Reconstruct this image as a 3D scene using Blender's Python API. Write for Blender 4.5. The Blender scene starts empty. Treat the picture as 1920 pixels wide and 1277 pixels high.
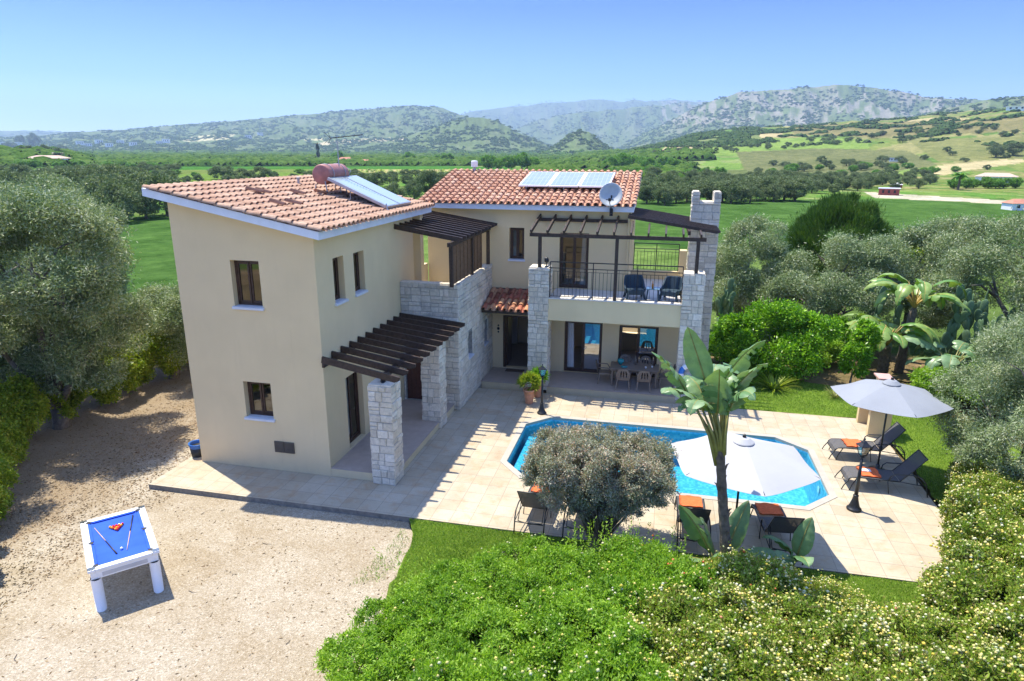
import bpy, math, random
import numpy as np
from mathutils import Vector, Matrix
R = math.radians
PI = math.pi
scene = bpy.context.scene
col = scene.collection

# ------------------------------------------------------------------ camera
CAM = np.array([7.331, -13.0625, 7.4619]); FPX = 1242.87
PITCH, ROLL, YAW = 0.2766, 0.0042, -0.2202
_F = np.array([math.sin(YAW)*math.cos(PITCH), math.cos(YAW)*math.cos(PITCH), -math.sin(PITCH)])
_R0 = np.array([math.cos(YAW), -math.sin(YAW), 0.0]); _U0 = np.cross(_R0, _F)
_R = _R0*math.cos(ROLL)+_U0*math.sin(ROLL); _U = -_R0*math.sin(ROLL)+_U0*math.cos(ROLL)
cd = bpy.data.cameras.new('camera'); cam = bpy.data.objects.new('camera', cd); col.objects.link(cam)
cd.sensor_width = 36; cd.lens = 36*FPX/1920; cd.clip_start = .1; cd.clip_end = 30000
cam.matrix_world = Matrix(((_R[0], _U[0], -_F[0], CAM[0]), (_R[1], _U[1], -_F[1], CAM[1]), (_R[2], _U[2], -_F[2], CAM[2]), (0, 0, 0, 1)))
scene.camera = cam

# ------------------------------------------------------------------ sky, sun, exposure
SUN = Vector((-.378, .203, 1)).normalized()      # towards the sun
world = bpy.data.worlds.new('World'); scene.world = world; world.use_nodes = True
wn = world.node_tree.nodes; wl = world.node_tree.links; wn.clear()
sky = wn.new('ShaderNodeTexSky'); sky.sky_type = 'NISHITA'; sky.sun_disc = False
sky.sun_elevation = math.asin(SUN.z); sky.sun_rotation = math.atan2(SUN.x, SUN.y)
sky.air_density = 1.0; sky.dust_density = .1; sky.ozone_density = 4; sky.altitude = 50
hs = wn.new('ShaderNodeHueSaturation'); hs.inputs['Saturation'].default_value = 1.0; hs.inputs['Hue'].default_value = .512; hs.inputs['Value'].default_value = 1.0; wl.new(sky.outputs[0], hs.inputs['Color'])
bg = wn.new('ShaderNodeBackground'); bg.inputs['Strength'].default_value = .15
wo = wn.new('ShaderNodeOutputWorld'); tc = wn.new('ShaderNodeTexCoord'); sx = wn.new('ShaderNodeSeparateXYZ'); wl.new(tc.outputs['Generated'], sx.inputs[0])
cr = wn.new('ShaderNodeValToRGB'); wl.new(sx.outputs['Z'], cr.inputs[0])
for _p, _c in ((0.0, (.84, .90, 1.0)), (.035, (.52, .63, .93)), (.09, (.22, .36, .84)), (.19, (.065, .18, .62)), (.27, (.24, .40, .85)), (.34, (.8, .9, 1.0)), (.45, (1, 1, 1)), (1.0, (1, 1, 1))):
    _e = cr.color_ramp.elements.new(_p) if _p not in (0.0, 1.0) else cr.color_ramp.elements[0 if _p == 0 else -1]; _e.color = (*_c, 1)
mu = wn.new('ShaderNodeMix'); mu.data_type = 'RGBA'; mu.blend_type = 'MULTIPLY'; mu.inputs[0].default_value = 1; wl.new(hs.outputs[0], mu.inputs[6]); wl.new(cr.outputs[0], mu.inputs[7])
wl.new(mu.outputs[2], bg.inputs[0]); wl.new(bg.outputs[0], wo.inputs[0])
sd = bpy.data.lights.new('sun', 'SUN'); sd.energy = 3.45; sd.angle = R(.5); sd.color = (1, .93, .80)
so = bpy.data.objects.new('sun', sd); col.objects.link(so)
so.rotation_euler = (-SUN).to_track_quat('-Z', 'Y').to_euler(); so.location = (0, 0, 60)
vs = scene.view_settings; vs.view_transform = 'Standard'; vs.look = 'None'; vs.exposure = 1.34; vs.gamma = 1
cy = scene.cycles
cy.max_bounces = 7; cy.diffuse_bounces = 3; cy.glossy_bounces = 3; cy.transmission_bounces = 5; cy.transparent_max_bounces = 10
cy.volume_bounces = 0; cy.sample_clamp_indirect = 6; cy.caustics_reflective = False; cy.caustics_refractive = False
try: cy.use_denoising = True
except Exception: pass

def ray(u, v):
    return _F + _R*(u-960)/FPX - _U*(v-638.5)/FPX
def G(u, v, z=0.):
    d = ray(u, v); return CAM + d*(z-CAM[2])/d[2]
def proj(P):
    d = np.asarray(P, float)-CAM; zz = np.maximum(d@_F, 1e-3)
    return 960+FPX*(d@_R)/zz, 638.5-FPX*(d@_U)/zz

# ------------------------------------------------------------------ tags and objects
def tag(o, label=None, cat=None, group=None, kind=None):
    if label: o['label'] = label
    if cat: o['category'] = cat
    if group: o['group'] = group
    if kind: o['kind'] = kind
    return o
def thing(name, label, cat, loc=(0, 0, 0), rz=0., group=None):
    o = bpy.data.objects.new(name, None); col.objects.link(o); o.empty_display_size = .2
    o.location = loc; o.rotation_euler = (0, 0, rz); return tag(o, label, cat, group)
def group_part(name, parent):
    o = bpy.data.objects.new(name, None); col.objects.link(o); o.parent = parent; return o
def link(name, me, parent=None):
    o = bpy.data.objects.new(name, me); col.objects.link(o)
    if parent is not None: o.parent = parent
    return o
def dup(o, parent=None, top=True):
    kids = [c for c in KIDS.get(o.name, o.children)]
    c = o.copy(); col.objects.link(c); c.parent = parent
    for k in kids: dup(k, c, False)
    return c
KIDS = {}

class MB:
    def __init__(s): s.v = []; s.f = []
    def add(s, vs, fs):
        b = len(s.v); s.v += [tuple(p) for p in vs]; s.f += [tuple(i+b for i in f) for f in fs]; return s
    def hexa(s, p):   # 8 points: bottom 4 ccw, top 4
        return s.add(p, [(3, 2, 1, 0), (4, 5, 6, 7), (0, 1, 5, 4), (1, 2, 6, 5), (2, 3, 7, 6), (3, 0, 4, 7)])
    def box(s, x0, y0, z0, x1, y1, z1):
        return s.hexa([(x0, y0, z0), (x1, y0, z0), (x1, y1, z0), (x0, y1, z0), (x0, y0, z1), (x1, y0, z1), (x1, y1, z1), (x0, y1, z1)])
    def bar(s, a, b, w, h, up=(0, 0, 1)):
        a = Vector(a); b = Vector(b); d = (b-a).normalized(); sd_ = d.cross(Vector(up)); sd_ = sd_.normalized() if sd_.length > 1e-4 else Vector((1, 0, 0)); u = sd_.cross(d)
        P = []
        for q in (a, b):
            for (i, j) in ((-1, -1), (1, -1), (1, 1), (-1, 1)): P.append(q+sd_*i*w/2+u*j*h/2)
        return s.add(P, [(0, 3, 2, 1), (4, 5, 6, 7), (0, 1, 5, 4), (1, 2, 6, 5), (2, 3, 7, 6), (3, 0, 4, 7)][0:6])
    def tube(s, pts, r, n=8, cap=True):
        pts = [Vector(p) for p in pts]; m = len(pts); rs = r if hasattr(r, '__len__') else [r]*m
        V = []; up = Vector((0, 0, 1))
        for i, p in enumerate(pts):
            d = (pts[min(i+1, m-1)]-pts[max(i-1, 0)]).normalized()
            a = d.cross(up)
            if a.length < .05: a = d.cross(Vector((1, 0, 0)))
            a.normalize(); b = d.cross(a)
            for k in range(n):
                t = 2*PI*k/n; V.append(p+(a*math.cos(t)+b*math.sin(t))*rs[i])
        Fc = [(i*n+k, i*n+(k+1) % n, (i+1)*n+(k+1) % n, (i+1)*n+k) for i in range(m-1) for k in range(n)]
        if cap: Fc += [tuple(range(n-1, -1, -1)), tuple((m-1)*n+k for k in range(n))]
        return s.add(V, Fc)
    def lathe(s, prof, c=(0, 0, 0), n=20, cap=True):
        V = []; m = len(prof)
        for (r, z) in prof:
            for k in range(n):
                t = 2*PI*k/n; V.append((c[0]+r*math.cos(t), c[1]+r*math.sin(t), c[2]+z))
        Fc = [(i*n+k, i*n+(k+1) % n, (i+1)*n+(k+1) % n, (i+1)*n+k) for i in range(m-1) for k in range(n)]
        if cap: Fc += [tuple(range(n-1, -1, -1)), tuple((m-1)*n+k for k in range(n))]
        return s.add(V, Fc)
    def ell(s, c, rx, ry, rz, n=12, m=8):
        return s.add(*ellipsoid(c, rx, ry, rz, n, m))
    def prism(s, poly, z0, z1):
        n = len(poly)
        return s.add([(x, y, z0) for x, y in poly]+[(x, y, z1) for x, y in poly], [tuple(range(n-1, -1, -1)), tuple(range(n, 2*n))]+[(i, (i+1) % n, n+(i+1) % n, n+i) for i in range(n)])
    def build(s, name, mat, parent=None, smooth=False, bevel=0., org=None):
        me = bpy.data.meshes.new(name)
        v = s.v
        if org is None and parent is not None:
            q = parent
            while q.parent: q = q.parent
            if q.rotation_euler[2] == 0: org = q.location
        if org is not None: v = [(a-org[0], b-org[1], c-org[2]) for a, b, c in v]
        me.from_pydata(v, [], s.f); me.materials.append(mat)
        if smooth: me.polygons.foreach_set('use_smooth', [True]*len(me.polygons))
        me.update()
        o = link(name, me, parent)
        if bevel:
            b = o.modifiers.new('bevel', 'BEVEL'); b.width = bevel; b.segments = 2; b.limit_method = 'ANGLE'
        return o
def ellipsoid(c, rx, ry, rz, n=12, m=8):
    V = [(c[0], c[1], c[2]-rz)]
    for i in range(1, m):
        a = -PI/2+PI*i/m
        for k in range(n):
            t = 2*PI*k/n; V.append((c[0]+rx*math.cos(a)*math.cos(t), c[1]+ry*math.cos(a)*math.sin(t), c[2]+rz*math.sin(a)))
    V.append((c[0], c[1], c[2]+rz)); Fc = [(0, 1+(k+1) % n, 1+k) for k in range(n)]
    for i in range(m-2): Fc += [(1+i*n+k, 1+i*n+(k+1) % n, 1+(i+1)*n+(k+1) % n, 1+(i+1)*n+k) for k in range(n)]
    b = 1+(m-2)*n; Fc += [(b+k, b+(k+1) % n, len(V)-1) for k in range(n)]
    return V, Fc
def np_mesh(name, V, quads, mat, smooth=False, k=4, colattr=None):
    V = np.ascontiguousarray(V, dtype=np.float32); Q = np.ascontiguousarray(quads, dtype=np.int32)
    me = bpy.data.meshes.new(name); me.vertices.add(len(V)); me.vertices.foreach_set('co', V.ravel())
    me.loops.add(Q.size); me.loops.foreach_set('vertex_index', Q.ravel())
    me.polygons.add(len(Q)); me.polygons.foreach_set('loop_start', np.arange(0, Q.size, k, dtype=np.int32))
    if smooth: me.polygons.foreach_set('use_smooth', np.ones(len(Q), bool))
    me.update(calc_edges=True); me.materials.append(mat)
    if colattr is not None:
        a = me.color_attributes.new('col', 'FLOAT_COLOR', 'POINT')
        c = np.ones((len(V), 4), np.float32); c[:, :3] = colattr; a.data.foreach_set('color', c.ravel())
    return me

# ------------------------------------------------------------------ materials
def newmat(name):
    m = bpy.data.materials.new(name); m.use_nodes = True; nt = m.node_tree; nt.nodes.clear()
    out = nt.nodes.new('ShaderNodeOutputMaterial'); return m, nt, out
def N(nt, t, **kw):
    n = nt.nodes.new(t)
    for k, v in kw.items():
        if k in n.inputs.keys() if isinstance(k, str) else False: n.inputs[k].default_value = v
        else: setattr(n, k, v)
    return n
def ramp(nt, stops, fac=None):
    n = nt.nodes.new('ShaderNodeValToRGB'); e = n.color_ramp.elements
    while len(e) < len(stops): e.new(.5)
    for i, (p, c) in enumerate(stops): e[i].position = p; e[i].color = (*c, 1)
    if fac is not None: nt.links.new(fac, n.inputs[0])
    return n
def noise(nt, co, scale, detail=4, rough=.55, dist=0.):
    n = nt.nodes.new('ShaderNodeTexNoise'); n.inputs['Scale'].default_value = scale; n.inputs['Detail'].default_value = detail
    n.inputs['Roughness'].default_value = rough; n.inputs['Distortion'].default_value = dist; nt.links.new(co, n.inputs['Vector']); return n.outputs['Fac']
def mixc(nt, fac, a, b, mode='MIX'):
    n = nt.nodes.new('ShaderNodeMix'); n.data_type = 'RGBA'; n.blend_type = mode
    for i, x in ((0, fac), (6, a), (7, b)):
        if isinstance(x, (int, float)): n.inputs[i].default_value = x
        elif isinstance(x, tuple): n.inputs[i].default_value = (*x, 1)
        else: nt.links.new(x, n.inputs[i])
    return n.outputs[2]
def coords(nt, kind='Object'):
    return nt.nodes.new('ShaderNodeTexCoord').outputs[kind]
def bump(nt, h, strength=.3, dist=.02):
    n = nt.nodes.new('ShaderNodeBump'); n.inputs['Strength'].default_value = strength; n.inputs['Distance'].default_value = dist
    nt.links.new(h, n.inputs['Height']); return n.outputs[0]
def bsdf(nt, out, colr, rough=.7, metal=0., nrm=None, spec=.5):
    b = nt.nodes.new('ShaderNodeBsdfPrincipled')
    if isinstance(colr, tuple): b.inputs['Base Color'].default_value = (*colr, 1)
    else: nt.links.new(colr, b.inputs['Base Color'])
    if isinstance(rough, (int, float)): b.inputs['Roughness'].default_value = rough
    else: nt.links.new(rough, b.inputs['Roughness'])
    b.inputs['Metallic'].default_value = metal; b.inputs['Specular IOR Level'].default_value = spec
    if nrm is not None: nt.links.new(nrm, b.inputs['Normal'])
    nt.links.new(b.outputs[0], out.inputs[0]); return b
def simple(name, c, rough=.6, metal=0., var=.12, scale=6., bmp=0., bscale=60., spec=.5, island=0.):
    m, nt, out = newmat(name); co = coords(nt)
    f = noise(nt, co, scale, 5)
    lo = tuple(x*(1-var) for x in c); hi = tuple(min(1, x*(1+var)) for x in c)
    cc = ramp(nt, [(.3, lo), (.7, hi)], f).outputs[0]
    if island:
        gi = nt.nodes.new('ShaderNodeNewGeometry').outputs['Random Per Island']
        r2 = ramp(nt, [(0, (1-island,)*3), (1, (1+island*.3,)*3)], gi).outputs[0]
        cc = mixc(nt, 1., cc, r2, 'MULTIPLY')
    nr = bump(nt, noise(nt, co, bscale, 3), bmp, .01) if bmp else None
    bsdf(nt, out, cc, rough, metal, nr, spec); return m
M = {}
# plaster with faint stains and grain
def plaster(name, c):
    m, nt, out = newmat(name); co = coords(nt)
    a = ramp(nt, [(.35, tuple(x*.93 for x in c)), (.65, c)], noise(nt, co, .9, 6, .6)).outputs[0]
    st = nt.nodes.new('ShaderNodeMapping'); st.inputs['Scale'].default_value = (5, 5, .35); nt.links.new(co, st.inputs[0])
    s2 = ramp(nt, [(.55, (1, 1, 1)), (.85, (.955, .95, .945))], noise(nt, st.outputs[0], 1.5, 5, .65)).outputs[0]
    a = mixc(nt, 1., a, s2, 'MULTIPLY')
    sz = nt.nodes.new('ShaderNodeSeparateXYZ'); nt.links.new(co, sz.inputs[0]); mr = nt.nodes.new('ShaderNodeMapRange'); mr.inputs[1].default_value = .45; mr.inputs[2].default_value = -.05; nt.links.new(sz.outputs['Z'], mr.inputs[0])
    mm = nt.nodes.new('ShaderNodeMath'); mm.operation = 'MULTIPLY'; nt.links.new(mr.outputs[0], mm.inputs[0]); nt.links.new(noise(nt, co, 4, 6, .7), mm.inputs[1])
    a = mixc(nt, mm.outputs[0], a, mixc(nt, .55, a, (.36, .33, .27)))
    bsdf(nt, out, a, .9, 0, bump(nt, noise(nt, co, 55, 4, .6), .35, .012), .2); return m
M['plaster'] = plaster('plaster', (.80, .635, .365))
M['plaster_in'] = plaster('plaster_in', (.74, .70, .62))
M['white'] = simple('white_trim', (.74, .79, .84), .6, var=.06, scale=3, bmp=.1)
M['sill'] = simple('sill', (.66, .68, .70), .5, var=.06, bmp=.1)
def stonemat(name, lo, hi, stain=(.30, .28, .24)):
    m, nt, out = newmat(name); co = coords(nt)
    gi = nt.nodes.new('ShaderNodeNewGeometry').outputs['Random Per Island']
    a = ramp(nt, [(0, lo), (.5, tuple((x+y)/2 for x, y in zip(lo, hi))), (1, hi)], gi).outputs[0]
    n1 = ramp(nt, [(.3, (.78, .77, .75)), (.62, (1.05, 1.04, 1.02))], noise(nt, co, 14, 7, .7)).outputs[0]
    a = mixc(nt, 1., a, n1, 'MULTIPLY')
    n2 = ramp(nt, [(.52, (0, 0, 0)), (.68, (1, 1, 1))], noise(nt, co, 1.7, 6, .7, .3)).outputs[0]
    a = mixc(nt, n2, a, mixc(nt, .55, a, stain))
    bsdf(nt, out, a, .93, 0, bump(nt, noise(nt, co, 38, 6, .7), .7, .02), .15); return m
M['stone'] = stonemat('stone', (.68, .60, .46), (.86, .79, .65), (.36, .33, .27))
M['stone_grey'] = stonemat('stone_grey', (.58, .53, .43), (.78, .72, .60), (.25, .24, .21))
M['mortar'] = simple('mortar', (.36, .34, .29), .95, var=.3, scale=12, bmp=.5)
def tilemat(name, cols):
    m, nt, out = newmat(name); co = coords(nt)
    gi = nt.nodes.new('ShaderNodeNewGeometry').outputs['Random Per Island']
    a = ramp(nt, [(i/(len(cols)-1), c) for i, c in enumerate(cols)], gi).outputs[0]
    n1 = ramp(nt, [(.3, (.66, .64, .62)), (.6, (1.06, 1.05, 1.04))], noise(nt, co, 9, 7, .7)).outputs[0]
    a = mixc(nt, 1., a, n1, 'MULTIPLY')
    n2 = ramp(nt, [(.55, (0, 0, 0)), (.72, (1, 1, 1))], noise(nt, co, 3.1, 7, .75)).outputs[0]
    a = mixc(nt, n2, a, mixc(nt, .3, a, (.33, .26, .19)))
    bsdf(nt, out, a, .95, 0, bump(nt, noise(nt, co, 60, 4), .4, .006), .08); return m
M['tile'] = tilemat('tile', [(.42, .215, .14), (.51, .285, .19), (.57, .35, .24), (.45, .235, .155), (.60, .40, .29), (.52, .285, .185)])
M['tile_faded'] = tilemat('tile_faded', [(.42, .265, .18), (.50, .325, .225), (.56, .39, .275), (.46, .285, .195), (.58, .42, .31)])
M['tile_dark'] = tilemat('tile_dark', [(.20, .075, .05), (.30, .12, .08), (.62, .36, .2), (.42, .15, .10), (.26, .10, .07), (.70, .50, .30)])
M['wood'] = simple('dark_wood', (.045, .027, .018), .55, var=.45, scale=14, bmp=.3, bscale=40)
M['frame'] = simple('frame_wood', (.065, .032, .02), .45, var=.3, scale=12)
M['door'] = simple('door_wood', (.10, .035, .022), .5, var=.25, scale=9, bmp=.2)
M['iron'] = simple('black_iron', (.022, .023, .026), .45, .3, var=.2)
M['pole'] = simple('pole_metal', (.05, .055, .055), .4, .5)
M['steel'] = simple('steel', (.62, .64, .66), .22, 1., var=.06)
M['galv'] = simple('galvanised', (.42, .44, .46), .45, .8, var=.15)
M['rust_tank'] = simple('tank_red', (.36, .16, .135), .55, .1, var=.22, scale=4, bmp=.2, bscale=12)
M['dish'] = simple('dish_grey', (.42, .45, .44), .55, .1, var=.08)
M['white_paint'] = simple('white_paint', (.82, .82, .81), .4, var=.03)
M['cotton'] = simple('curtain', (.80, .79, .75), .9, var=.05)
M['terracotta'] = simple('terracotta', (.62, .30, .17), .85, var=.18, scale=8, bmp=.4)
M['towel'] = simple('orange_towel', (.78, .16, .045), .95, var=.14, scale=20, bmp=.8, bscale=120)
M['resin'] = simple('taupe_resin', (.21, .165, .125), .55, var=.1)
M['wicker'] = simple('blue_wicker', (.02, .05, .075), .6, var=.3, scale=60, bmp=.9, bscale=110)
M['bark'] = simple('bark', (.13, .10, .07), .95, var=.45, scale=11, bmp=1., bscale=22)
M['bark_grey'] = simple('bark_grey', (.16, .14, .115), .95, var=.4, scale=11, bmp=1., bscale=22)
M['blue_plastic'] = simple('blue_plastic', (.02, .13, .42), .4, var=.1)
M['black_plastic'] = simple('black_plastic', (.02, .022, .025), .5, var=.2)
M['porch'] = simple('porch_floor', (.42, .335, .27), .55, var=.08, scale=5)
M['white_floor'] = simple('balcony_tile', (.66, .62, .55), .5, var=.08, scale=5)
M['concrete'] = simple('kerb_concrete', (.20, .19, .165), .95, var=.3, scale=9, bmp=.6)
M['teal'] = simple('teal_glaze', (.03, .36, .36), .25, var=.05)
M['china'] = simple('white_china', (.8, .8, .78), .2, var=.02)
M['float_blue'] = simple('float_blue', (.03, .18, .55), .35, var=.05)
M['lattice'] = simple('lattice_wood', (.17, .095, .045), .7, var=.35, scale=16)
M['canvas_white'] = simple('canvas_white', (.40, .40, .40), .85, var=.03, scale=2)
M['canvas_grey'] = simple('canvas_grey', (.25, .268, .29), .85, var=.05, scale=2, bmp=.2)
M['vent'] = simple('vent_brown', (.11, .09, .065), .6, var=.15)
M['interior_dark'] = simple('interior_floor', (.22, .18, .14), .35, var=.1)
M['lamp_black'] = simple('lamp_black', (.03, .032, .035), .4, .4)
M['red_clay'] = simple('red_clay', (.30, .075, .055), .85, var=.3, scale=6, bmp=.6)
# sling fabric with see-through weave
def sling():
    m, nt, out = newmat('sling_mesh'); b = nt.nodes.new('ShaderNodeBsdfPrincipled'); b.inputs['Roughness'].default_value = .75
    a = ramp(nt, [(.3, (.085, .085, .09)), (.7, (.125, .12, .12))], noise(nt, coords(nt), 40, 3)).outputs[0]; nt.links.new(a, b.inputs['Base Color'])
    t = nt.nodes.new('ShaderNodeBsdfTransparent'); mx = nt.nodes.new('ShaderNodeMixShader'); mx.inputs[0].default_value = .80
    nt.links.new(t.outputs[0], mx.inputs[1]); nt.links.new(b.outputs[0], mx.inputs[2]); nt.links.new(mx.outputs[0], out.inputs[0]); return m
M['sling'] = sling()
def glass(name, tint, refl=.0):
    m, nt, out = newmat(name); t = nt.nodes.new('ShaderNodeBsdfTransparent'); t.inputs[0].default_value = (*tint, 1)
    g = nt.nodes.new('ShaderNodeBsdfGlossy'); g.inputs['Roughness'].default_value = .01
    lw = nt.nodes.new('ShaderNodeFresnel'); lw.inputs[0].default_value = 1.6
    ad = nt.nodes.new('ShaderNodeMath'); ad.operation = 'ADD'; ad.inputs[1].default_value = refl; nt.links.new(lw.outputs[0], ad.inputs[0])
    mx = nt.nodes.new('ShaderNodeMixShader'); nt.links.new(ad.outputs[0], mx.inputs[0]); nt.links.new(t.outputs[0], mx.inputs[1]); nt.links.new(g.outputs[0], mx.inputs[2])
    nt.links.new(mx.outputs[0], out.inputs[0]); return m
M['glass'] = glass('glass', (.75, .8, .78), .06)
M['mirror_glass'] = glass('door_glass', (.42, .46, .46), .42)
M['win_glass'] = glass('window_glass', (.45, .5, .5), .14)
M['lamp_glass'] = glass('lamp_glass', (.85, .9, .9), .12)
def solar(name, c1, c2, nx, ny, line):
    m, nt, out = newmat(name); uv = coords(nt, 'Generated'); br = nt.nodes.new('ShaderNodeTexBrick')
    br.offset = 0; br.squash = 1; br.inputs['Scale'].default_value = 1; br.inputs['Brick Width'].default_value = 1/nx; br.inputs['Row Height'].default_value = 1/ny
    br.inputs['Mortar Size'].default_value = line; br.inputs['Color1'].default_value = (*c1, 1); br.inputs['Color2'].default_value = (*c2, 1); br.inputs['Mortar'].default_value = (.45, .5, .55, 1)
    nt.links.new(uv, br.inputs[0]); bsdf(nt, out, br.outputs[0], .12, 0, None, .8); return m
M['pv'] = solar('pv_cells', (.22, .27, .42), (.26, .31, .47), 6, 9, .006)  # cell blues lightened, reflected light is put into the colour
M['collector'] = solar('collector', (.33, .40, .41), (.36, .43, .44), 1, 1, .002)  # pale grey-cyan puts the sky's reflection into the cover colour
# paving
def paving():
    m, nt, out = newmat('paving'); co = coords(nt)
    mp = nt.nodes.new('ShaderNodeMapping'); mp.inputs['Rotation'].default_value = (0, 0, PI/2); nt.links.new(co, mp.inputs[0])
    br = nt.nodes.new('ShaderNodeTexBrick'); br.offset = .0; br.offset_frequency = 2; br.squash = 1
    br.inputs['Scale'].default_value = 1; br.inputs['Brick Width'].default_value = .42; br.inputs['Row Height'].default_value = .42
    br.inputs['Mortar Size'].default_value = .005; br.inputs['Mortar Smooth'].default_value = .3; br.inputs['Bias'].default_value = -.2
    br.inputs['Color1'].default_value = (.50, .435, .32, 1); br.inputs['Color2'].default_value = (.44, .365, .25, 1); br.inputs['Mortar'].default_value = (.27, .235, .185, 1)
    nt.links.new(mp.outputs[0], br.inputs[0])
    pe = ramp(nt, [(.50, (0, 0, 0)), (.70, (1, 1, 1))], noise(nt, co, 2.6, 6, .65, .5)).outputs[0]
    a = mixc(nt, pe, br.outputs[0], mixc(nt, .55, br.outputs[0], (.46, .29, .15)))
    dk = ramp(nt, [(.3, (.78, .77, .76)), (.6, (1, 1, 1))], noise(nt, co, .75, 7, .72)).outputs[0]
    sp = ramp(nt, [(.25, (.72, .70, .68)), (.42, (1, 1, 1))], noise(nt, co, 21, 4, .7)).outputs[0]
    a = mixc(nt, 1., mixc(nt, 1., a, dk, 'MULTIPLY'), sp, 'MULTIPLY')
    inv = nt.nodes.new('ShaderNodeMath'); inv.operation = 'SUBTRACT'; inv.inputs[0].default_value = 1; nt.links.new(br.outputs['Fac'], inv.inputs[1])
    bsdf(nt, out, a, .75, 0, bump(nt, inv.outputs[0], .5, .01), .3); return m
M['paving'] = paving()
M['coping'] = simple('coping', (.40, .37, .31), .7, var=.07, scale=4, bmp=.2)
def gravelmat():
    m, nt, out = newmat('gravel'); co = coords(nt)
    v = nt.nodes.new('ShaderNodeTexVoronoi'); v.inputs['Scale'].default_value = 42; nt.links.new(co, v.inputs['Vector'])
    sep = nt.nodes.new('ShaderNodeSeparateColor'); nt.links.new(v.outputs['Color'], sep.inputs[0])
    a = ramp(nt, [(0, (.31, .265, .19)), (.3, (.385, .335, .25)), (.8, (.45, .40, .31)), (1, (.53, .485, .40))], sep.outputs[0]).outputs[0]
    b = ramp(nt, [(.35, (.80, .73, .63)), (.6, (1.02, 1.0, .97))], noise(nt, co, .55, 7, .7, .6)).outputs[0]
    a = mixc(nt, 1., a, b, 'MULTIPLY')
    lit = ramp(nt, [(.66, (0, 0, 0)), (.72, (1, 1, 1))], noise(nt, co, 3.2, 8, .8, .4)).outputs[0]
    a = mixc(nt, lit, a, mixc(nt, .55, a, (.34, .21, .10)))
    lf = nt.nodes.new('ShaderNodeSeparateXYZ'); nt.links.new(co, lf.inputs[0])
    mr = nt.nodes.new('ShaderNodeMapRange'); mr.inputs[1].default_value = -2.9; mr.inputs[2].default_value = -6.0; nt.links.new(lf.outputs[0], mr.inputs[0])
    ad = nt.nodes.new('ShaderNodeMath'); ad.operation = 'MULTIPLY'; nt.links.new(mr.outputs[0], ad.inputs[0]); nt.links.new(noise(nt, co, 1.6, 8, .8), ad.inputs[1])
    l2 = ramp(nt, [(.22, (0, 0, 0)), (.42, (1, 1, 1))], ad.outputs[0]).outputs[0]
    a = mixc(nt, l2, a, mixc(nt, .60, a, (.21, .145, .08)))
    bsdf(nt, out, a, .95, 0, bump(nt, v.outputs['Distance'], .8, .02), .1); return m
M['gravel'] = gravelmat()
def grassmat(name, lo, hi, sc=9.):
    m, nt, out = newmat(name); co = coords(nt)
    mid = tuple((a+b)/2 for a, b in zip(lo, hi))
    a = ramp(nt, [(.25, lo), (.5, mid), (.75, hi)], noise(nt, co, sc, 8, .75)).outputs[0]
    b = ramp(nt, [(.35, (.72, .74, .7)), (.65, (1.1, 1.08, 1.0))], noise(nt, co, sc*.09, 5, .6)).outputs[0]
    bsdf(nt, out, mixc(nt, 1., a, b, 'MULTIPLY'), .95, 0, bump(nt, noise(nt, co, sc*3.5, 5, .8), 1., .06), .1); return m
M['lawn'] = grassmat('lawn', (.11, .20, .02), (.25, .37, .05))
def mosaic():
    m, nt, out = newmat('pool_mosaic_caustic'); co = coords(nt)
    v = nt.nodes.new('ShaderNodeTexVoronoi'); v.distance = 'CHEBYCHEV'; v.inputs['Scale'].default_value = 18; v.inputs['Randomness'].default_value = .25; nt.links.new(co, v.inputs['Vector'])
    sep = nt.nodes.new('ShaderNodeSeparateColor'); nt.links.new(v.outputs['Color'], sep.inputs[0])
    a = ramp(nt, [(0, (.07, .38, .56)), (.5, (.12, .48, .66)), (1, (.22, .62, .74))], sep.outputs[0]).outputs[0]  # mixed tile blues also paint in the rippling caustic light
    bsdf(nt, out, a, .35, 0, None, .4); return m
M['mosaic'] = mosaic()
def watermat():
    m, nt, out = newmat('pool_water'); co = coords(nt)
    t = nt.nodes.new('ShaderNodeBsdfTransparent'); t.inputs[0].default_value = (.56, .87, .93, 1)
    g = nt.nodes.new('ShaderNodeBsdfGlossy'); g.inputs['Roughness'].default_value = .04
    nr = bump(nt, noise(nt, co, 7, 3, .5, .6), .14, .04); nt.links.new(nr, g.inputs['Normal'])
    fr = nt.nodes.new('ShaderNodeFresnel'); fr.inputs[0].default_value = 1.33; nt.links.new(nr, fr.inputs['Normal'])
    mx = nt.nodes.new('ShaderNodeMixShader'); nt.links.new(fr.outputs[0], mx.inputs[0]); nt.links.new(t.outputs[0], mx.inputs[1]); nt.links.new(g.outputs[0], mx.inputs[2])
    nt.links.new(mx.outputs[0], out.inputs[0]); return m
M['water'] = watermat()
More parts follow.
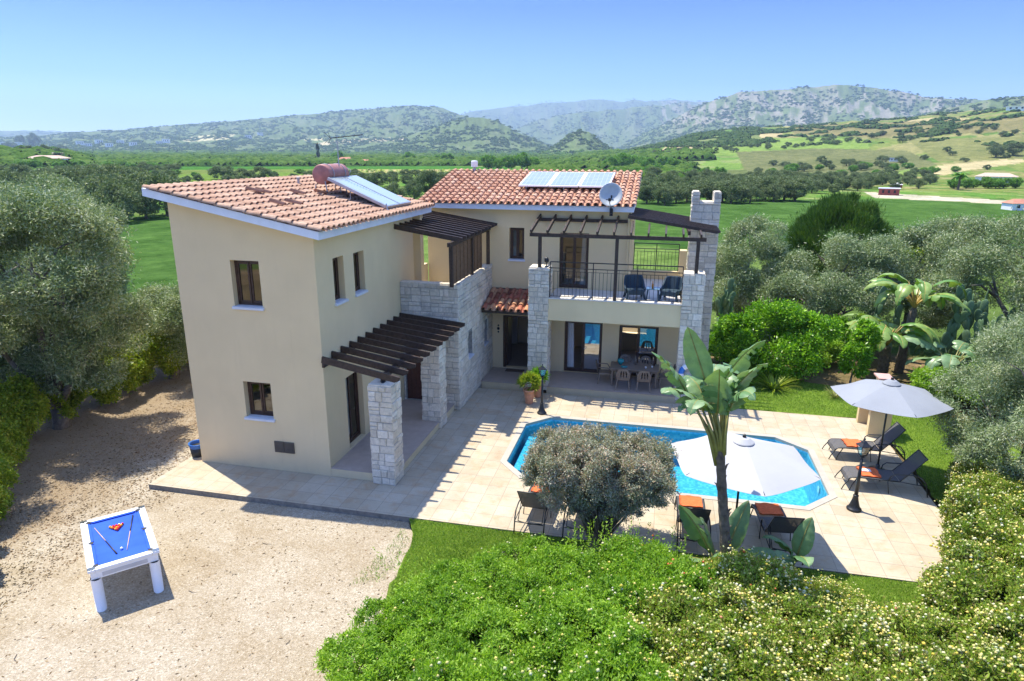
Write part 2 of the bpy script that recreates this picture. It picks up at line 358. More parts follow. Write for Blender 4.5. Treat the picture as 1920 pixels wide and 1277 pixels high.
def leafmat(name, cols, trans=.3, rough=.5, spec=.35):
    m, nt, out = newmat(name)
    gi = nt.nodes.new('ShaderNodeNewGeometry').outputs['Random Per Island']
    a = ramp(nt, [(i/(len(cols)-1), c) for i, c in enumerate(cols)], gi).outputs[0]
    lg = ramp(nt, [(.35, (.66, .76, .60)), (.65, (1.25, 1.18, 1.12))], noise(nt, coords(nt), 1.1, 3, .6)).outputs[0]
    a = mixc(nt, 1., a, lg, 'MULTIPLY')
    b = nt.nodes.new('ShaderNodeBsdfPrincipled'); b.inputs['Roughness'].default_value = rough; b.inputs['Specular IOR Level'].default_value = spec; nt.links.new(a, b.inputs['Base Color'])
    t = nt.nodes.new('ShaderNodeBsdfTranslucent'); nt.links.new(mixc(nt, 1., a, (1.15, 1.2, .55), 'MULTIPLY'), t.inputs[0])
    mx = nt.nodes.new('ShaderNodeMixShader'); mx.inputs[0].default_value = trans
    nt.links.new(b.outputs[0], mx.inputs[1]); nt.links.new(t.outputs[0], mx.inputs[2]); nt.links.new(mx.outputs[0], out.inputs[0]); return m
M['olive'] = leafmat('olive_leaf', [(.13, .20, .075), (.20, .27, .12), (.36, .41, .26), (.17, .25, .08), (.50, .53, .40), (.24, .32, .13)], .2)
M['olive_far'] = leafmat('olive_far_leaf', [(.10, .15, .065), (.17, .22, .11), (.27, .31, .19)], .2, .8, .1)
M['bushgreen'] = leafmat('shrub_leaf', [(.14, .27, .02), (.25, .43, .035), (.38, .58, .07), (.19, .34, .025), (.46, .64, .14)], .45)
M['lantana'] = leafmat('lantana_leaf', [(.16, .25, .03), (.28, .41, .045), (.39, .51, .08), (.22, .32, .035), (.30, .22, .10), (.46, .54, .15)], .42)
M['citrus'] = leafmat('citrus_leaf', [(0.055, 0.154, 0.009), (0.121, 0.297, 0.013), (0.220, 0.440, 0.022), (0.330, 0.550, 0.044)], .35, .35)
M['pine'] = leafmat('pine_needle', [(.035, .095, .015), (.07, .15, .022), (.13, .21, .035), (.05, .12, .014)], .2)
M['greyleaf'] = leafmat('grey_leaf', [(.19, .20, .14), (.31, .33, .25), (.46, .46, .36), (.25, .27, .19), (.47, .31, .23), (.40, .37, .29)], .2)
M['hedge'] = leafmat('hedge_leaf', [(.14, .22, .018), (.24, .35, .025), (.36, .44, .035), (.44, .44, .07)], .35)
M['brightgreen'] = leafmat('bright_leaf', [(.08, .20, .02), (.14, .32, .03), (.20, .38, .06)], .3)
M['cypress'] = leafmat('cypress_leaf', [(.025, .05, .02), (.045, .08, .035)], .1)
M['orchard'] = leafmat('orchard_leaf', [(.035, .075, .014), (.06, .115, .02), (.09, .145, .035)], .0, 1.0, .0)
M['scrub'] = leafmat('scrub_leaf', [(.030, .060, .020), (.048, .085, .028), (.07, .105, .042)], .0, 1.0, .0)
M['grassblade'] = leafmat('grass_blade', [(.11, .22, .02), (.18, .33, .03), (.28, .42, .06), (.36, .42, .13)], .3)
M['petal'] = leafmat('petal', [(.80, .78, .55), (.82, .72, .20), (.82, .80, .68), (.80, .62, .10), (.82, .76, .40)], .25, .7)
M['petal_red'] = leafmat('petal_red', [(.65, .10, .04), (.75, .2, .08), (.7, .32, .2)], .25, .7)
M['petal_white'] = leafmat('petal_white', [(.8, .8, .8), (.78, .78, .74)], .25, .7)
def bananamat(name, c1, c2, rib):
    m, nt, out = newmat(name); co = coords(nt)
    gi = nt.nodes.new('ShaderNodeNewGeometry').outputs['Random Per Island']
    a = ramp(nt, [(.1, c1), (.9, c2)], gi).outputs[0]
    f = ramp(nt, [(.35, (.8, .82, .78)), (.65, (1.12, 1.1, 1.05))], noise(nt, co, 7, 6, .7)).outputs[0]
    a = mixc(nt, 1., a, f, 'MULTIPLY')
    b = nt.nodes.new('ShaderNodeBsdfPrincipled'); b.inputs['Roughness'].default_value = .38; nt.links.new(a, b.inputs['Base Color'])
    t = nt.nodes.new('ShaderNodeBsdfTranslucent'); nt.links.new(mixc(nt, 1., a, (1.2, 1.25, .5), 'MULTIPLY'), t.inputs[0])
    mx = nt.nodes.new('ShaderNodeMixShader'); mx.inputs[0].default_value = .25
    nt.links.new(b.outputs[0], mx.inputs[1]); nt.links.new(t.outputs[0], mx.inputs[2]); nt.links.new(mx.outputs[0], out.inputs[0]); return m
M['banana'] = bananamat('paddle_leaf', (.11, .23, .09), (.25, .38, .19), 0)
M['banana_y'] = bananamat('paddle_leaf_yellowish', (.12, .26, .045), (.28, .40, .10), 0)
M['stalk'] = simple('stalk', (.26, .25, .07), .5, var=.3, scale=7)
M['stalk_y'] = simple('stalk_yellow', (.42, .30, .07), .5, var=.3, scale=7)
M['cactus'] = simple('cactus_pad', (.10, .175, .075), .6, var=.25, scale=5, bmp=.5, bscale=30)
def terrainmat():
    m, nt, out = newmat('terrain'); co = coords(nt)
    at = nt.nodes.new('ShaderNodeVertexColor'); at.layer_name = 'col'
    n1 = ramp(nt, [(.3, (.70, .72, .68)), (.7, (1.25, 1.22, 1.18))], noise(nt, co, .35, 8, .75)).outputs[0]
    n2 = ramp(nt, [(.36, (.78, .82, .78)), (.52, (1, 1, 1)), (.68, (1.14, 1.1, 1.05))], noise(nt, co, .022, 10, .75)).outputs[0]
    n3 = ramp(nt, [(.3, (.55, .62, .5)), (.5, (1, 1, 1)), (.72, (1.35, 1.25, 1.2))], noise(nt, co, 1.6, 9, .85)).outputs[0]
    n4 = ramp(nt, [(.38, (.74, .80, .72)), (.60, (1.14, 1.1, 1.08))], noise(nt, co, .16, 6, .7, 1.2)).outputs[0]
    a = mixc(nt, 1., mixc(nt, 1., mixc(nt, 1., mixc(nt, 1., at.outputs[0], n4, 'MULTIPLY'), n1, 'MULTIPLY'), n2, 'MULTIPLY'), n3, 'MULTIPLY')
    bsdf(nt, out, a, 1., 0, bump(nt, noise(nt, co, 2.2, 8, .8), .9, .25), .0); return m
M['terrain'] = terrainmat()
def feltmat():
    m, nt, out = newmat('blue_felt'); co = coords(nt)
    a = ramp(nt, [(.3, (.035, .10, .52)), (.7, (.045, .125, .60))], noise(nt, co, 3, 4)).outputs[0]
    bsdf(nt, out, a, .95, 0, bump(nt, noise(nt, co, 200, 2), .3, .002), .1); return m
M['felt'] = feltmat()
def glossy(name, c, r=.12): return simple(name, c, r, var=.02)
# ------------------------------------------------------------------ terrain (one sheet to the horizon)
_rng = np.random.default_rng(7)
_tab = _rng.random((256, 256)).astype(np.float32)
def vnoise(x, y):
    xi = np.floor(x).astype(int); yi = np.floor(y).astype(int); fx = x-xi; fy = y-yi
    fx = fx*fx*(3-2*fx); fy = fy*fy*(3-2*fy); a = xi & 255; b = yi & 255; a1 = (a+1) & 255; b1 = (b+1) & 255
    return (_tab[a, b]*(1-fx)+_tab[a1, b]*fx)*(1-fy)+(_tab[a, b1]*(1-fx)+_tab[a1, b1]*fx)*fy
def fbm(x, y, o=5, rough=.5):
    s = 0; a = 1; t = 0
    for i in range(o): s = s+a*vnoise(x*2**i+17*i, y*2**i+31*i); t += a; a *= rough
    return s/t
def ridged(x, y, o=5):
    s = 0; a = 1; t = 0
    for i in range(o): s = s+a*(1-np.abs(2*vnoise(x*2**i+11*i, y*2**i+7*i)-1)); t += a; a *= .55
    return s/t
GZ = -.14
RIDGES = [  # distance, front width, back width, skyline nodes (pixel of the photo), gully depth
 (3300, 1900, 1600, [(-300, 268), (80, 254), (150, 247), (250, 241), (340, 232), (430, 226), (500, 220), (560, 213), (640, 206), (700, 199), (770, 196), (830, 200), (865, 213), (930, 238), (1000, 262), (1100, 290)], .20),
 (1900, 620, 500, [(650, 291), (700, 275), (750, 257), (800, 240), (850, 222), (900, 214), (925, 219), (945, 231), (965, 243), (1010, 264), (1060, 291)], .22),
 (6500, 2500, 2000, [(780, 250), (860, 211), (900, 203), (960, 196), (1040, 188), (1100, 184), (1200, 183), (1310, 186), (1400, 190), (1600, 195), (1900, 215)], .15),
 (4300, 1500, 1200, [(880, 285), (920, 262), (960, 243), (1000, 226), (1050, 213), (1120, 203), (1200, 197), (1270, 189), (1330, 193), (1400, 200), (1500, 215), (1700, 240)], .22),
 (2900, 1200, 900, [(1140, 291), (1180, 266), (1230, 238), (1270, 217), (1310, 196), (1345, 182), (1390, 169), (1440, 165), (1500, 161), (1550, 157), (1600, 156), (1640, 160), (1680, 167), (1720, 172), (1735, 178), (1780, 182), (1850, 185), (1920, 188), (2200, 205)], .15),
 (1750, 700, 600, [(1560, 291), (1650, 240), (1700, 227), (1740, 210), (1800, 196), (1850, 186), (1900, 181), (1960, 180), (2200, 178)], .12),
 (1350, 240, 240, [(1008, 292), (1040, 272), (1062, 252), (1085, 243), (1105, 247), (1125, 264), (1165, 292)], .15),
 (1150, 850, 700, [(1080, 292), (1180, 281), (1250, 268), (1300, 253), (1400, 243), (1500, 238), (1600, 229), (1700, 226), (1800, 214), (1920, 203), (2200, 195)], .05),
 (430, 170, 130, [(1400, 335), (1440, 316), (1480, 303), (1560, 290), (1640, 292), (1720, 308), (1800, 330)], .06),
 (520, 260, 260, [(-400, 270), (0, 279), (60, 281), (120, 288), (170, 301)], .03),
]
def _ridge_prof(Rd, nodes):
    az = []; H = []
    for u, v in nodes:
        d = ray(u, v); az.append(math.atan2(d[0], d[1])); H.append(CAM[2]+Rd*d[2]/math.hypot(d[0], d[1]))
    return np.array(az), np.array(H)
_profs = [_ridge_prof(r[0], r[3]) for r in RIDGES]
def height(x, y):
    dx = x-CAM[0]; dy = y-CAM[1]; r = np.hypot(dx, dy); az = np.arctan2(dx, dy)
    h = np.full(np.shape(x), GZ)+0.
    for (Rd, wf, wb, _, gul), (pa, pH) in zip(RIDGES, _profs):
        Hh = np.interp(az, pa, pH, left=0 if pH[0] < 12 else pH[0]*.9, right=0 if pH[-1] < 12 else pH[-1])
        Hh = np.maximum(Hh, 0)
        s = np.where(r < Rd, (Rd-r)/wf, (r-Rd)/wb); s = np.clip(s, 0, 1)
        k = .5*(1-s)**1.0*(1-s)+.5*(1-s*s)**2 if gul > .1 else (1-s*s)**1.6
        g = ridged(az*30+Rd*.01, r/(Rd*.22)+az*6, 4)
        hh = Hh*k*(1-gul*(1-g)*2.3*np.minimum(1, s*5+.12))
        h = np.maximum(h, hh+GZ)
    far = np.clip((r-150)/800, 0, 1)
    return h+far*(fbm(x/90, y/90, 3)-.5)*5
nth = 900
az_ = np.concatenate([np.linspace(-PI, -1.12, 40, endpoint=False), np.linspace(-1.12, .72, nth), np.linspace(.72, PI, 40)[1:]])
rr = np.concatenate([[0.01], np.geomspace(1.2, 60, 150), np.geomspace(61, 9000, 330)])
AZ, RR = np.meshgrid(az_, rr, indexing='ij')
TX = CAM[0]+RR*np.sin(AZ); TY = CAM[1]+RR*np.cos(AZ); TZ = height(TX, TY)
def inpoly(px, py, poly):
    ins = np.zeros(px.shape, bool); n = len(poly)
    for i in range(n):
        x0, y0 = poly[i]; x1, y1 = poly[(i+1) % n]
        c = ((y0 > py) != (y1 > py)) & (px < (x1-x0)*(py-y0)/(y1-y0+1e-12)+x0); ins ^= c
    return ins
C = np.zeros(TX.shape+(3,), np.float32)
SOIL = np.array([.30, .22, .13]); FIELD = np.array([.07, .145, .036]); SCRUB = np.array([.12, .165, .07]); ROCK = np.array([.26, .25, .21])
C[:] = (.13, .20, .055)
nb = fbm(TX/38, TY/38, 4)[..., None]
C[:] = C*(.75+.5*nb)
near = RR < 26+6*nb[..., 0]
C[near] = SOIL
U_, V_ = proj(np.stack([TX, TY, TZ], -1).reshape(-1, 3)); U_ = U_.reshape(TX.shape); V_ = V_.reshape(TX.shape)
hill = np.clip((TZ-GZ)/14, 0, 1)[..., None]
rk = fbm(AZ*70, RR/(60+RR*.03), 6, .65)[..., None]
rock_amt = np.clip((rk-.50)*5, 0, 1)
rightm = np.clip((U_-1180)/150, 0, 1)[..., None]
hc = SCRUB*(.8+.5*fbm(AZ*160, np.log(RR)*60, 3)[..., None]); hc = hc*(1-rock_amt*(.25+.6*rightm))+ROCK*rock_amt*(.25+.6*rightm)
far = (RR > 900)[..., None]
C[:] = np.where(far, C*(1-hill)+hc*hill, C)
# right-hand terraced slopes and farmland patches
vor = np.floor(fbm(AZ*9+3, np.log(RR)*7, 2)*11).astype(int) % 6
pal = np.array([(.15, .24, .06), (.22, .27, .08), (.30, .29, .13), (.13, .22, .055), (.19, .25, .07), (.26, .26, .11)])
slope = (RR > 170) & (RR < 1500) & (AZ > .10) & (TZ < 200)
C[slope] = (pal[vor]*.86)[slope]
plain = (RR > 95) & (RR < 900) & ~slope
C[plain] = (pal[(vor+1) % 6]*np.array([.7, .92, .75]))[plain]
straw = (.42, .35, .20); lt = (.16, .33, .05); gr = (.19, .28, .07); br = (.24, .20, .10)
PATCH = [([(560, 305), (575, 290), (640, 275), (705, 273), (700, 300), (620, 312)], straw, 600, 960, 130, 2.),
         ([(780, 275), (800, 262), (940, 240), (1010, 238), (1020, 250), (900, 268), (820, 278)], straw, 0, 960, 130, 2.),
         ([(1340, 210), (1480, 193), (1560, 182), (1720, 185), (1700, 197), (1500, 215), (1380, 218)], straw, 0, 960, 130, 2.),
         ([(1020, 215), (1100, 208), (1300, 213), (1280, 228), (1050, 235)], (.38, .36, .16), 0, 960, 130, 2.),
         ([(720, 320), (760, 285), (880, 262), (1100, 255), (1330, 262), (1340, 300), (1150, 300), (900, 325)], gr, 0, 960, 130, 2.),
         ([(1550, 390), (1600, 360), (1920, 330), (1920, 350), (1700, 380), (1620, 398)], (.42, .36, .21), 0, 960, 130, 2.),
         ([(1130, 395), (1500, 372), (1560, 388), (1400, 402)], (.20, .29, .08), 0, 960, 130, 2.)]
for poly, c, _, ox, oy, sc in PATCH:
    C[inpoly(U_, V_, [(ox+x/sc, oy+y/sc) for x, y in poly]) & (RR > 120)] = c
PL = [([(0, 318), (620, 309), (850, 312), (1000, 330), (1000, 341), (400, 340), (0, 333)], (.15, .20, .055)),
      ([(320, 311), (600, 309), (960, 313), (960, 318), (600, 317), (320, 319)], (.06, .17, .03)),
      ([(640, 318), (960, 318), (960, 322), (640, 324)], (.44, .37, .18)),
      ([(660, 328), (960, 327), (980, 338), (680, 345)], (.13, .21, .045)),
      ([(330, 327), (600, 322), (600, 338), (330, 340)], (.14, .22, .045)),
      ([(340, 262), (380, 254), (440, 252), (430, 261), (350, 266)], (.50, .46, .28)),
      ([(560, 262), (620, 258), (600, 264)], (.50, .46, .28)),
      ([(585, 270), (640, 262), (760, 258), (762, 262), (650, 268), (600, 274)], (.48, .42, .28)),
      ([(1050, 378), (1880, 372), (1960, 400), (1960, 470), (1300, 470), (1000, 440)], tuple(FIELD)),
      ([(180, 405), (420, 405), (420, 560), (180, 560)], tuple(FIELD)),
      ([(1480, 236), (1700, 228), (1920, 220), (1920, 246), (1640, 258), (1490, 252)], (.21, .19, .09)),
      ([(1380, 285), (1540, 278), (1700, 282), (1760, 310), (1600, 332), (1400, 326)], (.15, .165, .075)),
      ([(1700, 262), (1920, 256), (1920, 298), (1760, 304)], (.19, .20, .08)),
      ([(1250, 262), (1420, 250), (1430, 262), (1280, 276)], (.16, .20, .08)),
      ([(1150, 322), (1400, 318), (1420, 345), (1150, 350)], (.12, .15, .06)),
      ([(1620, 360), (1920, 378), (1920, 384), (1640, 371)], (.50, .45, .36))]
for poly, c in PL: C[inpoly(U_, V_, poly) & (RR > 17)] = c
# bare chalk scars on the big mountain
scar = (RR > 1800) & (U_ > 1240) & (U_ < 1800) & (fbm(AZ*120, RR/90, 4) > .56) & (V_ > 172) & (V_ < 235)
C[scar] = (.27, .26, .22)
nA, nR = AZ.shape
idx = np.arange(nA*nR).reshape(nA, nR)
q = np.stack([idx[:-1, :-1], idx[:-1, 1:], idx[1:, 1:], idx[1:, :-1]], -1).reshape(-1, 4)
cx_ = TX.ravel()[q].mean(1); cy_ = TY.ravel()[q].mean(1)
q = q[~((cx_ > 1.6) & (cx_ < 12.6) & (cy_ > -.4) & (cy_ < 6.0))]
tme = np_mesh('ground', np.stack([TX, TY, TZ], -1).reshape(-1, 3), q[:, ::-1], M['terrain'], True, 4, C.reshape(-1, 3))
tag(link('ground', tme), kind='structure')

def sheet(name, poly, z, mat, kind='structure'):
    mb = MB(); mb.add([(x, y, z) for x, y in poly], [tuple(range(len(poly)))]); o = mb.build(name, mat); return tag(o, kind=kind)
def wavy(poly, amp, seed, step=.35):
    rg = random.Random(seed); out = []
    for i, (x0, y0) in enumerate(poly):
        x1, y1 = poly[(i+1) % len(poly)]; L = math.hypot(x1-x0, y1-y0); n = max(1, int(L/step))
        for k in range(n):
            t = k/n; j = amp if k else 0; out.append((x0+(x1-x0)*t+rg.uniform(-j, j), y0+(y1-y0)*t+rg.uniform(-j, j)))
    return out
# gravel yard, lawns
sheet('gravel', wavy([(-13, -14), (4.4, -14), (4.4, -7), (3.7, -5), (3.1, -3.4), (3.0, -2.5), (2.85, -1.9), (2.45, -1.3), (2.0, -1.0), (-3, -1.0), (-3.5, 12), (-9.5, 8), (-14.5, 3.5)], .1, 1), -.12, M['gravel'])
LAWN_F = wavy([(2.48, -1.345), (13, -1.345), (16, -1), (16, -8), (4.0, -8), (3.6, -5.2), (3.0, -3.7), (2.9, -2.5), (2.78, -1.9)], .04, 2, .2)
sheet('lawn', LAWN_F, -.015, M['lawn'])
LAWN_B = wavy([(9.2, 6.86), (13.55, 6.86), (13.72, 5.2), (13.75, 2), (13.6, -.5), (17, -1), (17, 6), (15.6, 8.2), (14.2, 9.6), (12.6, 9.9), (11.4, 10.6), (9.4, 9.9)], .05, 3, .25)
sheet('lawn', LAWN_B, -.03, M['lawn'])
# paving with the pool opening
POOL = [(3.90, 4.15), (3.90, 1.72), (4.48, 1.05), (10.78, 1.05), (11.42, 1.72), (11.42, 4.13), (10.70, 4.80), (4.52, 4.80)]
def offset_poly(poly, d):
    n = len(poly); out = []
    cx = sum(p[0] for p in poly)/n; cyy = sum(p[1] for p in poly)/n
    for i in range(n):
        p0 = Vector(poly[i-1]); p = Vector(poly[i]); p1 = Vector(poly[(i+1) % n])
        e0 = (p-p0).normalized(); e1 = (p1-p).normalized(); n0 = Vector((-e0.y, e0.x)); n1 = Vector((-e1.y, e1.x))
        b = (n0+n1).normalized(); s = d/max(.3, b.dot(n0))
        if (p-Vector((cx, cyy))).dot(b) < 0: s = -s
        out.append((p.x+b.x*s, p.y+b.y*s))
    return out
COP = offset_poly(POOL, .16)
def ringmesh(mb, inner, outer, z):   # outer polygon is a rectangle: bridge by angle
    pass
mb = MB()
x0, x1, y0, y1 = -3.95, 13.62, -1.33, 6.78
# octagon hole: split the rectangle into quads round it
o = COP  # order: left-top, left-bot, botleft, botright, rightbot, righttop, topright, topleft
pts = [(x, y, 0) for x, y in o]
rect = [(x0, o[0][1], 0), (x0, o[1][1], 0), (x0, y0, 0), (o[2][0], y0, 0), (o[3][0], y0, 0), (x1, y0, 0), (x1, o[4][1], 0), (x1, o[5][1], 0), (x1, y1, 0), (o[6][0], y1, 0), (o[7][0], y1, 0), (x0, y1, 0)]
mb.add(pts+rect, [(8, 9, 1, 0), (9, 10, 11, 2, 1), (11, 12, 3, 2), (12, 13, 14, 4, 3), (14, 15, 5, 4), (15, 16, 17, 6, 5), (17, 18, 7, 6), (18, 19, 8, 0, 7)])
pv = mb.build('pavement', M['paving']); tag(pv, kind='structure')
mb = MB()   # kerb faces of the paving
mb.box(-3.95, -1.328, -.32, 13.62, -1.16, -.003); mb.box(-3.948, -1.15, -.32, -3.8, .0, -.003); mb.box(13.45, -1.15, -.32, 13.618, 6.6, -.003)
tag(mb.build('kerb', M['concrete']), kind='structure')
# ------------------------------------------------------------------ swimming pool
pool = thing('swimming_pool', 'long eight-sided swimming pool lined with blue mosaic, set in the cream paving', 'swimming pool', (7.6, 2.9, 0))
mb = MB(); n = 8
mb.add([(x, y, .012) for x, y in POOL]+[(x, y, .012) for x, y in COP], [(i, (i+1) % n, n+(i+1) % n, n+i) for i in range(n)])
mb.add([(x, y, .012) for x, y in POOL]+[(x, y, -.06) for x, y in POOL], [(i, (i+1) % n, n+(i+1) % n, n+i) for i in range(n)])
mb.add([(x, y, .012) for x, y in COP]+[(x, y, -.01) for x, y in COP], [(i, (i+1) % n, n+(i+1) % n, n+i) for i in range(n)])
mb.build('coping', M['coping'], pool)
mb = MB(); P2 = POOL
mb.add([(x, y, -.06) for x, y in P2]+[(x, y, -1.05) for x, y in P2], [(i, (i+1) % n, n+(i+1) % n, n+i) for i in range(n)]+[tuple(range(n, 2*n))])
for i in range(4): mb.box(4.0+i*.26, 1.9, -1.04, 4.25+i*.26, 4.0, -.30-.18*i)
mb.build('basin', M['mosaic'], pool)
mb = MB(); a = Vector((11.42, 2.6, -.3)); mb.lathe([(.0, 0), (.09, .0), (.10, .012), (.07, .02), (0, .02)], (0, 0, 0), 16)
mb.v = [(11.41-z, 2.6+x, -.33+y) for x, y, z in mb.v]; mb.build('pool_light', M['white_paint'], pool)
mb = MB(); mb.add([(x, y, -.11) for x, y in offset_poly(POOL, -.004)], [tuple(range(n))])
tag(mb.build('water', M['water']), kind='structure')
hr = thing('pool_handrail', 'curved steel grab rail on the near edge of the pool behind the round shrub', 'handrail', (7.45, .75, 0))
for dx in (0,): 
    mb = MB(); mb.tube([(7.50, .55, 0), (7.50, .55, .45), (7.50, .6, .56), (7.50, .72, .6), (7.50, .95, .52), (7.50, 1.18, .2), (7.50, 1.22, -.5)], .02, 8); mb.build('rail', M['steel'], hr, True)
    mb = MB(); mb.tube([(7.95, .55, 0), (7.95, .55, .45), (7.95, .6, .56), (7.95, .72, .6), (7.95, .95, .52), (7.95, 1.18, .2), (7.95, 1.22, -.5)], .02, 8); mb.build('rail', M['steel'], hr, True)
# ------------------------------------------------------------------ the villa
villa = thing('villa', 'cream two-storey villa with stone-clad block, dark timber pergolas and terracotta tiled roofs', 'house', (0, 0, 0))
def mapf(ax, c):
    # ax: 'y-': plane y=c facing -y (u=x); 'x+': plane x=c facing +x (u=y); t goes inward
    if ax == 'y-': return lambda u, t, z: (u, c+t, z)
    if ax == 'x+': return lambda u, t, z: (c-t, u, z)
    if ax == 'x-': return lambda u, t, z: (c+t, u, z)
    if ax == 'y+': return lambda u, t, z: (u, c-t, z)
def wall(mb, ax, c, u0, u1, z0, z1, ops=(), th=.22, ztop=None):
    f = mapf(ax, c); zt = ztop or (lambda u: z1)
    us = sorted(set([u0, u1]+[o[0] for o in ops]+[o[1] for o in ops])); zs = sorted(set([z0]+[o[2] for o in ops]+[o[3] for o in ops]))
    us = [u for u in us if u0 <= u <= u1]
    def quad(a, b, c_, d): mb.add([a, b, c_, d], [(0, 1, 2, 3)])
    for a, b in zip(us[:-1], us[1:]):
        zz = zs+[None]
        for i in range(len(zs)):
            lo = zs[i]; hi = zs[i+1] if i+1 < len(zs) else None
            m = (a+b)/2; mz = (lo+hi)/2 if hi is not None else lo+.01
            if any(o[0] < m < o[1] and o[2] < mz < o[3] for o in ops): continue
            ha = hi if hi is not None else zt(a); hb = hi if hi is not None else zt(b)
            for t in (0, th): quad(f(a, t, lo), f(b, t, lo), f(b, t, hb), f(a, t, ha))
    for o in ops:
        a, b, lo, hi = o[:4]
        quad(f(a, 0, lo), f(a, th, lo), f(a, th, hi), f(a, 0, hi)); quad(f(b, 0, lo), f(b, th, lo), f(b, th, hi), f(b, 0, hi))
        quad(f(a, 0, lo), f(b, 0, lo), f(b, th, lo), f(a, th, lo)); quad(f(a, 0, hi), f(b, 0, hi), f(b, th, hi), f(a, th, hi))
    quad(f(u0, 0, z0), f(u0, th, z0), f(u0, th, zt(u0)), f(u0, 0, zt(u0))); quad(f(u1, 0, z0), f(u1, th, z0), f(u1, th, zt(u1)), f(u1, 0, zt(u1)))
    quad(f(u0, 0, zt(u0)), f(u1, 0, zt(u1)), f(u1, th, zt(u1)), f(u0, th, zt(u0)))
    return mb
srng = random.Random(11)
def stones(mb, ax, c, u0, u1, z0, z1, ops=(), hmin=.10, hmax=.25, wmin=.12, wmax=.42, pro=.03):
    f = mapf(ax, c); z = z0; g = .006
    while z < z1-.02:
        h = srng.uniform(hmin, hmax)
        if z+h > z1-.08: h = z1-z
        cut = []
        for o in ops:
            if o[2] < z+h*.5 < o[3]: cut.append((o[0], o[1]))
        iv = [(u0, u1)]
        for a, b in cut:
            nv = []
            for p, q_ in iv:
                if b <= p or a >= q_: nv.append((p, q_))
                else:
                    if a > p+.03: nv.append((p, a))
                    if b < q_-.03: nv.append((b, q_))
            iv = nv
        for p, q_ in iv:
            u = p
            while u < q_-.01:
                w = srng.uniform(wmin, wmax)
                if u+w > q_-.1: w = q_-u
                d = srng.uniform(.006, pro)
                parts = [(z, z+h)]
                if h > .17 and w > .18 and srng.random() < .22: s_ = z+h*srng.uniform(.4, .6); parts = [(z, s_), (s_, z+h)]
                for za, zb in parts:
                    jl = [srng.uniform(-.013, .015) for _ in range(8)]; i_ = .011
                    B = [(u+g, 0, za+g), (u+w-g, 0, za+g), (u+w-g, 0, zb-g), (u+g, 0, zb-g)]
                    T = [(u+g+i_+jl[0], -d, za+g+i_+jl[1]), (u+w-g-i_+jl[2], -d, za+g+i_+jl[3]), (u+w-g-i_+jl[4], -d, zb-g-i_+jl[5]), (u+g+i_+jl[6], -d, zb-g-i_+jl[7])]
                    mb.add([f(*q) for q in B+T], [(4, 5, 6, 7), (0, 1, 5, 4), (1, 2, 6, 5), (2, 3, 7, 6), (3, 0, 4, 7)])
                u += w
        z += h
def topstones(mb, x0, y0, x1, y1, z, along='x', w=.33):
    p = x0 if along == 'x' else y0; e = x1 if along == 'x' else y1
    while p < e-.02:
        k = srng.uniform(w*.7, w*1.3)
        if p+k > e-.12: k = e-p
        d = srng.uniform(.012, .03)
        if along == 'x': mb.box(p+.006, y0+.004, z-.02, p+k-.006, y1-.004, z+d)
        else: mb.box(x0+.004, p+.006, z-.02, x1-.004, p+k-.006, z+d)
        p += k
def stone_column(name, x0, y0, w, d, z0, z1, mat='stone', parent=None):
    c = MB().box(x0, y0, z0, x0+w, y0+d, z1).build(name, M['mortar'], parent or villa)
    mb = MB()
    stones(mb, 'y-', y0, x0-.012, x0+w+.012, z0, z1, wmin=.14, wmax=.3); stones(mb, 'x+', x0+w, y0-.012, y0+d+.012, z0, z1, wmin=.14, wmax=.3)
    stones(mb, 'x-', x0, y0-.012, y0+d+.012, z0, z1, wmin=.14, wmax=.3); stones(mb, 'y+', y0+d, x0-.012, x0+w+.012, z0, z1, wmin=.14, wmax=.3)
    topstones(mb, x0, y0, x0+w, y0+d, z1)
    mb.build('stone_facing', M[mat], c); return c
ZL = lambda x: 6.67-(x+3.82)*(.84/4.17)           # underside line of the left roof covering
ZM = lambda y: 5.83+(y-8.28)*.225
# -- left wing
W1 = (-2.10, -1.38, 4.04, 5.11); W2 = (-2.11, -1.39, 1.32, 2.23)
mb = MB(); wall(mb, 'y-', 0, -3.52, 0, -.3, 0, [W1, W2], .24, lambda x: ZL(x)-.10); mb.build('gable_wall', M['plaster'], villa)
S1 = (.80, 1.33, 4.04, 5.10); S2 = (1.86, 2.45, 4.04, 5.07); SD = (1.03, 1.95, .24, 2.12)
mb = MB(); wall(mb, 'x+', 0, .2405, 5.92, -.3, ZL(0)-.10, [S1, S2, SD], .24); mb.build('side_wall', M['plaster'], villa)
mb = MB(); wall(mb, 'x-', -3.518, .25, 5.92, -.3, ZL(-3.5)-.08, [], .2); wall(mb, 'y+', 5.92, -3.3, -.24, -.3, 0, [(-1.6, -.7, 3.0, 4.9)], .2, lambda x: ZL(x)-.1)
mb.build('back_wall', M['plaster'], villa)
MB().box(-3.3, .25, 2.75, -.25, 5.7, 2.95).build('upper_floor', M['interior_dark'], villa)
MB().box(-3.3, .25, -.2, -.25, 5.7, .2).build('ground_floor', M['interior_dark'], villa)
mb = MB()
for k in range(2):
    mb.box(-1.43+k*.265, -.03, .49, -1.43+k*.265+.255, -.002, .775)
v_ = mb.build('vent_cover', M['vent'], villa, bevel=.006)
mb = MB()
for k in range(2):
    for j in range(7): mb.bar((-1.42+k*.265, -.035, .52+j*.036), (-1.19+k*.265, -.035, .52+j*.036), .012, .014)
mb.build('louvre', M['vent'], v_)
